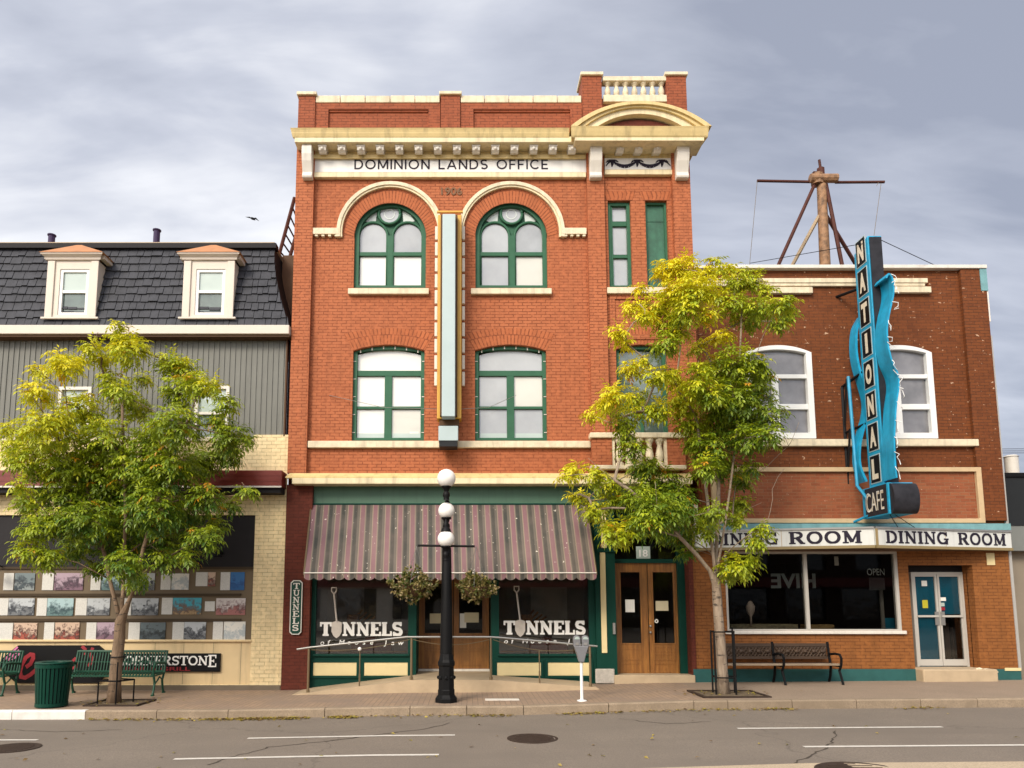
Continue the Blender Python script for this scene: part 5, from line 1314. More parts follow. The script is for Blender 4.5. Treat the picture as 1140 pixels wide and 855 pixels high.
MB().lathe([(.02, wg[2]+.1), (.025, wg[2]+.3), (.09, wg[2]+.42), (.10, wg[2]+.52), (.05, wg[2]+.62), (.01, wg[2]+.65)], fx(836, 690, .2), .2, 10).build('dried_ornament', paint('dim beige ornament', (.3,.24,.2), .7), rb, smooth=True)
# glazed double door
x0, x1, z0, z1 = prect(1016.5, 1079, 637, 742, YDr); x1 = min(x1, dg[1]-.01)
fx0, fx1 = x0, x1
df = MB().ring([(x0,z0),(x1,z0),(x1,z1),(x0,z1)], [(x0+.045,z0+.001),(x1-.045,z0+.001),(x1-.045,z1-.05),(x0+.045,z1-.05)], YDr-.04, YDr+.06).build('door_frame', M['alu'], rb)
MB().box(dg[0], dg[1], YDr-.02, YDr+.1, z1+.001, dg[3]-.001).build('door_head', M['tar'], rb)
MB().box(x1+.001, dg[1]-.001, YDr-.02, YDr+.1, z0, z1).build('door_side', M['brick_ochre'], rb)
xm = (x0+x1)/2
for a, b, mt in ((x0+.046, xm-.006, 1), (xm+.006, x1-.046, 0)):
    t = .045
    d = MB().ring([(a,z0+.02),(b,z0+.02),(b,z1-.052),(a,z1-.052)], [(a+t,z0+.16),(b-t,z0+.16),(b-t,z1-.10),(a+t,z1-.10)], YDr-.03, YDr+.03).build('glass_door', M['alu'], rb)
    MB().box(a+t, b-t, YDr-.002, YDr+.006, z0+.161, z1-.101).build('pane', M['glass_dark'], d)
    zb_ = z0+(z1-z0)*.53
    MB().box(a+t-.01, b-t+.01, YDr-.07, YDr-.035, zb_-.022, zb_+.022).build('push_bar', M['alu'], d)
    s = xm-.11 if mt else xm+.02
    MB().box(s, s+.09, YDr-.045, YDr-.031, zb_-.2, zb_+.1).build('lock_plate', M['steel'], d)
    if mt:
        MB().pbox(1026, 1032, 646.5, 652.5, YDr-.006, YDr-.003).build('door_sticker', M['paper'], d); MB().pbox(1027, 1033, 668, 677, YDr-.006, YDr-.003).build('door_sticker', paint('yellow sticker', (.45,.40,.02), .5), d)
    else:
        for p, q, r_, s_, c_ in ((1046,1053,665,669,'paper'),(1046,1051.5,671,675,'pane_sky'),(1046,1052,676,679.5,'ink_red')): MB().pbox(p, q, r_, s_, YDr-.006, YDr-.003).build('door_sticker', M[c_], d)
MB().box(x0+.05, xm, YDr+.012, YDr+.03, z0, z1).build('blue_partition', M['blue_door'], rb); MB().box(xm+.001, x1-.05, YDr+.012, YDr+.03, z0+(z1-z0)*.55, z1).build('blue_partition', M['blue_door'], rb)
mb = MB()
for k in range(4): mb.box(xm+.1+.17*k, xm+.2+.17*k, YDr+.5, YDr+.56, z0, z0+1.15-.1*k)
mb.build('leaning_boards', M['wood_dark'], rb)
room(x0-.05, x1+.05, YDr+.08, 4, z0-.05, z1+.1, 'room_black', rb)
MB().pbox(1088, 1092, 671, 676.5, .1, .2).build('mail_slot', M['black'], rb)
MB().box(dg[0]-.02, dg[1]+.16, YG-.30, YDr, -.1, z0-.004).build('door_step', M['concrete'], rb, bevel=.03)
mb = MB()
for k in range(7): mb.ball((dg[1]-.25+.08*k, YG-.22+random.uniform(-.05,.1), z0+.0-.012*k), .045+random.uniform(-.015,.02), 5, .7)
mb.build('broken_mortar', M['stone'], rb)
MB().pbox(1098.5, 1107.5, 615.5, 629, YG-.012, YG-.0005).build('plaster_patch', M['panel_cream'], rb)

# bowed canopy sign in two halves
def fascia_sign(xa, ya, xb, yb_, zb_, zt_, lab, txt, t0, t1):
    t = thing('dining_sign', lab, 'sign', ((xa+xb)/2, (ya+yb_)/2, zb_), 'white fascia signs over the dining room')
    dx, dy = xb-xa, yb_-ya; l = math.hypot(dx, dy); ux, uy = dx/l, dy/l; nx_, ny_ = uy, -ux
    mp = lambda u, v, d: (xa+ux*u+nx_*d, ya+uy*u+ny_*d, v)
    def slabx(u0, u1, v0, v1, d0, d1):
        mb = MB(); vs = [mp(u, v, d) for u in (u0, u1) for v in (v0, v1) for d in (d0, d1)]
        return mb.add(vs, [(0,1,3,2),(4,6,7,5),(0,4,5,1),(2,3,7,6),(0,2,6,4),(1,5,7,3)])
    slabx(0, l-.02, zb_+.03, zt_-.02, -.14, .0).build('panel', M['opal'], t)
    slabx(0, l-.02, zt_-.0195, zt_+.02, -.15, .03).build('top_edge', M['steel'], t); slabx(0, l-.02, zb_-.03, zb_+.0295, -.15, .03).build('bottom_edge', paint('tarnished edge trim', (.24,.18,.08), .5), t)
    slabx(0, .04, zb_+.031, zt_-.021, .001, .03).build('end_trim', paint('tarnished end trim', (.30,.22,.10), .5), t)
    for k in (.5,): slabx(l*k-.006, l*k+.006, zb_+.03, zt_-.02, .0005, .002).build('panel_joint', M['concrete'], t)
    mb = MB(); a, b = txt
    put_slab(mb, a, mp, l*t0[0], l*t0[1], zb_+.075, zt_-.055, wt=1.2); mb.build('lettering', M['ink'], t); mb = MB(); put_slab(mb, b, mp, l*t1[0], l*t1[1], zb_+.075, zt_-.055, wt=1.2); mb.build('lettering', M['ink'], t)
    return t
zsb, zst = fz(611.5, YR-.18), fz(591.5, YR-.18)
xA, xM, xB = fx(771, 605, -.15), fx(974.5, 598, -1.0), RX1+.03
fascia_sign(xA, -.17, xM-.005, -1.0, zsb, zst, 'white dining room sign half crossing behind the right tree trunk', ('DINING', 'ROOM'), (.10, .48), (.54, .93))
fascia_sign(xM+.005, -1.0, xB, -.17, zsb, zst, 'white dining room sign half above the glass double doors', ('DINING', 'ROOM'), (.07, .52), (.59, .95))
cs = thing('sign_canopy', 'shallow brown bowed soffit carrying the dining room signs', 'canopy', (8, -.3, zsb))
mb = MB(); mb.add([(xA,YG-.002,zsb-.035),(xA,-.02-.14,zsb-.035),(xM,-.86,zsb-.035),(xB,-.16,zsb-.035),(xB,YG-.002,zsb-.035)] + [(xA,YG-.002,zsb+.02),(xA,-.16,zsb+.02),(xM,-.86,zsb+.02),(xB,-.16,zsb+.02),(xB,YG-.002,zsb+.02)],
   [(0,1,2,3,4),(9,8,7,6,5),(0,5,6,1),(1,6,7,2),(2,7,8,3),(3,8,9,4),(4,9,5,0)]); mb.build('soffit', M['brown'], cs)
mb = MB(); mb.add([(xA,YG-.002,zst),(xA,-.16,zst),(xM,-.86,zst),(xB,-.16,zst),(xB,YG-.002,zst),(xA,YG-.002,zst+.03),(xM,YG-.002,zst+.05),(xB,YG-.002,zst+.03)], [(0,1,2,3,4),(1,6,2),(2,6,3)]); mb.build('canopy_top', M['teal_pale'], cs)

# projecting cafe sign
XS_, YN, YFa = 8.86, -1.08, -.52
cf = thing('projecting_sign', 'tall bright blue vertical neon sign hung off the red brick wall', 'sign', (XS_, -.5, fz(560, -1)))
def sx(px, py, Y): return fx(px, py, Y)
XS_ = sx(971.5, 350, YN); W_ = .31
zt_n, zt_f, zb_n = fz(262.5, YN), fz(262.5, YN)-.16, fz(541, YN)
# body: blue faces with a slanting top
MB().prism_x([(YN, zb_n), (YN, zt_n), (YFa, zt_f), (YFa, zb_n)], XS_, XS_+W_).build('blade', M['sign_blue'], cf, bevel=.01)
MB().box(XS_+.03, XS_+W_-.02, YN-.03, YN-.0005, zb_n, zt_n-.04).build('blade_edge', M['sign_dark'], cf)
tops = [277, 313, 349, 385, 421, 455, 490, 524]
zz0 = fz(281, -.8); step = (fz(522, -.8)-zz0)/7
mpL = lambda u, v, d: (XS_-d, YFa+(YN-YFa)*u, v)
for k, ch in enumerate('NATIONAL'):
    zc0_ = zz0+step*k; h = abs(step)*.40
    def rr(g, hh): return [(YFa+(YN-YFa)*(.5-g), zc0_-hh), (YFa+(YN-YFa)*(.5+g), zc0_-hh), (YFa+(YN-YFa)*(.5+g), zc0_+hh), (YFa+(YN-YFa)*(.5-g), zc0_+hh)]
    tl = MB().prism_x(rr(.345, h+.03), XS_-.008, XS_-.0005).build('letter_border', M['pale_blue'], cf)
    MB().prism_x(rr(.305, h+.008), XS_-.014, XS_-.0085).build('letter_tile', M['black'], tl)
    mb = MB(); put_text(mb, ch, lambda u, v, d: mpL(u, v, d), .5-(.21 if ch != 'I' else .09), .5+(.21 if ch != 'I' else .09), zc0_-h*.80, zc0_+h*.80, bold=.055, th=.017); mb.build('letter', M['sign_cream'], tl)
def ribbon(pts, y0, y1, th, mat, name, yy=None):
    yy = YN if yy is None else yy
    P_ = [(sx(a, b, yy), fz(b, yy)) for a, b in pts]
    # smooth the outline
    Q = []
    for i in range(len(P_)-1):
        p0_ = P_[max(0, i-1)]; p1_ = P_[i]; p2 = P_[i+1]; p3 = P_[min(len(P_)-1, i+2)]
        for s in range(6):
            t = s/6; f = lambda a, b, c, d: .5*((2*b)+(-a+c)*t+(2*a-5*b+4*c-d)*t*t+(-a+3*b-3*c+d)*t**3)
            Q.append((f(p0_[0],p1_[0],p2[0],p3[0]), f(p0_[1],p1_[1],p2[1],p3[1])))
    Q.append(P_[-1]); n = len(Q); O = []; I = []
    for i, (x, z) in enumerate(Q):
        a, b = Q[max(0, i-1)], Q[min(n-1, i+1)]; dx, dz = b[0]-a[0], b[1]-a[1]; l = math.hypot(dx, dz) or 1
        O.append((x-dz/l*th/2, z+dx/l*th/2)); I.append((x+dz/l*th/2, z-dx/l*th/2))
    vs = [(x,y0,z) for x,z in O]+[(x,y0,z) for x,z in I]+[(x,y1,z) for x,z in O]+[(x,y1,z) for x,z in I]; fs = []
    for i in range(n-1): fs += [(i,i+1,i+1+n,i+n),(i+2*n,i+3*n,i+1+3*n,i+1+2*n),(i,i+2*n,i+1+2*n,i+1),(i+n,i+1+n,i+1+3*n,i+3*n)]
    fs += [(0,n,3*n,2*n),(n-1,3*n-1,4*n-1,2*n-1)]
    return MB().add(vs, fs).build(name, M[mat], cf)
ribbon([(973,320),(976,315.5),(980,321),(981,336),(976.5,357),(974,374),(975,392),(979,409),(985,423),(986.5,436),(984,454),(982.6,472),(981.5,498),(982.5,522),(984,536)], YN-.46, YN-.031, .035, 'sign_blue', 'wave_ribbon')
ribbon([(962,350),(955,364),(953.5,385),(956,405),(962,425),(967,445),(966,462),(961,480),(957.5,498),(958,518),(965,536)], YFa+.002, YFa+.26, .05, 'sign_blue', 'wave_ribbon', YFa)
# glass tubing hooks on the ribbon edge
mb = MB(); rn = random.Random(5)
for k in range(13):
    px, py = [(978,316),(981,328),(979,346),(975,366),(974,384),(979,409),(985,424),(986,438),(984,454),(982,474),(981,492),(981,508),(982,524)][k]
    x, z = sx(px, py, YN), fz(py, YN); pts = [(x, YN-.47, z)]
    for j in range(5): pts.append((x+rn.uniform(-.02,.10), YN-.47-rn.uniform(.0,.06), z-.07*(j+1)*rn.uniform(.4,1)))
    mb.tube(pts, .0075, 5)
mb.build('glass_tubing', M['white'], cf)
# lower box with rounded head
zb0_, zb1_ = fz(572, -1.3), fz(538, -1.3)
XB_ = XS_-.06; yA, yB = -.32, -1.42
MB().box(XB_, XB_+.52, yB+.12, yA, zb0_, zb1_+.02).build('lower_box', M['sign_blue'], cf, bevel=.01)
MB().prism_x([(yA-.12, zb0_+.03), (yB+.18, zb0_+.03), (yB+.18, zb1_-.0), (yA-.12, zb1_-.0)], XB_-.008, XB_-.0005).build('lower_face', M['sign_dark'], cf)
cz = (zb0_+zb1_)/2
mb = MB(); rr_ = []
for i in range(13): t = R(90+180*i/12); rr_.append((yB+.12+.16*math.cos(t), cz+(zb1_-zb0_)/2*math.sin(t)))
mb.prism_x(rr_, XB_+.03, XB_+.55).build('rounded_head', M['sign_dark'], cf, smooth=2)
mb = MB(); mpB = lambda u, v, d: (XB_-.009-d, yA-.14+(yB+.22-yA+.14)*u, v)
put_text(mb, 'CAFE', mpB, .06, .94, zb0_+.12, zb1_-.12, bold=-.0, th=.010); mb.build('lower_letter', M['sign_cream'], cf)
mb = MB(); put_text(mb, 'CAFE', lambda u, v, d: (XB_-.02-d, yA-.14+(yB+.22-yA+.14)*u, v+.015), .04, .96, zb0_+.10, zb1_-.12, bold=-.03, th=.010); mb.build('lower_letter_tube', M['white'], cf)
# wall bracket
mb = MB(); xb_ = XS_-.20
zt_b, zb_b = fz(417, -.4), fz(536, -.4)
for p, q, r_ in (((xb_, -.001, zt_b-.18), (XS_+.02, -.53, zt_b+.02), .035), ((xb_, -.02, zt_b-.18), (xb_, -.02, zb_b), .04), ((xb_, -.25, zt_b-.05), (xb_, -.02, zt_b-1.2), .022), ((xb_, -.02, zt_b-1.25), (XS_+.02, -.53, zt_b-1.15), .03), ((xb_, -.25, zt_b-1.2), (xb_, -.03, zb_b+.1), .022)): mb.tube([p, q], r_, 6)
mb.build('wall_bracket', M['black'], cf)
MB().tube([(xb_, -.32, zt_b-.02), (xb_, -.40, zb_b-.1), (XS_+.0, -.5, fz(560, -.4))], .035, 6).tube([(xb_, -.001, fz(583, 0)-.0), (XS_+.02, -.7, fz(570, -.7))], .03, 6).build('blue_strut', M['sign_blue'], cf)
MB().tube([(xb_, -.001, fz(331, 0)), (XS_+.05, -.53, fz(322, -.5))], .035, 6).build('upper_strut', M['black'], cf)
mb = MB()
for p, q in (((XS_+.2, YN, zt_n-.05), (fx(1062, 296, 0), .2, ZRT+.07)), ((XS_, YN+.1, zt_n-.12), (fx(835, 293, 3), 3, fz(293, 3))), ((xb_+.2, -1.2, zb0_), (fx(985, 592, 0), -.5, zst+.06)), ((xb_+.3, -1.2, zb0_), (fx(1010, 588, 0), -.3, zst+.06))): mb.tube([p, q], .008, 5)
mb.build('stay_wire', M['black'], cf)

# old sign mast on the roof
mt = thing('roof_mast', 'rusty braced steel mast with crossarms on the roof of the red brick building', 'mast', (fx(915, 297, 2.5), 2.5, ZRT-.5))
ym = 2.5
def m3(px, py, dy=0): x, z = XZ(px, py, ym+dy); return (x, ym+dy, z)
zr = ZRT-.5
b_ = m3(916.5, 297); t_ = m3(914.5, 206)
MB().tube([(b_[0]+.02, ym, zr), (t_[0], ym, t_[2])], [.155, .12], 12).build('pole', M['rust_pole'], mt, smooth=2)
c_ = m3(914.5, 200); MB().tube([(c_[0]-.34, ym-.06, c_[2]), (c_[0]+.40, ym-.06, c_[2])], .12, 10).tube([(c_[0]-.12, ym, c_[2]-.15), (c_[0]-.12, ym, c_[2]+.15)], .16, 10).build('collar', M['rust_pole'], mt)
s0, s1 = m3(914, 196), m3(912, 178); MB().tube([s0, (s0[0], ym, s0[2]+.22)], .10, 8).tube([(s0[0], ym, s0[2]+.2), s1], .035, 6).box(s0[0]-.25, s0[0]-.12, ym-.1, ym+.1, s0[2]-.05, s0[2]+.08).build('spike', M['rust'], mt)
for a, b in (((906, 202.5), (843, 201.3)), ((930, 203), (984.5, 202.6))): MB().tube([m3(*a), m3(*b)], .042, 6).build('crossarm', M['rust'], mt)
for a, b, m_, dy in (((907, 205), (863, 303), 'rust', -.6), ((919.5, 205), (939, 303), 'rust', -.5), ((912, 240), (878, 303), 'concrete', .6), ((918, 237), (958, 303), 'rust', .7)):
    p, q = m3(*a), m3(*b, dy); MB().tube([p, (q[0], q[1], q[2])], .05, 6).build('brace', M[m_], mt)
mb = MB()
for a, b in (((843, 202), (834, 300)), ((981, 203), (973, 262)), ((978, 203), (976, 207))): mb.tube([m3(*a), m3(*b, -.4)], .007, 5)
mb.build('hanging_wire', M['base_grey'], mt)

# dark neighbour at the right edge
dbd = thing('dark_building', 'charcoal clad neighbour at the right edge beside the dining building', 'building', (14, .5, 0))
nx0, nx1, yy_ = RX1+.07, 24, .55
MB().box(nx0, nx1, yy_, 9, fz(585, yy_), fz(527, yy_)).build('clad_wall', M['charcoal'], dbd)
MB().box(nx0, nx1, yy_+.02, 9, fz(613, yy_), fz(585, yy_)-.001).build('grey_band', M['grey_wall'], dbd)
MB().box(nx0, nx1, yy_+.3, 9, -.5, fz(613, yy_)-.001).build('dark_front', M['room'], dbd)
MB().box(nx0, nx1, yy_+.001-.04, yy_+.0, fz(531, yy_), fz(526.5, yy_)).build('wall_cap', M['black'], dbd)
x, z = XZ(1126, 516, 1.4); MB().lathe([(.15, fz(535, 1.4)), (.15, fz(507, 1.4)-.04), (.17, fz(507, 1.4)-.04), (.12, fz(507, 1.4))], x, 1.4, 14).build('roof_vent', M['bone'], dbd, smooth=2)
mb = MB()
for k in range(3): mb.tube([(RX1+.5, 1.5, fz(500+k*2.2, 1.5)), (20, 1.5, fz(498+k*2.6, 1.5))], .006, 4)
mb.build('roof_wire', M['black'], dbd)

# ------------------------------------------------------------------ street furniture
# lamp post with three opal globes and a crossbar
lx, ly = fx(497, 720, -2.45), -2.45; lz = gz(lx)
lp = thing('street_lamp', 'black cast iron street lamp with three white globes and a crossbar', 'street lamp', (lx, ly, lz))
def zz(py): return fz(py, ly)
mb = MB()
def octo(z, r): return [(lx + r*math.cos(R(45*k+22.5)), ly + r*math.sin(R(45*k+22.5)), z) for k in range(8)]
lev = [(lz-.02,.215),(lz+.07,.215),(lz+.10,.19),(lz+.14,.165),(zz(768),.165),(zz(767),.155),(zz(742),.15),(zz(740),.168),(zz(737),.168),(zz(734),.145),(zz(728),.125)]
vs = []; fs = []
for z, r in lev: vs += octo(z, r)
for i in range(len(lev)-1):
    for k in range(8): a = 8*i+k; b = 8*i+(k+1) % 8; fs.append((a, b, b+8, a+8))
fs += [tuple(range(7,-1,-1)), tuple(range(8*len(lev)-8, 8*len(lev)))]
mb.add(vs, fs)
for k in range(8):
    t = R(45*k); r = .142; x, y = lx+r*math.cos(t), ly+r*math.sin(t)
    mb.ball((x, y, zz(754)), .035, 5)
mb.build('pedestal', M['black'], lp, bevel=.008)
MB().lathe([(.118, zz(728)), (.112, zz(700)), (.085, zz(612)), (.075, zz(608))], lx, ly, 16).build('shaft', M['black'], lp, smooth=2)
MB().tube([(lx-.55, ly, zz(607.3)), (lx+.53, ly, zz(608.2))], .022, 8).build('crossbar', M['black'], lp)
# upright carrying the globes one above the other, two of them on short arms
MB().lathe([(.03, zz(608)), (.028, zz(566)), (.05, zz(560)), (.05, zz(557)), (.03, zz(556))], lx, ly+.16, 10).build('upright', M['black'], lp)
def globe(py, r, dy, cap):
    x, z = XZ(497 if py < 590 else 496.5, py, ly+dy); rr = r
    MB().ball((x, ly+dy, z), rr, 14).build('globe', M['globe'], lp, smooth=True)
    z0 = z-rr
    MB().lathe([(.09, z0+.035), (.10, z0+.01), (.06, z0-.03), (.045, z0-.08), (.065, z0-.11), (.07, z0-.16), (.05, z0-.2), (.06, z0-.24)], x, ly+dy, 12).build('globe_holder', M['black'], lp, smooth=2)
    if cap: MB().lathe([(.10, z+rr-.035), (.085, z+rr+.03), (.05, z+rr+.07), (.055, z+rr+.12), (.03, z+rr+.17), (.008, z+rr+.22)], x, ly+dy, 12).build('globe_cap', M['black'], lp, smooth=2)
globe(532.5, .178, .0, False); globe(568.5, .158, .12, False); globe(600, .160, -.05, True)
mb = MB().tube([(lx, ly+.16, zz(556)), (lx, ly, zz(553))], .03, 8).tube([(lx, ly+.16, zz(586)), (lx, ly+.05, zz(588))], .03, 8)
mb.build('globe_arm', M['black'], lp)

# foliage helpers ---------------------------------------------------------------------------
def m_leaf(name):
    m, nt, bs, N, L = nmat(name); at = N('ShaderNodeVertexColor'); at.layer_name = 'tint'
    L(at.outputs[0], bs.inputs['Base Color']); bs.inputs['Roughness'].default_value = .45
    tl = N('ShaderNodeBsdfTranslucent'); hs = N('ShaderNodeHueSaturation'); hs.inputs['Value'].default_value = 1.15; L(at.outputs[0], hs.inputs['Color']); L(hs.outputs[0], tl.inputs[0])
    mx = N('ShaderNodeMixShader'); mx.inputs[0].default_value = .30; L(bs.outputs[0], mx.inputs[1]); L(tl.outputs[0], mx.inputs[2]); L(mx.outputs[0], nt.nodes['Material Output'].inputs[0]); return m
M['leaf'] = m_leaf('ash leaf'); M['basket_leaf'] = m_leaf('dry basket leaf')
def m_bark(name, c1, c2, c3):
    m, nt, bs, N, L = nmat(name); tc = N('ShaderNodeTexCoord'); o3 = tc.outputs['Object']
    c = mixc(nt, noise_fac(nt, o3, 6, 6, .35, .65, stretch=(2.2, 2.2, .5)), c1, c2)
    c = mixc(nt, noise_fac(nt, o3, 9, 4, .6, .66, stretch=(.6, .6, 2.4)), c, c3)
    L(c, bs.inputs['Base Color']); bs.inputs['Roughness'].default_value = .85; bump(nt, noise_fac(nt, o3, 16, 6, .2, .8, stretch=(2, 2, .6)), bs, .7, .02); return m
M['bark'] = m_bark('brown bark', (.24,.16,.10), (.13,.085,.05), (.05,.035,.025)); M['bark_pale'] = m_bark('pale bark', (.34,.265,.195), (.20,.145,.10), (.06,.045,.035))

def leaf_blade(mb, p, d, nrm, ln, wd, c):
    """one pointed leaflet folded a little along its midrib"""
    s = d.cross(nrm).normalized(); n = s.cross(d)
    b = len(mb.v); m = p + d*ln*.45
    mb.v += [tuple(p), tuple(m + s*wd*.5 + n*wd*.16), tuple(p + d*ln - n*ln*.12), tuple(m - s*wd*.5 + n*wd*.16), tuple(m)]
    mb.f += [(b, b+1, b+4), (b+4, b+1, b+2), (b, b+4, b+3), (b+4, b+2, b+3)]
    k = random.uniform(.86, 1.12); mb.tint += [tuple(x*k for x in c)]*5
def compound_leaf(mb, p, d, size, c):
    """ash leaf: a drooping stalk with three pairs of leaflets and a tip one"""
    up = Vector((0, 0, 1)); side = d.cross(up)
    side = side.normalized() if side.length > .05 else Vector((1, 0, 0))
    q = Vector(p); dd = d.normalized()
    for k in range(4):
        q = q + dd*size*.24; dd = (dd + Vector((0, 0, -.20))).normalized(); nr = side.cross(dd).normalized()
        if nr.z < 0: nr = -nr
        nr = (nr + Vector((random.gauss(0,.25), random.gauss(0,.25), 0))).normalized()
        if k < 3:
            for sg_ in (-1, 1):
                ld = (dd*.62 + side*sg_*.8 + Vector((0, 0, -.22 + random.gauss(0, .16)))).normalized()
                leaf_blade(mb, q, ld, nr, size*random.uniform(.40, .52), size*random.uniform(.14, .19), c)
        else: leaf_blade(mb, q, (dd + Vector((0, 0, -.2))).normalized(), nr, size*.52, size*.19, c)
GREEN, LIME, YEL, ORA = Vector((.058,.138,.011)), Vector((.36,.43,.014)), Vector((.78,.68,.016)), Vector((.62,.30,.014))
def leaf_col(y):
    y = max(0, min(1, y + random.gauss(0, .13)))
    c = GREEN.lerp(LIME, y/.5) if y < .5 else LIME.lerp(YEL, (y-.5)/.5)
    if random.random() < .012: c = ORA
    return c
def make_tree(name, label, Yt, base, trunk, clumps, dens, bark, r0, group='young street ash trees in turning leaf', lsize=.222, seed=1):
    rnd = random.Random(seed); random.seed(seed)
    bx = fx(base[0], base[1], Yt); bz = gz(bx)
    t = thing(name, label, 'tree', (bx, Yt, bz))
    nodes = []; par = []
    def P3(px, py, dy=0.0):
        x, z = XZ(px, py, Yt+dy); return Vector((x, Yt+dy, z))
    stems = {}
    for key, (pk, pts) in trunk.items():
        prev = stems[pk] if pk is not None else None
        for i, q in enumerate(pts):
            v = P3(*q)
            if key == 't' and i == 0: v.z = bz-.05
            nodes.append(v); par.append(prev); prev = len(nodes)-1
            stems[key] = prev
    n_trunk = len(nodes); ends = []; cents = []
    scale = FPX/(Yt+DIST)
    for (cx, cy, r, y) in clumps:
        dy = rnd.uniform(-1, 1)*(.25 + .035*min(40, 60-r)*.6)
        dy = max(-1.15, min(1.15, dy))
        cents.append((P3(cx, cy, dy), r/scale, y))
    order = sorted(range(len(cents)), key=lambda i: (cents[i][0]-nodes[n_trunk-1]).length)
    for i in order:
        c, r, y = cents[i]; best = None
        for k in range(2, len(nodes)):
            d = c-nodes[k]; hor = math.hypot(d.x, d.y)
            cost = d.length + (2.0*max(0, -d.z + .15*hor)) + (0 if k >= 2 else 5)
            if best is None or cost < best[0]: best = (cost, k)
        k = best[1]; a = nodes[k]; d = c-a; prev = k
        nseg = max(2, int(d.length/.28))
        pdir = (nodes[k]-nodes[par[k]]).normalized() if par[k] is not None else Vector((0,0,1))
        for s in range(1, nseg+1):
            u = s/nseg; q = a + d*u + pdir*(.28*d.length*u*(1-u)) + Vector((rnd.gauss(0,.022), rnd.gauss(0,.022), .12*d.length*u*(1-u)))
            nodes.append(q); par.append(prev); prev = len(nodes)-1
        ends.append(prev)
        for j in range(max(2, int(r*9)) if r > 0 else 0):        # twigs inside the clump
            e = c + Vector((rnd.gauss(0,.5), rnd.gauss(0,.5), rnd.gauss(.1,.45)))*r
            nodes.append(nodes[prev].lerp(e, .5) + Vector((0,0,.03))); par.append(prev); nodes.append(e); par.append(len(nodes)-2)
    w = [0.0]*len(nodes)
    kids = [0]*len(nodes)
    for i in range(len(nodes)-1, -1, -1):
        if kids[i] == 0: w[i] = 1.0
        if par[i] is not None: w[par[i]] += w[i]; kids[par[i]] += 1
    wm = max(w); rad = [max(.004, r0*(x/wm)**.60) for x in w]
    ht = trunk['t'][1]
    mb = MB()
    n_t = len(ht)
    for i in range(n_t, n_trunk): rad[i] = min(rad[i], .038)
    for i in range(n_trunk, len(nodes)): rad[i] = min(rad[i], .024)
    for i in range(n_t): rad[i] = r0*(1.25 if i == 0 else 1.06-.18*i/max(1, n_t-1))
    # chains
    child = {}
    for i, p in enumerate(par):
        if p is not None: child.setdefault(p, []).append(i)
    done = set()
    def chain(start, first):
        pts = [nodes[first], nodes[start]] if first is not None else [nodes[start]]
        rs = [min(rad[first], rad[start]*1.25), rad[start]] if first is not None else [rad[start]]
        cur = start
        while True:
            ch = child.get(cur, [])
            if not ch: break
            ch = sorted(ch, key=lambda q: -w[q])
            for o in ch[1:]: todo.append((o, cur))
            cur = ch[0]; pts.append(nodes[cur]); rs.append(rad[cur])
        mb.tube(pts, rs, 9 if rs[0] > .03 else (6 if rs[0] > .012 else 4))
    todo = [(0, None)]
    while todo: chain(*todo.pop())
    mb.build('trunk', M[bark], t, smooth=True)
    cr = MB(); cr.tint = []
    for c, r, y in cents:
        rp = r*scale; n = (int(dens*rp*rp) + 3) if r > 0 else 0
        for _ in range(n):
            v = Vector((rnd.gauss(0,1), rnd.gauss(0,1), rnd.gauss(0,1))).normalized()
            rr_ = r*(rnd.random()**.45)*1.02
            p = c + Vector((v.x, v.y, v.z*.86))*rr_
            out = Vector((v.x, v.y, v.z*.35)) + Vector((rnd.gauss(0,.35), rnd.gauss(0,.35), rnd.gauss(.05,.3)))
            if out.length < .1: out = Vector((1,0,0))
            out.normalize()
            sz = lsize*rnd.uniform(.75, 1.15)
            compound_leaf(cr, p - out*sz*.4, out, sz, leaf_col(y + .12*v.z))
    cr.build('crown', M['leaf'], t)
    return t
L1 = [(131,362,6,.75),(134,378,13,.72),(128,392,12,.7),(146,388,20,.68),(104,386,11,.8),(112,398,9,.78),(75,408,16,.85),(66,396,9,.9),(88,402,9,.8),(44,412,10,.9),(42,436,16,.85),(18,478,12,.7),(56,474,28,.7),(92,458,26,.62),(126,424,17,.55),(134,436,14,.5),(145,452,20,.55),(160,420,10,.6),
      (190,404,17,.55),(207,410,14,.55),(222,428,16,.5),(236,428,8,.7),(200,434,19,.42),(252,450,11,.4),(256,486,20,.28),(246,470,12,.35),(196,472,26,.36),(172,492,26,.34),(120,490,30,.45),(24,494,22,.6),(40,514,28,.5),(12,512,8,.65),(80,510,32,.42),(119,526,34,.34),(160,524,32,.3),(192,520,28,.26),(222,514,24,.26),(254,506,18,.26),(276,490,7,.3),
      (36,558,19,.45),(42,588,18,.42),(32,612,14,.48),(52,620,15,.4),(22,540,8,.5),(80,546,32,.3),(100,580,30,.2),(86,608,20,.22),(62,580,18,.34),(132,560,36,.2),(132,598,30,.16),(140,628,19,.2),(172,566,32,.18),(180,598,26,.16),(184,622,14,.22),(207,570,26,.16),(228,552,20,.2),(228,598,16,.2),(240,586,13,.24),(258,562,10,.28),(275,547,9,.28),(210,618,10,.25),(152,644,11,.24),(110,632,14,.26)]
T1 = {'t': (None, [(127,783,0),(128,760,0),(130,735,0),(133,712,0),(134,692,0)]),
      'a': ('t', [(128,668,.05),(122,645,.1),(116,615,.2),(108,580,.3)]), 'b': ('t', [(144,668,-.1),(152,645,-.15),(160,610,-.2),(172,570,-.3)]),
      'c': ('t', [(137,660,.15),(138,620,.1),(140,570,0),(138,510,-.1),(136,450,0)]), 'd': ('a', [(96,540,.25),(84,500,.1),(74,450,0)]), 'e': ('b', [(188,520,-.1),(198,470,.1)])}
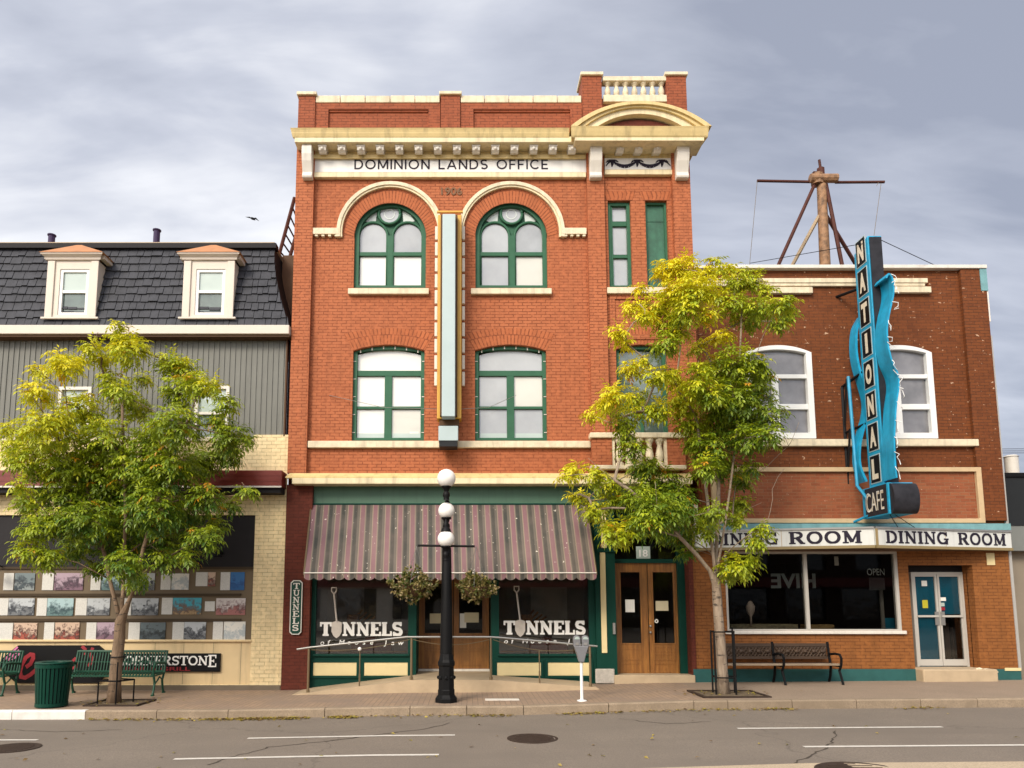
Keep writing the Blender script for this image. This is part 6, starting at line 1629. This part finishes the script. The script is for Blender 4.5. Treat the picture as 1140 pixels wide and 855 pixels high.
L2 = [(760,299,19,.95),(743,300,16,1.0),(795,290,8,.7),(774,322,21,.8),(786,306,12,.8),(729,340,16,.8),(706,340,11,.92),(689,369,10,.95),(695,382,7,.9),(713,320,7,.95),(718,352,10,.85),(744,358,17,.65),(742,381,13,.38),(764,344,16,.62),
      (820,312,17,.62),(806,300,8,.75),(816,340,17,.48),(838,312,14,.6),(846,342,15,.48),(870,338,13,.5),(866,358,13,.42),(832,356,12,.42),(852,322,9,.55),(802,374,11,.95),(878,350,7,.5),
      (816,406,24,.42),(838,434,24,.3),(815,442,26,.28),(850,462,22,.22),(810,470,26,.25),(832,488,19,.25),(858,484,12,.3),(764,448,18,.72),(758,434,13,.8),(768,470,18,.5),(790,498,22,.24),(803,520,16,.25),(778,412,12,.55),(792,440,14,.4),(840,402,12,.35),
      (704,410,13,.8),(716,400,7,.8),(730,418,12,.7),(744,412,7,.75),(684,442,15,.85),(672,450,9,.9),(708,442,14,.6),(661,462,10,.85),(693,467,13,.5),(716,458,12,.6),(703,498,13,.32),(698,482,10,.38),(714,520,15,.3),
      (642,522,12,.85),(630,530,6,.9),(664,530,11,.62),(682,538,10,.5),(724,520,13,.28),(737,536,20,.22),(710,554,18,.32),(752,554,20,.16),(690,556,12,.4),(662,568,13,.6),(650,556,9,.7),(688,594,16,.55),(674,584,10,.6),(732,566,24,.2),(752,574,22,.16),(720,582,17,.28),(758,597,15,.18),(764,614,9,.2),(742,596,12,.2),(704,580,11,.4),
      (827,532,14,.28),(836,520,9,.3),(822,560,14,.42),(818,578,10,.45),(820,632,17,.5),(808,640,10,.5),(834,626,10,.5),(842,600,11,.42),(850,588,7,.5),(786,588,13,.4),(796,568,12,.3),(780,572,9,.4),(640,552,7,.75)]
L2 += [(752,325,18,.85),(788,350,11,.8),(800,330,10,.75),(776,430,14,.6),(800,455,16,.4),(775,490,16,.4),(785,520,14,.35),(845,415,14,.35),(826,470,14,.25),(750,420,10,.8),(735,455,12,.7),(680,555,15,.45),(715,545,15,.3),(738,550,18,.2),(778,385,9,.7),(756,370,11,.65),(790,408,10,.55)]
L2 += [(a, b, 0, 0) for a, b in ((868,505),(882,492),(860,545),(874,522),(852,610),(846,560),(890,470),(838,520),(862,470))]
T2 = {'t': (None, [(806,773,0),(804,745,0),(802,715,0),(800,690,0),(798,660,0),(797,648,0)]),
      'a': ('t', [(790,635,-.05),(776,618,-.15),(757,598,-.3),(735,575,-.4),(700,545,-.5)]), 'b': ('t', [(795,625,.05),(791,595,.1),(788,560,.05),(783,520,0),(776,470,0),(768,410,.05),(760,350,0)]),
      'c': ('t', [(800,625,-.08),(806,590,-.1),(812,550,-.1),(818,500,0),(822,450,.1),(824,390,0),(826,340,0)]), 'd': ('t', [(797,620,.2),(799,585,.25),(800,545,.3),(798,490,.3),(796,430,.2)]), 'e': ('a', [(684,534,-.5),(668,522,-.45),(655,510,-.4)])}
tree1 = make_tree('ash_tree', 'broad crowned green and yellow ash tree before the cream brick building', -2.1, (127,783), T1, L1, .37, 'bark', .112, seed=11)
tree2 = make_tree('ash_tree', 'tall open crowned yellow green ash tree with pale trunk before the oak side doors', -2.14, (806,773), T2, L2, .38, 'bark_pale', .096, seed=23)
# bare twigs of the right tree reach to the right
# hanging baskets
def basket(px, py, rx, ry, lab, hookpx):
    x, z = XZ(px, py, ly); hx = fx(hookpx, 608, ly); t = thing('hanging_basket', lab, 'flower basket', (x, ly, z), 'flower baskets on the lamp post')
    zb_ = z-.05
    MB().lathe([(.06, zb_-.17), (.16, zb_-.13), (.24, zb_-.02), (.26, zb_+.05), (.24, zb_+.05), (.1, zb_+.02)], x, ly, 14).build('bowl', M['brown'], t)
    mb = MB()
    for k in range(3): a = R(120*k+20); mb.tube([(hx, ly, zz(608)), (x+.24*math.cos(a), ly+.24*math.sin(a), zb_+.04)], .005, 4)
    mb.build('hanging_wire', M['steel'], t)
    fo = MB(); fo.tint = []; rx_, ry_ = rx/60, ry/60
    rnd = random.Random(px)
    for _ in range(430):
        v = Vector((rnd.gauss(0,1), rnd.gauss(0,1), rnd.gauss(0,1))).normalized(); q = rnd.random()**.4
        lump = 1 + .18*math.sin(v.x*5+px) + .15*math.sin(v.z*7+v.y*4)
        p = Vector((x+v.x*rx_*q*lump, ly+v.y*rx_*.9*q, z+v.z*ry_*q*lump))
        out = (v + Vector((rnd.gauss(0,.5), rnd.gauss(0,.5), rnd.gauss(-.1,.5)))).normalized()
        c = random.choice((Vector((.12,.125,.022)), Vector((.19,.165,.04)), Vector((.07,.095,.018)), Vector((.28,.22,.08)), Vector((.15,.12,.035))))
        for _k in range(4):
            o2 = (out + Vector((rnd.gauss(0,.6), rnd.gauss(0,.6), rnd.gauss(0,.6)))).normalized(); leaf_blade(fo, p, o2, Vector((rnd.gauss(0,1), rnd.gauss(0,1), 1)).normalized(), rnd.uniform(.05,.10), rnd.uniform(.025,.045), c)
        if rnd.random() < .18: leaf_blade(fo, p+out*.05, out, Vector((0, -1, .5)).normalized(), .045, .045, Vector((.40,.30,.16)))
    fo.build('foliage', M['basket_leaf'], t)
basket(460, 651, 25, 17, 'fuller dry brown green flower basket hanging left of the lamp post', 464)
basket(530, 653.5, 21, 15, 'smaller dry brown green flower basket hanging right of the lamp post', 530)

# twin parking meter
px_ = fx(647.5, 760, -2.62); pz = gz(px_)
pm = thing('parking_meter', 'twin headed grey parking meter on white pole by the kerb', 'parking meter', (px_, -2.62, pz))
pmx = px_; y = -2.62; f_ = lambda py: fz(py, y)
MB().lathe([(.09, pz), (.09, pz+.015), (.030, pz+.03), (.027, f_(736))], pmx, y, 12).build('pole', M['white'], pm, smooth=2)
MB().prism([(pmx-.045, f_(737)), (pmx+.045, f_(737)), (pmx+.09, f_(727)), (pmx+.135, f_(719)), (pmx-.135, f_(719)), (pmx-.09, f_(727))], y-.06, y+.06).build('yoke', M['meter'], pm, bevel=.012)
for s in (-1, 1):
    cx = pmx+s*.078; z0 = f_(720)+.002; w_ = .066
    pts = [(cx-w_*.9, z0), (cx+w_*.9, z0), (cx+w_, z0+.10)] + [(cx+w_*math.cos(R(a)), z0+.14+w_*math.sin(R(a))) for a in range(0, 181, 15)] + [(cx-w_, z0+.10)]
    h = MB().prism(pts, y-.055, y+.055).build('meter_head', M['meter'], pm, bevel=.012)
    MB().prism([(cx+w_*.72*math.cos(R(a)), z0+.135+w_*.72*math.sin(R(a))) for a in range(0, 181, 20)], y-.062, y-.0555).build('display_window', M['pane_sky'], h)
    MB().box(cx-.03, cx+.03, y-.064, y-.0555, z0+.03, z0+.075).build('coin_plate', M['steel'], h)

# green slatted litter bin
bxx, byy = fx(59, 760, -2.54), -2.54; bz = gz(bxx)
tb = thing('litter_bin', 'dark green slatted metal litter bin by the white painted kerb', 'litter bin', (bxx, byy, bz))
mb = MB(); hB = .78
for k in range(28):
    a = 2*math.pi*k/28; r0_, r1_ = .262, .305
    pts = [(bxx+r*math.cos(a), byy+r*math.sin(a), bz+z) for r, z in ((r0_, .05), (.28, .3), (.295, .58), (r1_, hB))]
    da = .078
    vs = []
    for (x, yq, z), r in zip(pts, (r0_, .28, .295, r1_)):
        vs += [(bxx+r*math.cos(a-da), byy+r*math.sin(a-da), z), (bxx+r*math.cos(a+da), byy+r*math.sin(a+da), z), (bxx+(r-.016)*math.cos(a+da), byy+(r-.016)*math.sin(a+da), z), (bxx+(r-.016)*math.cos(a-da), byy+(r-.016)*math.sin(a-da), z)]
    fs = [(0,3,2,1), (12,13,14,15)]
    for i in range(3):
        for q in range(4): fs.append((4*i+q, 4*i+(q+1) % 4, 4*i+4+(q+1) % 4, 4*i+4+q))
    mb.add(vs, fs)
mb.build('slats', M['bin'], tb)
mb = MB()
for z, r in ((.06, .268), (.30, .284), (.74, .306)):
    mb.ring([(r*math.cos(R(a)), r*math.sin(R(a))) for a in range(0,360,12)], [((r-.03)*math.cos(R(a)), (r-.03)*math.sin(R(a))) for a in range(0,360,12)], 0, .05)
# rings lie flat: turn them from xz to xy
mb2 = MB(); 
for z, r in ((.02, .272), (.71, .312)):
    n = 36; vs = []
    for rr_ in (r, r-.03):
        for zq in (z, z+.06): vs += [(bxx+rr_*math.cos(2*math.pi*k/n), byy+rr_*math.sin(2*math.pi*k/n), bz+zq) for k in range(n)]
    fs = []
    for k in range(n):
        j = (k+1) % n; fs += [(k,j,j+n,k+n), (k+2*n,k+3*n,j+3*n,j+2*n), (k+n,j+n,j+3*n,k+3*n), (k,k+2*n,j+2*n,j)]
    mb2.add(vs, fs)
mb2.build('band', M['bin'], tb)
MB().lathe([(.30, bz+hB-.005), (.318, bz+hB+.01), (.30, bz+hB+.035), (.22, bz+hB+.02), (.2, bz+hB-.02)], bxx, byy, 28).build('rim', M['bin'], tb, smooth=2)
MB().lathe([(.24, bz+.03), (.27, bz+.7), (.25, bz+.7), (.2, bz+.1)], bxx, byy, 24).build('liner', M['tar'], tb)

# green strap benches
def green_bench(lab, group):
    t = thing('street_bench', lab, 'bench', (0, 0, 0), group); W = .93
    mb = MB(); n = 30
    for k in range(n):
        x = -W+2*W*(k+.5)/n; mb.tube([(x, .30, .46), (x, .33, .62), (x, .38, .84)], .017, 5)
    mb.tube([(-W, .385, .86), (W, .385, .86)], .028, 8).tube([(-W, .30, .45), (W, .30, .45)], .018, 6).tube([(-W, .335, .64), (W, .335, .64)], .012, 6)
    mb.build('backrest', M['bench_green'], t)
    mb = MB()
    for k in range(n):
        x = -W+2*W*(k+.5)/n; mb.tube([(x, .29, .43), (x, .05, .425), (x, -.17, .445), (x, -.22, .425), (x, -.23, .38)], .017, 5)
    mb.tube([(-W, -.225, .40), (W, -.225, .40)], .018, 6)
    mb.build('seat', M['bench_green'], t)
    for s in (-1, 1):
        x = s*(W+.02); mb = MB()
        mb.tube([(x, -.24, 0), (x, -.20, .10), (x, -.16, .25), (x, -.22, .40), (x, -.25, .56), (x, -.19, .64), (x, -.02, .65), (x, .3, .62)], .024, 7)
        mb.tube([(x, .30, 0), (x, .24, .12), (x, .20, .28), (x, .30, .45), (x, .34, .65), (x, .40, .88)], .024, 7)
        mb.tube([(x, -.18, .22), (x, -.02, .30), (x, .06, .36), (x, .18, .30), (x, .24, .2)], .016, 6).tube([(x, -.2, .40), (x, .3, .42)], .02, 6)
        mb.tube([(x, -.27, .012), (x, -.20, .012)], .03, 6).tube([(x, .27, .012), (x, .34, .012)], .03, 6)
        mb.build('leg', M['bench_green'], t)
    return t
def set_at(o, x, y, rz=0): o.location = (x, y, gz(x)); o.rotation_euler = (0, 0, rz)
gb_ = 'green strap benches'
bA = green_bench('green metal strap bench passing behind the left tree trunk', gb_)
set_at(bA, fx(124, 775, -0.8), -0.8)
bB = copy_tree(bA); tag(bB, 'green metal strap bench cut by the left edge of the photo'); set_at(bB, fx(8, 775, -0.8)-.92, -0.8)

# long dark bench on the right
def dark_bench():
    t = thing('lattice_bench', 'long dark bench with lattice back and pale seat edge under the dining window', 'bench', (0, 0, 0))
    W = 1.19
    mb = MB().box(-W, W, -.05, .33, .40, .43); mb.build('seat', M['wood_dark'], t, bevel=.008)
    MB().box(-W, W, -.10, -.052, .395, .44).build('seat_edge', M['wood_pale'], t, bevel=.008)
    for a, b in ((-W+.03, -.03), (.03, W-.03)):
        mb = MB(); n = 15
        for k in range(n):
            x = a+(b-a)*k/n; x2 = min(b, x+.16); mb.tube([(x, .375, .55), (x2, .40, .76)], .013, 4); mb.tube([(x2, .377, .55), (x, .402, .76)], .013, 4)
        mb.box(a, b, .405, .415, .50, .80); mb.box(a, b, .355, .40, .50, .555).box(a, b, .385, .425, .765, .83)
        for k in range(6): x = a+(b-a)*(k+.5)/6; mb.ball((x, .385, .66), .05, 5, .9)
        mb.build('backrest', M['wood_dark'], t)
    for x in (-W-.01, 0, W+.01):
        mb = MB().tube([(x, -.16, 0), (x, -.10, .15), (x, -.03, .28), (x, -.12, .41), (x, -.14, .55), (x, -.08, .62), (x, .12, .63), (x, .36, .60)], .026, 7)
        mb.tube([(x, .44, 0), (x, .36, .15), (x, .32, .35), (x, .37, .55), (x, .42, .86)], .028, 7).tube([(x, -.1, .38), (x, .34, .38)], .022, 6)
        mb.build('leg', M['black'], t)
    return t
dbn = dark_bench(); set_at(dbn, (fx(812, 750, -.65)+fx(930, 750, -.65))/2, -.62)

# tree guards
tx = fx(806, 773, -2.14)
tg = thing('tree_guard', 'tall black iron guard standing in the pit of the pale trunked tree', 'tree guard', (tx, -2.14, gz(tx)))
zt_ = fz(702, -2.14)
for i, (ddx, ddy) in enumerate(((-.20, -.16), (.16, -.2), (.25, .12), (-.14, .2))):
    MB().tube([(tx+ddx, -2.14+ddy, gz(tx)-.02), (tx+ddx, -2.14+ddy, zt_ if i != 2 else fz(699, -2.14))], .017, 6).build('upright', M['black'], tg)
mb = MB()
for z in (gz(tx)+.32, zt_-.02):
    pts = [(tx+a, -2.14+b, z) for a, b in ((-.20, -.16), (.16, -.2), (.25, .12), (-.14, .2), (-.20, -.16))]; mb.tube(pts, .013, 6)
mb.build('hoop', M['black'], tg)
tx2 = fx(129, 783, -2.1)
tg2 = thing('tree_guard', 'low black iron guard around the foot of the broad crowned tree', 'tree guard', (tx2, -2.1, gz(tx2)))
z2 = fz(757, -2.1)
for i, (ddx, ddy) in enumerate(((-.26, -.18), (.11, -.24), (.28, .10), (-.16, .26))):
    MB().tube([(tx2+ddx, -2.1+ddy, gz(tx2)-.02), (tx2+ddx, -2.1+ddy, z2 if i != 1 else z2+.35)], .014, 6).build('upright', M['black'], tg2)
mb = MB(); mb.tube([(tx2+a, -2.1+b, z2) for a, b in ((-.26, -.18), (.11, -.24), (.28, .10), (-.16, .26), (-.26, -.18))], .015, 6)
mb.tube([(tx2+.14*math.cos(R(a)), -2.1+.14*math.sin(R(a)), fz(731, -2.1)) for a in range(0, 361, 24)], .012, 5)
mb.build('hoop', M['black'], tg2)
# pits with cast edges
def pit(lab, x, y, w, d):
    t = thing('tree_pit', lab, 'tree grate', (x, y, gz(x)), 'tree pits in the pavement'); z = gz(x)
    MB().ring([(x-w, 0), (x+w, 0), (x+w, 1), (x-w, 1)], [(x-w+.05, .05), (x+w-.05, .05), (x+w-.05, .95), (x-w+.05, .95)], 0, .01)
    mb = MB()
    for a, b, c, e in ((x-w, x+w, y-d, y-d+.06), (x-w, x+w, y+d-.06, y+d), (x-w, x-w+.06, y-d+.061, y+d-.061), (x+w-.06, x+w, y-d+.061, y+d-.061)): mb.box(a, b, c, e, z+.002, z+.03)
    mb.build('edging', M['iron'], t)
    MB().box(x-w+.061, x+w-.061, y-d+.061, y+d-.061, z+.001, z+.012).build('soil', paint('leaf strewn soil', (.16,.115,.065), .95, .9, .4, 20, bumpy=.6), t)
pit('dark edged square pit around the pale trunked tree', tx+.05, -2.2, .62, .5); pit('shallow pit around the broad crowned tree', tx2+.1, -2.12, .5, .42)

# manhole covers and pavement plate
def manhole(px, py, r, lab):
    x, y, z = ground_px(px, py, -.15); t = thing('manhole_cover', lab, 'manhole cover', (x, y, z), 'manhole covers in the road'); z = gz(x)-.145
    n = 32; mb = MB(); mb.lathe([(r, z-.02), (r, z+.006), (r*.9, z+.006), (r*.88, z+.003), (.01, z+.003)], x, y, n); mb.build('cover', M['iron'], t)
    mb = MB()
    for k in range(-4, 5):
        h = math.sqrt(max(0, .7-(k/5)**2))*r*.85; mb.box(x-h, x+h, y+k*r*.19-.012, y+k*r*.19+.012, z+.0032, z+.008)
    mb.build('tread', M['iron'], t)
manhole(593, 822.5, .37, 'dark round manhole cover near the middle of the road'); manhole(14, 833, .36, 'dark round manhole cover at the left edge of the road'); manhole(962, 860, .5, 'dark round manhole cover in the pale strip at the bottom right')
x, y, z = ground_px(559, 779, 0); sp_ = MB().box(x-.32, x+.32, y-.10, y+.10, z-.01, z+.012).build('utility_plate', M['bone'], bevel=.006); tag(sp_, 'pale utility cover plate set in the pavement right of the lamp', 'cover plate')

# fallen leaves along the kerb and round the trees: too many to count
rnd = random.Random(9); lf = MB(); lf.tint = []
def litter(x, y, z, n, sx_, sy_):
    for _ in range(n):
        p = Vector((x+rnd.gauss(0, sx_), y+abs(rnd.gauss(0, sy_))*(-1), z+.006+rnd.random()*.012)); a = rnd.uniform(0, 6.28)
        d = Vector((math.cos(a), math.sin(a), rnd.uniform(-.1,.35))).normalized()
        leaf_blade(lf, p, d, Vector((rnd.gauss(0,.3), rnd.gauss(0,.3), 1)).normalized(), rnd.uniform(.05,.10), rnd.uniform(.025,.05), rnd.choice((Vector((.42,.32,.05)), Vector((.35,.26,.06)), Vector((.22,.14,.05)), Vector((.28,.24,.04)), Vector((.14,.085,.035)))))
for (a, b, n) in ((235, 290, 60), (285, 345, 120), (370, 400, 70), (160, 240, 40), (520, 570, 30), (620, 690, 45), (700, 840, 40), (845, 880, 25), (990, 1040, 14), (100, 160, 25), (400, 520, 22)):
    xa, xb = fx(a, 793, KERB_Y), fx(b, 793, KERB_Y)
    for _ in range(int(n*2.2)): x = rnd.uniform(xa, xb); litter(x, KERB_Y-.16, gz(x)-.15, 1, .04, .10)
for t_, n in ((tx, 60), (tx2, 70)):
    for _ in range(n): x = t_+rnd.gauss(0, .55); litter(x, -2.14+rnd.gauss(.15, .25), gz(x)+.008, 1, .02, .02)
for _ in range(60): x = rnd.uniform(-9, 9); litter(x, rnd.uniform(-7.5, -3.6), gz(x)-.15, 1, .01, .01)
lo_ = lf.build('fallen_leaves', M['basket_leaf']); tag(lo_, 'yellow and brown fallen leaves along the kerb', 'fallen leaves', kind='stuff')

# small dark bird in the sky
x, z = XZ(281, 243.5, 14); bd = MB(); y = 14
s = .30
bd.add([(x-1.0*s,y-.1,z+.10*s),(x-.45*s,y,z+.32*s),(x,y,z+.12*s),(x+.4*s,y+.1,z+.38*s),(x+.85*s,y+.2,z-.05*s),(x+.35*s,y+.1,z+.10*s),(x+.1*s,y,z-.12*s),(x-.4*s,y,z+.08*s)],
       [(0,1,7),(1,2,7),(2,6,7),(2,3,5),(2,5,6),(3,4,5)])
bd.tube([(x-.25*s,y-.25*s,z+.0*s),(x-.1*s,y-.12*s,z+.02*s),(x+.05*s,y,z+.02*s),(x+.2*s,y+.2*s,z),(x+.35*s,y+.35*s,z-.02)], [.01,.05,.06,.04,.005], 8)
b_o = bd.build('bird', M['charcoal']); tag(b_o, 'small dark bird gliding in the sky above the mansard roof', 'bird')

# the row across the street, behind the camera: the shop windows mirror it
ob = thing('opposite_building', 'dark brick shop row across the street mirrored in the shop windows', 'building', (0, -38, 0))
mb = MB(); ops = [(-38+4.2*k, -36+4.2*k, 4.2, 6.4, 0) for k in range(22)] + [(-39.2+4.2*k, -36.2+4.2*k, .5, 2.8, 0) for k in range(22)]
wall(mb, 2, 56, -.6, 8.2, -38, [o for o in ops if o[0] > 2], -.3, 1); mb.build('wall', paint('dark brown brick front', (.06,.04,.03), .8, .5, .6, 1), ob)
mb = MB(); wall(mb, -42, 2, -.6, 8.2, -38, [o for o in ops if o[1] < 2], -.3, 1); mb.build('wall', paint('pale grey rendered front', (.62,.56,.47), .8, .5, .6, 1), ob)
MB().box(-42, 56, -39, -38.31, -.6, 8.2).build('pane', M['pane_dark'], ob)
MB().box(-42, 56, -38.2, -37.6, 8.2, 8.6).build('cornice', M['brown'], ob)
MB().box(-42, 56, -37.99, -37.6, 2.9, 3.6).build('shop_fascia', M['red'], ob)
